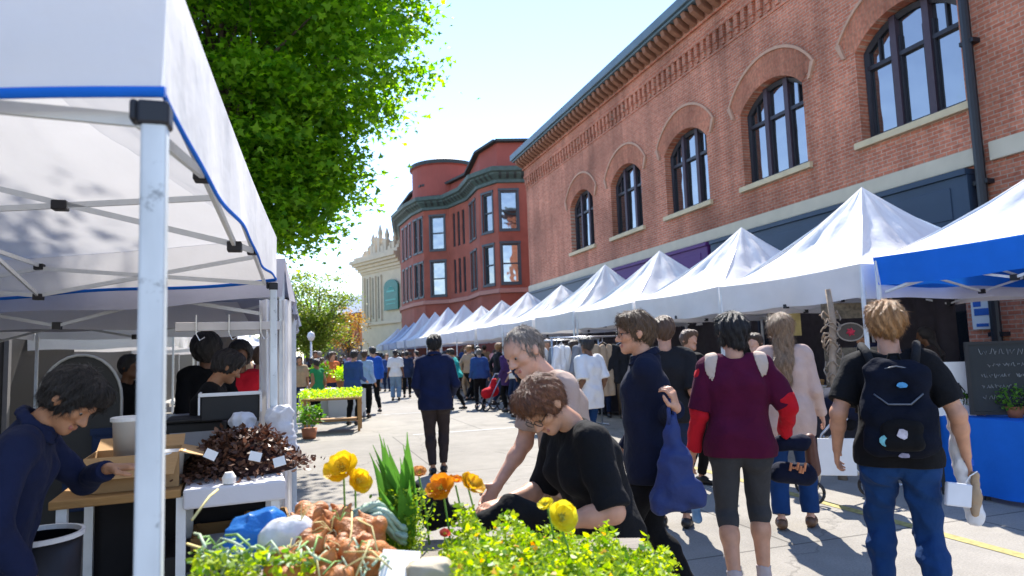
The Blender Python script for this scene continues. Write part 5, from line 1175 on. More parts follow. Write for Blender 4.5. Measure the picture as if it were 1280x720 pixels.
q = MB(); q.box(-.12, -.006, -.04, .13, -.001, .07); q.box(-.1, -.006, -.22, .1, -.001, -.17); q.box(-.13, -.005, .10, .0, -.001, .22); q.build('print', mat('poster_blue', (.02, .12, .45), .6, var=.2), r)
p = at(984, 406, 9.2); r = board('mustard_poster', 'mustard yellow picture hanging inside the stall above the long haired woman', 'poster', p, .36, .30, mat('mustard_print', (.42, .33, .12), .7, var=.35, nscale=9), rz=-YAW-.1)
q = MB()
for k in range(5): q.tube([(-.12+.05*k, -.004, -.10), (-.11+.05*k, -.004, .02+.02*(k % 3)), (-.09+.05*k, -.004, .06)], .006, 4)
q.build('figures', mat('sepia', (.2, .13, .04), .8), r)
# driftwood rack + oval sign
r = empty('driftwood_post', 'twisted pale driftwood post hung with ribbons in the white stall', 'post', onz(1040, 560, 0) if False else Vector((lambda v: (v.x, v.y, 0))(at(1040, 430, 7.6))))
dw = mat('driftwood', (.33, .25, .18), .9, var=.35, nscale=12, bump=.7, bscale=18); q = MB()
q.tube([(0,0,0), (.03,.02,.6), (-.02,0,1.2), (.02,-.02,1.75), (0,0,2.1)], [.05,.045,.04,.035,.03], 9); q.build('post', dw, r, True)
q = MB(); rg = random.Random(3)
for k in range(22):
    z = rg.uniform(.9, 1.85); a = rg.uniform(0, 6.28); R0 = rg.uniform(.06, .13); q.tube([(R0*math.cos(a+t), R0*math.sin(a+t)*.6, z+.04*math.sin(3*t+k)) for t in np.linspace(0, 3.5, 8)], .008, 5, cap=False)
q.build('twisted_twigs', dw, r, True)
p = at(1063, 415, 7.9); r = empty('oval_sign', 'dark oval sign with a pink and red emblem in the stall behind the backpack wearer', 'sign', p, -YAW)
q = MB(); n = 28; pts = [(.15*math.cos(2*PI*k/n), 0, .10*math.sin(2*PI*k/n)) for k in range(n)]; q.add(pts+[(x, .02, z) for x, y, z in pts], [tuple(range(n))[::-1], tuple(range(n, 2*n))]+[(i, (i+1) % n, n+(i+1) % n, n+i) for i in range(n)]); q.build('panel', mat('sign_brown', (.09, .07, .055), .6, var=.3), r)
q = MB(); q.tube([(.153*math.cos(t), -.004, .103*math.sin(t)) for t in np.linspace(0, 2*PI, 30)], .009, 5); q.build('rim', mat('sign_rim', (.35, .30, .25), .5), r, True)
q = MB()
for k in range(6): t = k*PI/3; q.tube([(0, -.006, 0), (.028*math.cos(t), -.008, .028*math.sin(t)), (.055*math.cos(t+.3), -.006, .05*math.sin(t+.3))], [.006, .016, .004], 6)
q.build('emblem', mat('emblem_red', (.60, .04, .08), .5, var=.4, nscale=30), r)
for z0_, z1_ in ((.16, .34), (-.62, -.18)): q = MB(); q.box(-.3, .03, z0_, .34, .05, z1_); q.build('backing_cloth', mat('patterned_cloth', (.16, .13, .09), .9, var=.6, nscale=22), r)
# stroller with white panel
sp_ = foot(1036, 6.6)
r = empty('stroller', 'black folding stroller parked beside the backpack wearer, white panel on its side', 'stroller', sp_, -.6)
q = MB(); q.tube([(-.25, -.2, .1), (-.1, -.2, .6), (.25, -.2, 1.0)], .014, 7); q.tube([(-.25, .2, .1), (-.1, .2, .6), (.25, .2, 1.0)], .014, 7); q.tube([(.25, -.2, 1.0), (.27, .2, 1.0)], .016, 7); q.tube([(.3, -.2, .1), (-.1, -.2, .6)], .012, 7); q.tube([(.3, .2, .1), (-.1, .2, .6)], .012, 7); q.build('frame', steel, r, True)
part_iso('seat', [rc((-.05, -.14, .5), (-.05, .14, .5), .09), rc((.1, -.14, .75), (.1, .14, .75), .07)], .014, .06, 'black_cloth', r, wr=.005)
part_iso('hood', [rc((.0, -.17, .92), (.0, .17, .92), .14), rc((.16, -.15, .86), (.16, .15, .86), .1)], .014, .06, 'navy_dark', r, wr=.006, wf=26)
q = MB(); q.box(-.2, -.235, .28, .12, -.222, .62); q.build('panel', wplastic, r, bevel=.01)
for x in (-.27, .3):
    for y in (-.21, .21): q = MB(); q.tube([(x+.10*math.cos(t), y, .115+.10*math.sin(t)) for t in np.linspace(0, 2*PI, 22)], .015, 7); [q.tube([(x, y, .115), (x+.10*math.cos(t), y, .115+.10*math.sin(t))], .004, 4) for t in np.linspace(0, 5.2, 6)]; q.build('wheel', blackp, r, True)
# stall tables along the right row
def stall_table(label, x0, y0, x1, y1, m, grp='stall tables along the right row', goods=None, seed=0):
    r = empty('stall_table', label, 'table', ((x0+x1)/2, (y0+y1)/2, 0), 0, grp); a, b = (x1-x0)/2, (y1-y0)/2; q = MB(); q.quad((-a, -b, .75), (a, -b, .75), (a, b, .75), (-a, b, .75))
    drape(q, (-a, -b), (-a, b), .75, .08, seed, 30, .015, .03); drape(q, (a, -b), (-a, -b), .75, .08, seed+1, 12, .015, .03); drape(q, (-a, b), (a, b), .75, .08, seed+2, 12, .015, .03); q.build('tablecloth', m, r, True)
    q = MB(); [q.box(sx*(a-.05)-.015, sy*(b-.05)-.015, 0, sx*(a-.05)+.015, sy*(b-.05)+.015, .74) for sx in (-1, 1) for sy in (-1, 1)]; q.build('leg', bl_, r); return r
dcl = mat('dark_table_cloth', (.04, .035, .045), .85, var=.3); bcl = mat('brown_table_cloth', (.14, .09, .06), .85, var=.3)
names_ = ['under the nearest all white canopy', 'under the second all white canopy', 'under the third all white canopy', 'under the fourth all white canopy', 'under the fifth all white canopy', 'under the sixth all white canopy', 'under the seventh all white canopy']
goods_c = [('orange', 'brown_jar'), ('white_cloth', 'teal'), ('mustard', 'red'), ('grey_cloth', 'white_cloth')]
for i, (a, b) in enumerate(rows_r[:7]):
    stall_table(['dark', 'white', 'brown'][i % 3]+' draped stall table '+names_[i], 6.75, a+.25, 7.4, b-.35, [dcl, tcloth, bcl][i % 3], seed=i*5)
    rg = random.Random(i)
    for k in range(7):
        yy = a+.35+k*(b-a-.8)/6.5; cc = rg.choice(['card', 'wood', 'paper', 'steel', 'tc']); h_ = rg.uniform(.08, .26); q = MB(); xx = 6.85+rg.uniform(0, .25)
        w2 = rg.uniform(.05, .11); rr_ = empty('display_box', '%s goods box, %s on the table %s' % ({'card': 'brown', 'wood': 'wooden', 'paper': 'white', 'steel': 'metal', 'tc': 'terracotta'}[cc], ['first', 'second', 'third', 'fourth', 'fifth', 'sixth', 'seventh'][k], names_[i]), 'box', (xx+w2, yy+w2, .752), rg.uniform(-.3, .3), 'goods boxes on the stall tables')
        q.box(-w2, -w2, 0, w2, w2, h_*.75); q.box(-w2-.006, -w2-.006, h_*.75+.001, w2+.006, w2+.006, h_*.9); q.build('box_body', {'card': card, 'wood': wood, 'paper': paper, 'steel': steel, 'tc': MATS['terracotta_pot']}[cc], rr_, bevel=.004)
# back cloths closing the stalls (dark)
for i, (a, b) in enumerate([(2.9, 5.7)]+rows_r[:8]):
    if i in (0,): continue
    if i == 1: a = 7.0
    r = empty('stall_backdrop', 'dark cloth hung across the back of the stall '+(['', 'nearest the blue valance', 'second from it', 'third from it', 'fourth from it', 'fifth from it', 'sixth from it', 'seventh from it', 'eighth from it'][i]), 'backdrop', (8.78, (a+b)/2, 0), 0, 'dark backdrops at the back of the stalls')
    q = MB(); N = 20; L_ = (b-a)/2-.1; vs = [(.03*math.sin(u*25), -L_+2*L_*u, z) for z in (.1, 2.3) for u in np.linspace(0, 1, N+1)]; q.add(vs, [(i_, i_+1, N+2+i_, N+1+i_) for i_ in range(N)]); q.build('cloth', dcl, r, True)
# clothes racks with hanging garments
def garment(label, p, m, rz=0, seed=0, L_=.7, grp='garments hanging on the racks', h=.02):
    r = empty('hanging_shirt', label, 'shirt', p, rz, grp)
    P = [rc((-.13, 0, -.08), (-.14, 0, -L_), .055, .07), rc((.13, 0, -.08), (.14, 0, -L_), .055, .07), rc((0, 0, -.05), (0, 0, -L_), .06, .07), rc((-.15, 0, -.06), (-.27, 0, -.42), .05, .045), rc((.15, 0, -.06), (.27, 0, -.42), .05, .045)]
    link('shirt_body', iso('shirt_body', P, h, .05, planes=[((0, 0, -L_+.01), (0, 0, -1))], wr=.008, wf=20, seed=seed), r, MATS[m])
    q = MB(); q.tube([(-.17, 0, -.05), (0, 0, .04), (.17, 0, -.05)], .006, 5); q.tube([(0, 0, .04), (0, 0, .09), (.02, 0, .11), (.0, 0, .13)], .004, 5); q.build('hanger', steel, r); return r
k = 0
for i, (px_, dep_, n_) in enumerate(((708, 13.6, 4), (742, 11.0, 4))):
    base = foot(px_, dep_)
    r = empty('clothes_rack', 'chrome clothes rack with pale shirts, '+('farther one' if i == 0 else 'nearer one, behind the man with the blue bag'), 'rack', base, .1); q = MB()
    for s in (-.75, .75): q.tube([(s, 0, 0), (s, 0, 1.72)], .015, 7); q.tube([(s, -.25, .02), (s, .25, .02)], .015, 7)
    q.tube([(-.78, 0, 1.72), (.78, 0, 1.72)], .015, 7); q.build('frame', steel, r, True)
    for j in range(n_):
        garment(['white', 'grey', 'tan', 'charcoal'][j]+' shirt on the %s chrome rack' % ('farther' if i == 0 else 'nearer'), base+Vector((-.55+.36*j, .02, 1.60)), ['white_cloth', 'grey_cloth', 'tan_cloth', 'charcoal'][j], .6-.2*j, j+i*5, .65+.1*((j*7) % 3)); k += 1
# left mid: cart of lime green seedlings, tables
r = empty('seedling_cart', 'slatted cart carrying bright lime green seedlings at the far left stalls', 'cart', foot(417, 14.4), -.15)
q = MB(); q.box(-.62, -.35, .66, .55, .35, .70); q.build('tray', wood, r)
for x in (-.58, .50):
    for y in (-.3, .3): q = MB(); q.box(x, y, 0, x+.05, y+.05, .66); q.build('leg', wood, r)
q = MB(); q.box(-.5, -.3, .22, .45, .3, .25); q.build('shelf', wood, r)
LL = leafmat('leaf_lime', (.28, .50, .02), (.50, .70, .05), .5)
rng = np.random.RandomState(5); n = 1500; p = rng.uniform(-1, 1, (n, 3))*np.array([.60, .36, .09])+np.array([-.03, 0, .80]); p = np.concatenate([p, rng.uniform(-1, 1, (400, 3))*np.array([.09, .3, .28])+np.array([-.62, 0, .6])]); leaves('seedlings', p, rng.uniform(.03, .06, len(p)), LL, r, LEAFO, rng)
tag(r.children[-1], kind='stuff')
for k, (px_, d_, lb_) in enumerate(((398, 17.5, 'white covered table behind the seedling cart'), (432, 17.2, 'white covered table right of the seedling cart, beside the blue jackets'), (388, 22, 'white covered table far along the left side'))):
    b_ = foot(px_, d_); stall_table(lb_, b_.x-.45, b_.y-.4, b_.x+.45, b_.y+.4, tcloth, 'tables of the far left stalls', seed=k+70)
for k, (px_, d_, h_, lb_) in enumerate(((400, 17.0, .42, 'bushy green plant crate on the white table behind the cart'), (428, 17.0, .3, 'low leafy green plant on the white table beside the blue jackets'), (386, 13.2, .4, 'tall green plant standing left of the seedling cart'))):
    b_ = foot(px_, d_); r = empty('potted_plant', lb_, 'plant', (b_.x, b_.y, .752 if k < 2 else 0), 0, 'plants at the far left stalls'); q = MB(); q.lathe([(0,0), (.12,0), (.15,.2), (0,.19)], n=16); q.build('pot', MATS['terracotta_pot'], r, True)
    n = 350; v = rng.normal(size=(n, 3)); v /= np.linalg.norm(v, axis=1)[:, None]; leaves('foliage', v*rng.uniform(.4, 1, n)[:, None]*np.array([.28, .28, h_*.6])+np.array([0, 0, .25+h_*.5]), rng.uniform(.05, .1, n), [LM, LL, LM][k], r, LEAFO, rng)
r = empty('street_lamp', 'slim pale globe lamp between the trees down the street', 'street lamp', foot(389, 30)); q = MB(); q.tube([(0,0,0), (0,0,2.3)], [.06, .04], 8); q.build('post', white_metal, r, True); q = MB(); q.lathe([(0,2.3), (.12,2.36), (.17,2.52), (.12,2.68), (0,2.74)], n=16); q.build('globe', wplastic, r, True)

# ---------------------------------------------------------------- foreground flower table
TZ = .90
ft = empty('flower_table', 'pale plank table heaped with flowers and roots in the foreground', 'table', (0, 0, 0))
c0, c1, c2, c3 = onz(270, 735, TZ), onz(330, 676, TZ), onz(800, 672, TZ), onz(860, 735, TZ)
c0 = at(210, 760, 1.50); c3 = at(880, 760, 1.50); c0.z = c3.z = TZ
plank = mat('pale_planks', (.21, .18, .15), .8, var=.3, nscale=5, bump=.3, bscale=20, stretch=(1, 8, 1)); q = MB(); 
for k in range(6):
    t0, t1 = k/6+.004, (k+1)/6-.004; a, b, c, d = c1.lerp(c0, t0), c2.lerp(c3, t0), c2.lerp(c3, t1), c1.lerp(c0, t1)
    vs = [Vector(p) for p in (a, b, c, d)]; vs2 = [v-Vector((0, 0, .03)) for v in vs]; q.add(vs+vs2, [(0,1,2,3), (7,6,5,4), (0,4,5,1), (1,5,6,2), (2,6,7,3), (3,7,4,0)])
q.build('plank_top', plank, ft)
for p in (c1, c2, c0, c3): q = MB(); c_ = (c0+c1+c2+c3)/4; pp = p.lerp(c_, .08); q.box(pp.x-.03, pp.y-.03, 0, pp.x+.03, pp.y+.03, TZ-.032); q.build('leg', plank, ft)
def hz(x, y, dep): return at(x, y, dep)
# leafy seedling bed (right part)
rng = np.random.RandomState(11)
def topy(x):  # silhouette of the bed in the photograph, turned into real heights above the table
    xs = [518, 530, 548, 560, 575, 590, 600, 620, 640, 660, 690, 715, 735, 750, 770, 790, 797, 806, 815, 828]; ys = [715, 692, 664, 640, 628, 634, 645, 641, 640, 645, 648, 655, 656, 648, 672, 680, 664, 690, 668, 700]
    return np.interp(x, xs, ys)
pts = []; 
while len(pts) < 19000:
    d = rng.uniform(1.30, 2.10); x = rng.uniform(518, 835); x = 690+(x-690)*(1.0+.10*(2.1-d))
    ztop = CH-(topy(x)-yh(x))*2.06/850+.0; ztop = ztop - .02*abs(math.sin(d*9+x*.05)) + .018*math.sin(x*.11+d*13) - (2.1-d)*.03
    p = at(x, yh(x), d); z = rng.uniform(max(TZ+.005, ztop-.11), ztop) if rng.random() < .8 else ztop-rng.exponential(.02)
    if z < TZ: continue
    pts.append((p.x, p.y, z))
pts = np.array(pts)
LBED = leafmat('leaf_bed', (.07, .20, .010), (.44, .54, .03), .45)
bed = tag(leaves('leafy_seedlings', pts, (.007+.021*rng.uniform(0, 1, len(pts))**1.6), LBED, None, LEAFO, rng, up=.35), 'bright yellow green leafy seedlings covering the right half of the foreground table', 'plants', kind='stuff')
# accents
LACC = leafmat('leaf_accent', (.62, .22, .03), (.75, .50, .04), .4); sel = pts[rng.choice(len(pts), 330)]+np.array([0, 0, .008]); sel = sel[sel[:, 2] > TZ+.05]
tag(leaves('small_blossoms', sel, rng.uniform(.012, .022, len(sel)), LACC, None, LEAF5, rng), 'tiny orange and yellow blossoms scattered through the seedlings', 'blossoms', kind='stuff')
# dark soil tray under the bed
q = MB(); a0, a1, a2, a3 = at(565, 600, 1.35), at(572, 600, 2.02), at(765, 600, 2.00), at(775, 600, 1.35)
vs = [Vector((p.x, p.y, TZ+.003)) for p in (a0, a1, a2, a3)]; vt = [Vector((v.x, v.y, TZ+.02)) for v in vs]; q.add(vs+vt, [(0,1,2,3), (7,6,5,4), (0,4,5,1), (1,5,6,2), (2,6,7,3), (3,7,4,0)])
thing(q, 'planting_tray', mat('soil', (.03, .022, .015), .95, var=.5, nscale=60, bump=.8, bscale=90), 'dark planting tray beneath the yellow green seedlings', 'tray')
# flowers
def flower(label, p, r_, m, cm, tilt=(0, 0), npet=5, seed=0, z0=None, grp='large blossoms above the foreground table', sway=.03, leavesn=3):
    """ruffled cup of broad overlapping petals"""
    root = empty('flower', label, 'flower', (p.x, p.y, z0 if z0 is not None else TZ+.01), 0, grp); rg = random.Random(seed)
    top = Vector((0, 0, p.z-root.location.z)); Rm = Matrix.Rotation(tilt[0], 4, 'X') @ Matrix.Rotation(tilt[1], 4, 'Y')
    q = MB(); q.tube([(sway, .01, 0), (sway*.6, 0, top.z*.5), top-Rm.to_3x3() @ Vector((0, 0, .012))], [.0035, .003, .0028], 6); q.build('stem', mat('stem_green', (.12, .26, .03), .6), root, True)
    for layer in range(2):
        for k in range(npet):
            q = MB(); a0 = 2*PI*(k+.5*layer)/npet+rg.uniform(-.15, .15); NU, NV = 13, 9; vs = []; ph = rg.uniform(0, 6); lift = [.50, .95][layer]+rg.uniform(-.12, .12); sc = [1, .66][layer]
            for j in range(NV+1):
                t = j/NV
                for i in range(NU+1):
                    u = i/NU-.5; wd = math.sin(min(t*1.25, 1)*PI/2)**.7*(1-.22*t**6); a = a0+u*2.3*wd/(1+.25*t); rad = r_*sc*(t**.85)*(1-.35*abs(u)**2.2)
                    z = r_*sc*(lift*t*t*.9+.055*math.sin(u*9+ph)*t*t+.030*math.sin(u*21+ph*2)*t**3)
                    vs.append(Rm @ Vector((rad*math.cos(a), rad*math.sin(a), z)))
            q.add([v+top for v in vs], [(j*(NU+1)+i, j*(NU+1)+i+1, (j+1)*(NU+1)+i+1, (j+1)*(NU+1)+i) for j in range(NV) for i in range(NU)]); q.build('petal', m, root, True)
    q = MB(); rg2 = np.random.RandomState(seed)
    for k in range(24):
        a = rg2.uniform(0, 6.28); b = rg2.uniform(0, .8)*r_*.26; h0 = Rm @ Vector((b*math.cos(a), b*math.sin(a), .002)); h1 = Rm @ Vector((b*1.5*math.cos(a), b*1.5*math.sin(a), r_*.30)); q.tube([h0+top, h1+top], [.0012, .0018], 4)
    q.build('stamens', cm, root)
    return root
yp = mat('petal_yellow', (.85, .56, .010), .5, var=.12, nscale=30, transl=.45, bump=.25, bscale=70); op = mat('petal_orange', (.85, .27, .010), .5, var=.3, nscale=24, transl=.45, bump=.25, bscale=70); lp_ = mat('petal_lemon', (.86, .72, .03), .5, var=.1, nscale=30, transl=.45, bump=.2, bscale=70)
stam = mat('stamen_gold', (.55, .33, .01), .6, var=.2); stg = mat('stamen_olive', (.40, .36, .03), .6, var=.2)
flower('big yellow ruffled flower at the left, in front of the road', at(428, 588, 1.95), .052, yp, stam, (.75, -.35), 4, 1, sway=.01)
flower('second yellow bloom tucked below the big yellow flower', at(447, 603, 1.93), .038, yp, stam, (1.0, .5), 5, 7, sway=-.01)
flower('deep orange bloom, left of the orange pair', at(552, 612, 2.0), .044, op, stam, (.75, -.45), 4, 2)
flower('yellow orange bloom, right of the orange pair', at(588, 608, 2.05), .042, mat('petal_amber', (.88, .42, .012), .5, var=.35, nscale=18, transl=.45), stam, (.7, .4), 5, 3)
flower('small orange bud above the orange pair', at(570, 602, 2.1), .026, op, stam, (.2, .1), 5, 4)
flower('pale orange small bloom beside the green blades', at(524, 592, 2.2), .024, mat('petal_peach', (.80, .36, .12), .5, var=.3, nscale=30, transl=.4), stam, (.6, 0), 5, 5)
flower('round lemon yellow flower facing the camera in front of the woman in black', at(701, 647, 1.80), .042, lp_, stg, (1.15, .1), 5, 6)
flower('small pale yellow bloom left of the round lemon one', at(683, 632, 1.95), .024, lp_, stg, (.4, -.5), 5, 8)
flower('small orange red bloom low among the seedlings', at(556, 668, 1.9), .016, mat('petal_coral', (.75, .10, .06), .5, var=.2), stam, (.6, 0), 5, 9)
# tall blade leaves
r = empty('blade_plant', 'tall upright sword leaved plant behind the root vegetables', 'plant', onz(497, 690, TZ) if False else Vector((at(492, 640, 2.05).x, at(492, 640, 2.05).y, TZ)))
blade = mat('blade_green', (.10, .27, .03), .45, var=.25, nscale=6, transl=.4, stretch=(6, 6, .5)); rg = random.Random(6)
tips = [(466, 556, 2.0), (479, 548, 2.0), (504, 556, 2.0), (497, 600, 1.9), (472, 606, 1.9), (515, 585, 2.0), (474, 542, 2.05), (509, 540, 1.98), (484, 556, 2.05), (462, 566, 2.1), (500, 572, 2.0), (492, 586, 1.95), (478, 590, 2.0), (512, 600, 1.9), (470, 575, 2.0), (487, 600, 2.1)]
for k, (x, y, d) in enumerate(tips):
    tp = at(x, y, d)-r.location; b0 = Vector((rg.uniform(-.035, .035), rg.uniform(-.03, .03), .02)); q = MB(); vs = []; N = 12; w0 = rg.uniform(.017, .024) if k != 7 else .030
    for j in range(N+1):
        t = j/N; c = b0.lerp(tp, t)+Vector((.02*math.sin(t*PI)*rg.choice([1]), 0, 0)); wd = w0*math.sin(PI*(.12+.88*t)**1.0)*(1 if t < .5 else 1)*(1-t**5)+.0008
        vs += [c+Vector((-wd, 0, 0)), c+Vector((0, .006, 0)), c+Vector((wd, 0, 0))]
    q.add(vs, [(3*j+i, 3*j+i+1, 3*j+i+4, 3*j+i+3) for j in range(N) for i in (0, 1)]); q.build('blade', blade, r, True)
# seedling tuft right of the blades
rng = np.random.RandomState(21); n = 1500; pts2 = []
for _ in range(n):
    x = rng.normal(506, 14); y = rng.uniform(612, 690); p = at(x, y, rng.uniform(1.95, 2.15)); pts2.append(p)
tf = empty('herb_tuft', 'tuft of small leaved yellow green herb right of the tall blades', 'plant', (at(506, 640, 2.05).x, at(506, 640, 2.05).y, TZ)); P2 = np.array([tuple(p) for p in pts2])-np.array(tf.location); P2 = P2[P2[:, 2] > 0]
leaves('foliage', P2, rng.uniform(.008, .017, len(P2)), LBED, tf, LEAFO, rng); q = MB(); [q.tube([(0, 0, 0), tuple(P2[k])], .0012, 4) for k in range(0, 60)]; q.build('stem', MATS['stem_green'], tf)
# orange brown shallots / roots: lobed bulbs
sh = mat('shallot_skin', (.42, .150, .042), .48, var=.45, nscale=30, bump=.45, bscale=60, stretch=(1.6, 1.6, .25), spec=.3)
def bulb_mesh(seed):
    rg = random.Random(seed); P = [rc((0, 0, 0), (.03, 0, .01), .033, .026)]
    for k in range(rg.randint(2, 4)): a = rg.uniform(0, 6.28); P.append((rc((0, 0, 0), (.035*math.cos(a), .035*math.sin(a), rg.uniform(-.012, .022)), .026, rg.uniform(.016, .026)), .007))
    P.append((rc((.03, 0, .008), (.075, rg.uniform(-.01, .01), .025), .016, .004), .02))
    return iso('bulb', P, .0035, .012, wr=.0011, wf=120, seed=seed)
bm_ = [bulb_mesh(s) for s in range(6)]
for b_ in bm_: b_.materials.append(sh)
spots = [(386, 648, 1.92), (404, 652, 1.88), (425, 645, 1.94), (436, 652, 1.98), (380, 676, 1.78), (400, 668, 1.82), (420, 668, 1.84), (378, 700, 1.66), (396, 694, 1.70), (440, 676, 1.78), (455, 684, 1.76), (466, 672, 1.82), (425, 690, 1.70), (445, 704, 1.62), (404, 716, 1.60), (362, 712, 1.62), (352, 724, 1.56), (424, 726, 1.56), (415, 660, 1.90), (455, 704, 1.64), (388, 716, 1.60), (470, 694, 1.72), (410, 684, 1.77)]
wds = ['topmost left', 'top centre', 'top right, touching the green twist', 'far back beside the twist', 'left middle', 'middle', 'middle right', 'lower left', 'lower centre left', 'right of centre', 'right', 'rightmost, below the twist', 'centre low', 'low right', 'bottom', 'outer lower left', 'nearest left', 'nearest', 'behind the middle', 'low right beside the paper', 'bottom left of centre', 'against the white paper', 'buried in the centre']
rg = random.Random(5)
for k, (x, y, d) in enumerate(spots):
    p = at(x, y, d); o = bpy.data.objects.new('shallot', bm_[k % 6]); COL.objects.link(o); o.location = p; o.rotation_euler = (rg.uniform(-1, 1), rg.uniform(-1, 1), rg.uniform(0, 6.28)); s_ = rg.uniform(.85, 1.12); o.scale = (s_, s_, s_)
    tag(o, 'orange brown shallot bulb in the heap, '+wds[k], 'shallot', 'shallots heaped on the foreground table')
q = MB(); pb = at(415, 700, 1.78); q.lathe([(0, TZ+.003), (.17, TZ+.003), (.15, 1.0), (.06, 1.03), (0, 1.035)], (pb.x, pb.y, 0), 20)
thing(q, 'woven_basket', mat('basket_weave', (.30, .18, .08), .9, var=.4, nscale=40, bump=.8, bscale=50), 'shallow brown basket under the heap of shallots', 'basket', smooth=True)
# twisted bundle of pale grey green leaves
r = empty('leek_bundle', 'coiled bundle of grey green leaves behind the shallots', 'vegetables', at(468, 664, 1.88)); lk = mat('leek_grey', (.26, .36, .27), .5, var=.3, nscale=20, bump=.3, bscale=40, stretch=(1, 1, 4))
rg = random.Random(9)
for k in range(16):
    q = MB(); o = rg.uniform(-.022, .022); h0 = rg.uniform(-.02, .03); pts_ = [(-.085+.17*t, o+.02*math.sin(t*5+k), h0+.045*math.sin(PI*min(t*1.15, 1))-.05*max(0, t-.6)+.008*math.sin(9*t+k)) for t in np.linspace(0, 1, 12)]; q.tube(pts_, [.006+.004*math.sin(PI*t) for t in np.linspace(0, 1, 12)], 7); q.build('leaf_strand', lk, r, True)
# straw-like stems across
r = empty('dry_straw', 'loose dry straw stalks lying over the shallots', 'straw', at(450, 690, 1.62)); straw = mat('straw', (.62, .52, .22), .7, var=.2)
for k, (a, b) in enumerate((((428, 716, 1.6), (440, 640, 1.8)), ((448, 650, 1.7), (472, 690, 1.6)), ((430, 690, 1.6), (490, 712, 1.55)), ((420, 716, 1.55), (478, 700, 1.55)), ((445, 720, 1.5), (462, 676, 1.6)), ((400, 724, 1.5), (380, 690, 1.6)))):
    pa, pb = at(*a)-r.location, at(*b)-r.location; m_ = (pa+pb)/2+Vector((.01, 0, .02)); q = MB(); q.tube([pa, m_, pb], .0022, 5); q.build('straw', straw, r, True)
# loose green stems left
r = empty('cut_greens', 'loose pile of thin green stems and leaves left of the shallots', 'greens', at(330, 705, 1.62)); rg = random.Random(12); gs1 = mat('thin_green', (.22, .40, .10), .6, var=.4, nscale=9); gs2 = mat('pale_green', (.42, .52, .34), .6, var=.2)
for k in range(126):
    x = rg.uniform(245, 385) if k < 90 else rg.uniform(385, 480); y = rg.uniform(682, 722); a = at(x, y, rg.uniform(1.5, 1.7)); b = at(x+rg.uniform(-30, 35), y+rg.uniform(-22, 18), rg.uniform(1.55, 1.75)); q = MB() if k % 9 == 0 else q
    m_ = (a+b)/2+Vector((0, 0, rg.uniform(0, .02))); q.tube([a-r.location, m_-r.location, b-r.location], rg.uniform(.0015, .0035), 5)
    if k % 9 == 8: q.build('stem_cluster', gs1 if k % 2 else gs2, r, True)
for k in range(14):
    q = MB(); a = at(rg.uniform(352, 470), rg.uniform(650, 712), rg.uniform(1.62, 1.86)); 
    for j in range(5): b = a+Vector((rg.uniform(-.06, .06), rg.uniform(-.05, .05), rg.uniform(-.01, .045))); q.tube([a-r.location, (a+b)/2-r.location+Vector((0, 0, .012)), b-r.location], [.0016, .0012, .0005], 4, cap=False)
    q.build('root_fibres', [straw, gs2, gs1][k % 3], r, True)
rng = np.random.RandomState(31); P3 = np.array([tuple(at(rng.uniform(240, 390), rng.uniform(688, 724), rng.uniform(1.5, 1.72))-r.location) for _ in range(500)]); leaves('leaf_cluster', P3, rng.uniform(.012, .03, 500), LBED, r, LEAFO, rng)
q = MB()
for k, (a, b) in enumerate((((268, 718, 1.6), (234, 680, 1.8)), ((240, 650, 1.9), (272, 612, 2.1)))): 
    pa, pb = at(*a), at(*b); m_ = (pa+pb)/2+Vector((.01, 0, .02)); q.tube([pa, m_, pb], .004, 6)
thing(q, 'straw_stalks', straw, 'two arching straw coloured stalks sticking up beside the near pole', 'stalks', smooth=True)
# bags and paper on the table
bluep = mat('blue_plastic_bag', (.03, .22, .62), .3, var=.3, nscale=10, bump=.8, bscale=16, transl=.35)
o_ = bag('crumpled bright blue plastic bag left of the shallots', at(322, 706, 1.85), .13, .11, .115, bluep, name='plastic_bag', seed=3, h=.006)
bag('small crumpled translucent white bag beside the bright blue one', at(358, 690, 1.78), .12, .07, .06, wbag, name='plastic_bag', seed=4, h=.006)
r = empty('paper_sheet', 'blank white card lying among stems right of the shallots', 'card', at(500, 706, 1.62), -.3); q = MB(); q.box(-.045, -.04, 0, .045, .04, .003, M=Matrix.Rotation(.6, 4, 'X') @ Matrix.Rotation(.15, 4, 'Y')); q.build('card', paper, r)
bag('cream garlic coloured paper wrapping at the front edge of the table', at(540, 735, 1.6), .09, .06, .035, mat('cream_paper', (.40, .34, .24), .8, var=.25), name='paper_wrapping', seed=8, h=.006)
# black things behind the flowers
r = empty('black_bag', 'black folded bag on the far edge of the table behind the orange blooms', 'bag', at(533, 640, 2.3)); part_iso('bag_body', [rc((-.09, 0, 0), (.05, 0, .035), .04, .03), rc((.02, 0, -.03), (.11, 0, -.01), .035, .03), rc((-.10, .02, .02), (-.04, .02, .07), .022, .03)], .008, .02, 'black_cloth', r, wr=.005, wf=50)
r = empty('black_pouch', 'wide black pouch open on the table in front of the bending woman', 'pouch', at(640, 652, 2.42)); part_iso('pouch_body', [rc((-.12, .02, 0), (.0, 0, .045), .035, .045), rc((.0, 0, .045), (.16, -.02, .0), .045, .035), rc((.05, 0, -.02), (.17, 0, -.06), .035, .035)], .008, .03, 'black_cloth', r, wr=.005, wf=40)
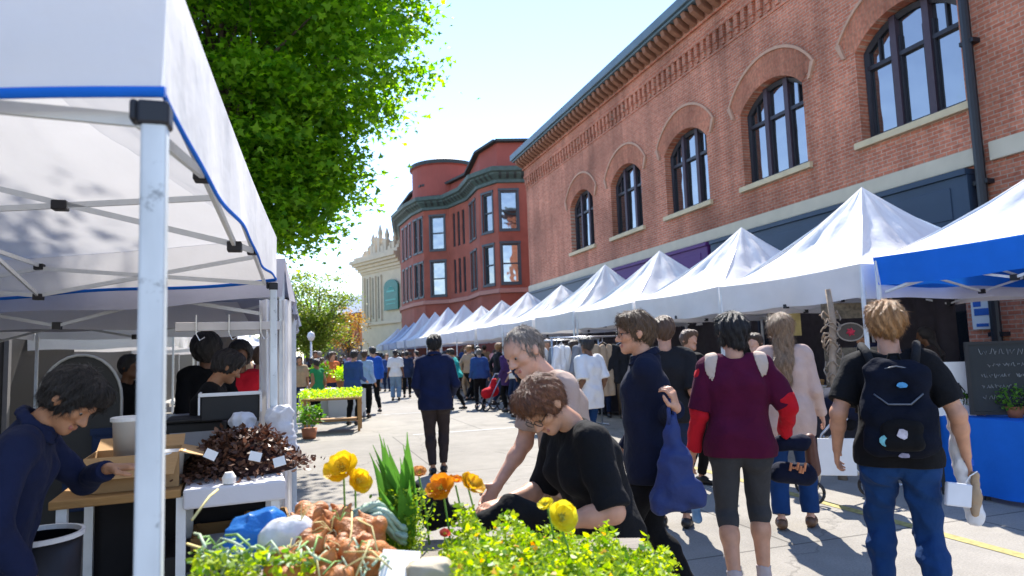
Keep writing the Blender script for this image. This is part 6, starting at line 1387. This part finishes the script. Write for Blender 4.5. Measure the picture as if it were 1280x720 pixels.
# ---------------------------------------------------------------- people close to the camera
H1, K1 = person('man in a navy long sleeved top leaning over a cardboard box at the left edge', -12, 2.60, face=84, height=1.66, drop=-.10, lean=13, hunch=12, head=(-22, 20), hair='short', hairc='hair_black', hvol=.024, hamp=.004, skin='skin_tan', h=.0065, fat=1.08,
    wrist=[(-.10, .40, 1.14), (.24, .20, .80)], pole=[(-1, -.2, -.6), (1, -.6, .1)], hand=[dict(d=(.1, 1, .0), n=(0, 0, -1), curl=.25, side=-1), dict(curl=.9)], top=dict(m='navy', sleeve='long', collar=1, e=.016, hem=.80, wr=.006), bottom=dict(m='denim_dark'), seed=3, h_=0)
q = MB()
H2, K2 = person('woman in a black tee shirt and glasses bending over the flower table', 744, 2.88, face=-92, height=1.60, drop=-.13, lean=9, hunch=17, head=(16, 26, 0), hair='short', hairc='hair_red', hvol=.017, hamp=.003, skin='skin', h=.0065, fat=1.12, fem=.8,
    wrist=[(-.20, .34, .94), (.16, .40, .97)], pole=[(-.5, -1, -.3), (.6, -.8, -.3)], hand=[dict(d=(.3, 1, -.25), n=(.2, 0, -1), curl=.5, side=-1), dict(d=(-.2, 1, -.1), n=(0, 0, -1), curl=.5, side=1)], glasses=True, top=dict(m='black_jersey', sleeve='half', e=.020, hem=.78, wr=.007), bottom=dict(m='black_cloth'), seed=5)
# bracelet
w_ = K2['wr'][0]; e_ = K2['el'][0]; d_ = (w_-e_)/np.linalg.norm(w_-e_); a_ = np.cross(d_, [0, 0, 1.]); a_ /= np.linalg.norm(a_); b_ = np.cross(d_, a_)
for kk, (off, mm) in enumerate(((.03, 'royal'), (.045, 'purple'))):
    q = MB(); c = w_-d_*off; q.tube([c+(a_*math.cos(t)+b_*math.sin(t))*.031 for t in np.linspace(0, 2*PI, 20)], .007, 6); q.build('bracelet', MATS[mm], H2, True)
H3, K3 = person('balding grey haired man in a beige shirt looking down behind the bending woman', 712, 3.35, face=-92, height=1.68, lean=11, hunch=14, head=(18, 4), hair='recede', hairc='hair_grey', skin='skin_pale', h=.0065, fat=1.0,
    wrist=[(-.24, .30, .88), (.14, .36, .90)], pole=[(-.6, -1, 0), (.5, -1, 0)], hand=[dict(curl=.6), dict(curl=.6)], top=dict(m='cream_cloth', sleeve='short', e=.020, wr=.006), bottom=dict(m='tan_cloth'), seed=8)
pk = np.array(K3['wr'][0])
q = MB(); q.box(-.055, -.02, -.10, .055, .0, .04, M=Matrix.Rotation(.3, 4, 'Y'))
pc_ = H3.matrix_basis @ Vector(tuple(pk+np.array([-.03, .06, -.06])))
tg = empty('paper_packet', 'small white and blue paper packet in the balding mans hand', 'packet', pc_, 1.9); q.build('packet', mat('packet_paper', (.50, .60, .80), .6, var=.3, nscale=12), tg)
H4, K4 = person('man in glasses and a navy jacket carrying a blue bag from his raised hand', 806, 3.95, face=-66, height=1.71, lean=2, head=(10, 2), hair='short', hairc='hair_ash', hvol=.013, hamp=.004, skin='skin', h=.0065, fat=1.06,
    wrist=[(-.34, -.12, 1.20), (.22, .15, .90)], pole=[(-.3, -.5, -1), (.3, -1, 0)], hand=[dict(d=(-.15, .25, 1), n=(.5, .8, -.2), curl=.95, side=1), dict(curl=.5)], ankle=[(-.09, .12, .085), (.1, -.22, .11)], glasses=True,
    top=dict(m='navy_dark', name='jacket', sleeve='long', collar=1, e=.030, hem=.78, wr=.007, wf=16), bottom=dict(m='black_cloth', wr=.005), seed=11)
hw = H4.matrix_basis @ Vector(tuple(K4['wr'][0]+np.array([-.01, .03, .07])))
bg = empty('carrier_bag', 'royal blue soft carrier bag hanging from the man in glasses', 'bag', (hw.x, hw.y, hw.z-.02), YAW*-1)
part_iso('bag_body', [rc((0, 0, -.10), (-.02, 0, -.30), .016, .045), rc((0, 0, -.10), (.03, 0, -.30), .016, .045), rc((-.02, 0, -.30), (-.08, 0, -.52), .045, .050), rc((.03, 0, -.30), (.10, 0, -.50), .045, .050), rc((-.08, 0, -.52), (.10, 0, -.51), .052), rc((0, 0, -.32), (0, 0, -.50), .055, .06)], .008, .05, mat('blue_bag_cloth', (.012, .028, .125), .7, var=.25, nscale=5, bump=.5, bscale=18), bg, wr=.009, wf=32)
q = MB(); q.tube([(-.015, -.01, -.14), (-.02, -.03, -.05), (-.01, -.02, .01), (.015, .0, -.05), (.02, .0, -.14)], .011, 7); q.build('handle', MATS['blue_bag_cloth'], bg, True)
H5, K5 = person('dark haired person in a maroon vest with red sleeves walking away in black cropped leggings', 917, 4.30, face=30, height=1.70, head=(24, 0), hair='bob', hairc='hair_black', hvol=.014, hamp=.004, skin='skin', h=.0065, fat=1.06, fem=.5,
    wrist=[(-.285, .06, .86), (.30, .17, .95)], pole=[(-.3, -1, 0), (.5, -1, 0)], ankle=[(-.09, -.10, .095), (.10, .06, .085)], top=dict(m='maroon', name='vest', sleeve='half', e=.018, hem=.84, wr=.006, sleeve_m='red', **{'from': [.12, .80]}), bottom=dict(kind='capri', m='leggings_grey', e=.008, wr=.003), shoes='shoe_brown', socks='sock_grey', seed=13)
for s in (-1, 1): link('shoulder_patch', iso('shoulder_patch', [(p, .04) for p in torso_prims(K5, .024, 1.06, .5, 0, .84)]+[(rc(K5['sh'][(s+1)//2], lerp(K5['sh'][(s+1)//2], K5['el'][(s+1)//2], .3), .08, .07), .03)], .0065, wr=.0048, wf=19, seed=13, clip=[rc(K5['up'](s*.150, -.08, 1.47), K5['up'](s*.175, -.14, 1.27), .045, .022), rc(K5['up'](s*.135, .06, 1.44), K5['up'](s*.150, -.08, 1.47), .04)]), H5, MATS['beige'])
H6, K6 = person('woman with long fair ponytail in a long pale pink coat beyond the maroon vest', 978, 5.70, face=40, height=1.74, head=(8, 0), hair='long', hairc='hair_fair', hvol=.018, skin='skin_pale', h=.008, fat=.98, fem=.8,
    wrist=[(-.24, .12, .90), (.26, .16, .90)], ankle=[(-.1, -.05, .09), (.12, .10, .085)], top=dict(m='pale_pink', name='coat', sleeve='long', e=.026, hem=.74, wr=.005), bottom=dict(m='denim', e=.02, end=.07, kind='trousers'), shoes='shoe_brown', seed=17)
H7, K7 = person('person with short fair hair, black tee shirt and jeans wearing a dark backpack', 1110, 3.75, face=42, height=1.70, head=(10, 0), hair='short', hairc='hair_blonde', hvol=.019, hamp=.005, skin='skin', h=.0065, fat=1.02,
    wrist=[(-.30, .05, .92), (.33, .08, .90)], pole=[(-.3, -1, .1), (.35, -1, .1)], hand=[dict(curl=.55), dict(curl=.95)], ankle=[(-.11, .12, .085), (.13, -.12, .10)], top=dict(m='black_jersey', sleeve='short', e=.020, hem=.85, wr=.006), bottom=dict(m='denim', e=.014, wr=.009, wf=30), shoes='shoe_white', seed=19)
bp = empty('backpack', 'dark navy backpack with small pale and blue patches worn by the person in jeans', 'backpack', H7.location, H7.rotation_euler.z)
part_iso('pack_body', [rc((-.07, -.225, 1.34), (.07, -.225, 1.34), .068), rc((-.09, -.24, 1.14), (.09, -.24, 1.14), .080), rc((-.09, -.235, 1.00), (.09, -.235, 1.00), .078), rc((-.08, -.225, 1.33), (-.09, -.235, 1.0), .072), rc((.08, -.225, 1.33), (.09, -.235, 1.0), .072)], .009, .05, mat('pack_navy', (.006, .008, .016), .95, spec=.1, var=.3, nscale=9, bump=.6, bscale=20), bp, wr=.010, wf=26)
part_iso('front_pocket', [rc((-.06, -.305, 1.0), (.06, -.305, 1.0), .045), rc((-.06, -.30, 1.08), (.06, -.30, 1.08), .040)], .008, .05, 'black_cloth', bp, wr=.004, wf=30)
q = MB()
for s in (-1, 1): 
    pts_ = [K7['up'](s*.10, -.17, 1.40), K7['up'](s*.12, -.10, 1.475), K7['up'](s*.135, -.0, 1.505), K7['up'](s*.145, .10, 1.44), K7['up'](s*.15, .15, 1.30), K7['up'](s*.17, .10, 1.12)]
    q2 = MB(); q2.tube(pts_, .022, 8); q2.build('strap', MATS['charcoal'], bp, True)
q = MB(); q.tube([(-.03, -.22, 1.40), (-.02, -.23, 1.44), (.02, -.23, 1.44), (.03, -.22, 1.40)], .008, 6); q.build('handle', MATS['black_cloth'], bp, True)
for k, (x, z, w2, h2, c, nm) in enumerate(((.02, 1.285, .045, .03, (.05, .25, .50), 'leaf_patch'), (.0, 1.045, .05, .05, (.45, .42, .48), 'pale_patch'), (-.085, 1.01, .04, .05, (.12, .36, .40), 'teal_patch'), (.0, .94, .05, .025, (.22, .20, .26), 'small_patch'))):
    q = MB(); rg = random.Random(k); n = 9; yy = -.302 if z > 1.2 else -.352 if abs(x) < .06 else -.345
    pts_ = [(x+w2*.6*math.cos(2*PI*i/n)*rg.uniform(.7, 1), yy, z+h2*.6*math.sin(2*PI*i/n)*rg.uniform(.7, 1)) for i in range(n)]; q.add(pts_+[(a, b+.012, c_) for a, b, c_ in pts_], [tuple(range(n))[::-1]]+[(i, (i+1) % n, n+(i+1) % n, n+i) for i in range(n)]); q.build(nm, mat('patch_'+nm, c, .6, var=.5, nscale=40), bp)
q = MB(); q.tube([(-.11, -.29, 1.24), (-.05, -.325, 1.19), (.05, -.325, 1.19), (.11, -.29, 1.24)], .005, 5); q.tube([(-.09, -.285, 1.36), (0, -.300, 1.38), (.09, -.285, 1.36)], .004, 5); q.build('zip', mat('zip_grey', (.10, .11, .13), .4), bp, True)
# white bags held by H7
hw = H7.matrix_basis @ Vector(tuple(K7['wr'][1]+np.array([.02, .02, -.08])))
b1 = empty('white_carrier_bag', 'tall thin white carrier bag with blue print held by the backpack wearer', 'bag', (hw.x, hw.y+.02, hw.z), -YAW)
part_iso('bag_body', [rc((-.05, .03, .28), (-.03, .02, .05), .016, .034), rc((-.03, .02, .05), (.01, .02, -.14), .034, .045), rc((.01, .02, -.14), (.03, .02, -.27), .045, .042)], .007, .04, wbag, b1, wr=.008, wf=42)
q = MB(); q.box(-.02, -.025, .02, .02, -.02, .05); q.tube([(-.04, -.02, .1), (-.02, -.024, .07), (-.03, -.02, .04)], .004, 4); q.build('print', MATS['royal'], b1)
b2 = empty('white_box', 'flat white takeaway box dangling beside the backpack wearer', 'box', (hw.x-.15, hw.y-.04, hw.z-.10), -YAW+.25)
q = MB(); q.box(-.085, -.012, -.07, .075, .012, .05, M=Matrix.Rotation(.18, 4, 'Y')); q.build('box_body', mat('box_board', (.58, .59, .63), .6, var=.1), b2, bevel=.008); q = MB(); q.tube([(.05, 0, .05), (.08, 0, .08), (.13, 0, .10)], .003, 5); q.build('string', wplastic, b2)
b3 = empty('paper_bag', 'small brown and cream folded paper bag in the backpack wearers right hand', 'bag', (hw.x-.0, hw.y-.03, hw.z-.02), -YAW)
part_iso('bag_body', [rc((-.01, 0, 0), (-.02, 0, -.12), .018, .026), rc((-.02, 0, -.12), (-.03, 0, -.20), .028, .02)], .006, .02, 'tan_cloth', b3, wr=.004, wf=60)
# H5 shoulder bag (dark), held at right
hw = H5.matrix_basis @ Vector(tuple(K5['wr'][1])); b4 = empty('dark_handbag', 'dark navy bag with brown side and orange print carried by the maroon vest wearer', 'bag', (hw.x+.04, hw.y, hw.z-.06), -YAW)
part_iso('bag_body', [rc((-.07, 0, .0), (.08, 0, .0), .05), rc((-.08, 0, -.18), (.08, 0, -.2), .07)], .008, .05, 'navy_dark', b4, wr=.006, wf=30); part_iso('side_panel', [rc((.13, .02, .02), (.14, .02, -.18), .035, .045)], .008, .03, mat('brown_leather', (.13, .05, .03), .5, var=.3), b4)
q = MB(); rg = random.Random(4)
for k in range(7): q.tube([(-.05+.015*k, -.078, -.16+.02*math.sin(k)), (-.04+.015*k, -.082, -.13+.02*math.cos(k*2))], .008, 5)
q.build('print', mat('print_orange', (.55, .22, .10), .6, var=.5, nscale=40), b4)
hw = H5.matrix_basis @ Vector(tuple(K5['wr'][0])); b5 = empty('striped_bag', 'white and blue plastic bag in the left hand of the maroon vest wearer', 'bag', (hw.x+.03, hw.y+.08, hw.z-.1), 0); part_iso('bag_body', [rc((0, 0, .02), (.0, 0, -.18), .012, .022), rc((0, 0, -.16), (.02, 0, -.34), .024, .032)], .01, .03, mat('blue_white_bag', (.20, .38, .66), .4, var=.5, nscale=8, transl=.3), b5, wr=.004, wf=40)
H8, K8 = person('lone person in a navy jacket and dark trousers standing mid street with back turned', 543, 8.85, face=12, height=1.76, head=(0, 6), hair='short', hairc='hair_black', hvol=.016, skin='skin_tan', h=.0088, fat=1.06,
    wrist=[(-.20, .20, .96), (.22, .20, .98)], pole=[(-.35, -1, 0), (.35, -1, 0)], ankle=[(-.05, -.02, .085), (.08, .12, .085)], top=dict(m='navy', name='jacket', sleeve='long', collar=1, e=.020, hem=.80, wr=.006), bottom=dict(m='brown_trousers', wr=.004), noface=1, seed=23)
H9, K9 = person('brown haired person in a dark tee shirt and jeans behind the man in glasses', 831, 5.9, face=35, height=1.76, head=(10, 0), hair='short', hairc='hair_brown', hvol=.018, skin='skin', h=.010, fat=1.05, top=dict(m='charcoal', sleeve='half', e=.02, hem=.86), bottom=dict(m='denim_dark'), noface=1, seed=29)
# people dim inside the left stall
H10, _ = person('dim stallholder in black facing right behind the dark red greens', 248, 5.0, face=95, height=1.62, lean=14, head=(10, 16), hair='short', hairc='hair_black', hvol=.02, skin='skin_tan', h=.010, wrist=[(-.2, .45, 1.1), (.2, .45, 1.1)], top=dict(m='black_cloth', sleeve='long', e=.02), bottom=dict(m='black_cloth'), noface=1, seed=31)
H11, _ = person('person with a big dark hairdo seen from behind beyond the stall counter', 258, 6.1, face=-20, height=1.74, hair='bob', hairc='hair_black', hvol=.055, skin='skin_dark', h=.012, top=dict(m='black_cloth', sleeve='long', e=.02), bottom=dict(m='black_cloth'), noface=1, seed=33)
H12, _ = person('person in a red patterned top with dark hair beyond the stall counter', 300, 6.3, face=170, height=1.68, hair='bob', hairc='hair_black', hvol=.035, skin='skin_dark', h=.012, top=dict(m='red', sleeve='half', e=.02), bottom=dict(m='denim_dark'), noface=1, seed=35)
H13, _ = person('person in a denim blue shirt beyond the white curtain of the left stall', 326, 7.4, face=60, height=1.66, hair='short', hairc='hair_brown', skin='skin', h=.014, top=dict(m='blue_cloth', sleeve='long', e=.02), bottom=dict(m='denim_dark'), noface=1, seed=36)
H14, _ = person('person in black standing in the dim shop doorway behind the white tub', 160, 6.2, face=120, height=1.6, hair='short', hairc='hair_black', skin='skin_dark', h=.014, top=dict(m='black_cloth', sleeve='long', e=.02), bottom=dict(m='black_cloth'), noface=1, seed=37)

# ---------------------------------------------------------------- the crowd
HC = .015
mid = [
 (440, 15.6, 30, 'person in a bright blue jacket and black trousers at the seedling cart', dict(top=dict(m='blue_cloth', sleeve='long', e=.022, hem=.82), bottom=dict(m='black_cloth'), hairc='hair_black', lean=8, wrist=[(-.2, .3, 1.0), (.2, .3, 1.0)])),
 (455, 17.2, 20, 'person in a pale blue checked shirt just right of the bright blue jacket', dict(top=dict(m='lightblue', sleeve='long', e=.02), bottom=dict(m='black_cloth'), hairc='hair_brown')),
 (466, 18.6, -15, 'tall person in a dark blue jacket and black jeans walking by the seedling cart', dict(top=dict(m='royal', sleeve='long', e=.025), bottom=dict(m='black_cloth'), hairc='hair_black', height=1.78, ankle=[(-.09, .18, .09), (.1, -.2, .11)])),
 (494, 23.5, 10, 'person in a white shirt and pale wide jeans walking away mid street', dict(top=dict(m='white_cloth', sleeve='half', e=.03, hem=.82), bottom=dict(m='denim_light', e=.025, end=.075), hairc='hair_black', height=1.72)),
 (508, 25.0, 15, 'person in a slate blue coat beside the white shirt', dict(top=dict(m='denim_dark', sleeve='long', e=.03, hem=.75), bottom=dict(m='black_cloth'), hairc='hair_black')),
 (571, 18.6, -60, 'person in a teal top leaning at a table under the far canopies', dict(top=dict(m='teal', sleeve='half', e=.02), bottom=dict(m='black_cloth'), hairc='hair_black', lean=14, fem=.6, ankle=[(-.09, .16, .09), (.1, -.16, .1)])),
 (599, 18.9, 10, 'stooping person in a wide royal blue jacket next to the teal top', dict(top=dict(m='blue_cloth', sleeve='long', e=.045, hem=.85), bottom=dict(m='black_cloth'), hairc='hair_grey', lean=12, height=1.64)),
 (634, 17.5, -20, 'person in a plum coat left of the balding man', dict(top=dict(m='purple', sleeve='long', e=.03, hem=.7), bottom=dict(m='black_cloth'), hairc='hair_black')),
 (415, 18.9, 150, 'person in an orange top facing the camera at the far left stalls', dict(top=dict(m='orange', sleeve='half', e=.02), bottom=dict(m='denim_dark'), hairc='hair_brown')),
 (396, 16.2, -40, 'person in a green apron at the left of the seedling cart', dict(top=dict(m='green_cloth', sleeve='none', e=.02), bottom=dict(m='black_cloth'), hairc='hair_black', height=1.5)),
 (716, 12.4, 60, 'person in a grey shirt beside the nearer clothes rack', dict(top=dict(m='grey_cloth', sleeve='half', e=.02), bottom=dict(m='black_cloth'), hairc='hair_brown')),
 (735, 9.6, -20, 'person in a loose white shirt just left of the man in glasses', dict(top=dict(m='white_cloth', sleeve='half', e=.04, hem=.72), bottom=dict(m='denim'), hairc='hair_black')),
 (860, 7.6, 170, 'stall keeper in black standing under the white canopy behind the maroon vest', dict(top=dict(m='black_cloth', sleeve='long', e=.02), bottom=dict(m='black_cloth'), hairc='hair_brown')),
 (650, 22.0, 5, 'person in a mustard top beyond the balding man', dict(top=dict(m='mustard', sleeve='half', e=.02), bottom=dict(m='denim'), hairc='hair_brown')),
 (945, 7.9, -120, 'stall keeper in brown behind the long haired woman', dict(top=dict(m='tan_cloth', sleeve='half', e=.02), bottom=dict(m='black_cloth'), hairc='hair_brown', height=1.62)),
]
for k, (x, d, fc, lab, o) in enumerate(mid):
    o = dict(o); o.setdefault('height', 1.68); person(lab, x, d, face=fc, group='people among the stalls', h=HC if d > 12 else .012, noface=1, seed=50+k, skin=['skin', 'skin_tan', 'skin_pale', 'skin_dark'][k % 4], **o)
# red child pushchair by the royal blue jacket
r = empty('pushchair', 'small red pushchair beside the royal blue jacket', 'pushchair', foot(611, 18.2), .3); part_iso('seat', [rc((-.12, 0, .45), (.12, 0, .5), .14), rc((.1, 0, .5), (.15, 0, .75), .12, .09)], .02, .05, 'red', r)
q = MB(); q.tube([(-.25, .18, .1), (.3, .18, .95)], .015, 6); q.tube([(-.25, -.18, .1), (.3, -.18, .95)], .015, 6); q.tube([(.3, .18, .95), (.3, -.18, .95)], .015, 6); q.build('frame', steel, r)
for x_ in (-.25, .22):
    for y_ in (-.18, .18): q = MB(); q.tube([(x_+.11*math.cos(t), y_, .12+.11*math.sin(t)) for t in np.linspace(0, 2*PI, 14)], .018, 6); q.build('wheel', blackp, r)
# prototypes copied with their own clothing colours
protos = []
PO = [dict(top=dict(m='navy', sleeve='long', e=.025), bottom=dict(m='black_cloth'), hair='short'),
      dict(top=dict(m='navy', sleeve='half', e=.02), bottom=dict(m='black_cloth'), hair='bob', fem=.8, height=1.63, wrist=[(-.2, .28, 1.05), (.2, .1, .9)]),
      dict(top=dict(m='navy', sleeve='long', e=.025), bottom=dict(m='black_cloth'), hair='short', ankle=[(-.09, .2, .09), (.1, -.22, .12)], wrist=[(-.25, -.1, .92), (.25, .2, .95)], height=1.76),
      dict(top=dict(m='navy', sleeve='half', e=.02, hem=.85), bottom=dict(m='black_cloth'), hair='long', fem=1, height=1.62, lean=4),
      dict(top=dict(m='navy', sleeve='long', e=.03), bottom=dict(m='black_cloth'), hair='short', lean=16, wrist=[(-.15, .42, 1.05), (.15, .42, 1.05)], fat=1.2)]
tops = [('navy', 'navy'), ('black_cloth', 'black'), ('white_cloth', 'white'), ('blue_cloth', 'blue'), ('grey_cloth', 'grey'), ('tan_cloth', 'tan'), ('lightblue', 'pale blue'), ('purple', 'purple'), ('pink', 'pink'), ('charcoal', 'charcoal'), ('denim_dark', 'dark denim'), ('cream_cloth', 'beige'), ('maroon', 'maroon'), ('brown_trousers', 'brown'), ('navy_dark', 'midnight'), ('leggings_grey', 'dark grey')]
bots = [('black_cloth', 'black'), ('denim_dark', 'dark denim'), ('denim_light', 'pale denim'), ('tan_cloth', 'tan'), ('charcoal', 'charcoal')]
hairs = ['hair_black', 'hair_brown', 'hair_black', 'hair_ash', 'hair_blonde', 'hair_grey']; skins = ['skin', 'skin_tan', 'skin_pale', 'skin_dark']
rg = random.Random(77); places = []
def zone(n, fn, words):
    c = 0; tries = 0
    while c < n and tries < 3000:
        tries += 1; x, y = fn()
        if all((x-a)**2+(y-b)**2 > .32 for a, b, _ in places): places.append((x, y, words(x, y))); c += 1
zone(38, lambda: (rg.uniform(5.0, 8.4), rg.uniform(13.5, 30)), lambda x, y: 'under the brick building canopies' if y < 22 else 'under canopies past the arched windows')
zone(16, lambda: (rg.uniform(4.6, 8.0), rg.uniform(30, 48)), lambda x, y: 'under canopies by the red bay building')
zone(22, lambda: (rg.uniform(.8, 4.8), rg.uniform(29, 52)), lambda x, y: 'in the middle of the far street')
zone(34, lambda: (rg.uniform(-1.6, 1.2), rg.uniform(18.5, 42)), lambda x, y: 'behind the seedling cart' if y < 27 else 'among the farthest left stalls')
zone(5, lambda: (rg.uniform(7.55, 8.5), rg.uniform(7.0, 13)), lambda x, y: 'behind the nearest white canopies tables')
combos = {}
SLOT = {}
for k, (x, y, wd) in enumerate(places):
    pi_ = k % 5; first = len(protos) < 5
    used = combos.setdefault(wd, set())
    while True:
        t = rg.choice(tops if rg.random() < .5 else tops[:4]+tops[4:6]+tops[:2]+[('charcoal', 'charcoal'), ('denim_dark', 'dark denim')]); b = rg.choice(bots if rg.random() < .5 else bots[:2])
        if (t[0], b[0]) not in used and t[0] != b[0]: used.add((t[0], b[0])); break
    fc = rg.choice([rg.uniform(-50, 50), rg.uniform(60, 120), rg.uniform(-120, -60), rg.uniform(140, 220)])
    lab = '%s, %s top, %s trousers, %s' % (['man', 'woman', 'tall man', 'long haired woman', 'stooping man'][pi_], t[1], b[1], wd)
    if first:
        o = dict(PO[pi_]); rt, _ = person(lab, loc=Vector((x, y, 0)), face=fc, group='people in the market crowd', h=.019, noface=1, seed=90+k, **o); protos.append(rt)
    else:
        rt = copy_tree(protos[pi_]); rt.location = (x, y, 0); rt.rotation_euler = (0, 0, -math.radians(fc)); s_ = rg.uniform(.94, 1.05); rt.scale = (s_, s_, s_); rt['label'] = lab
    hc = rg.choice(hairs); sk = rg.choice(skins)
    for c in rt.children:
        nm = c.name.split('.')[0]; mm = {'shirt': t[0], 'trousers': b[0], 'hair': hc, 'body': sk}.get(nm)
        if mm: c.material_slots[0].link = 'OBJECT'; c.material_slots[0].material = MATS[mm]
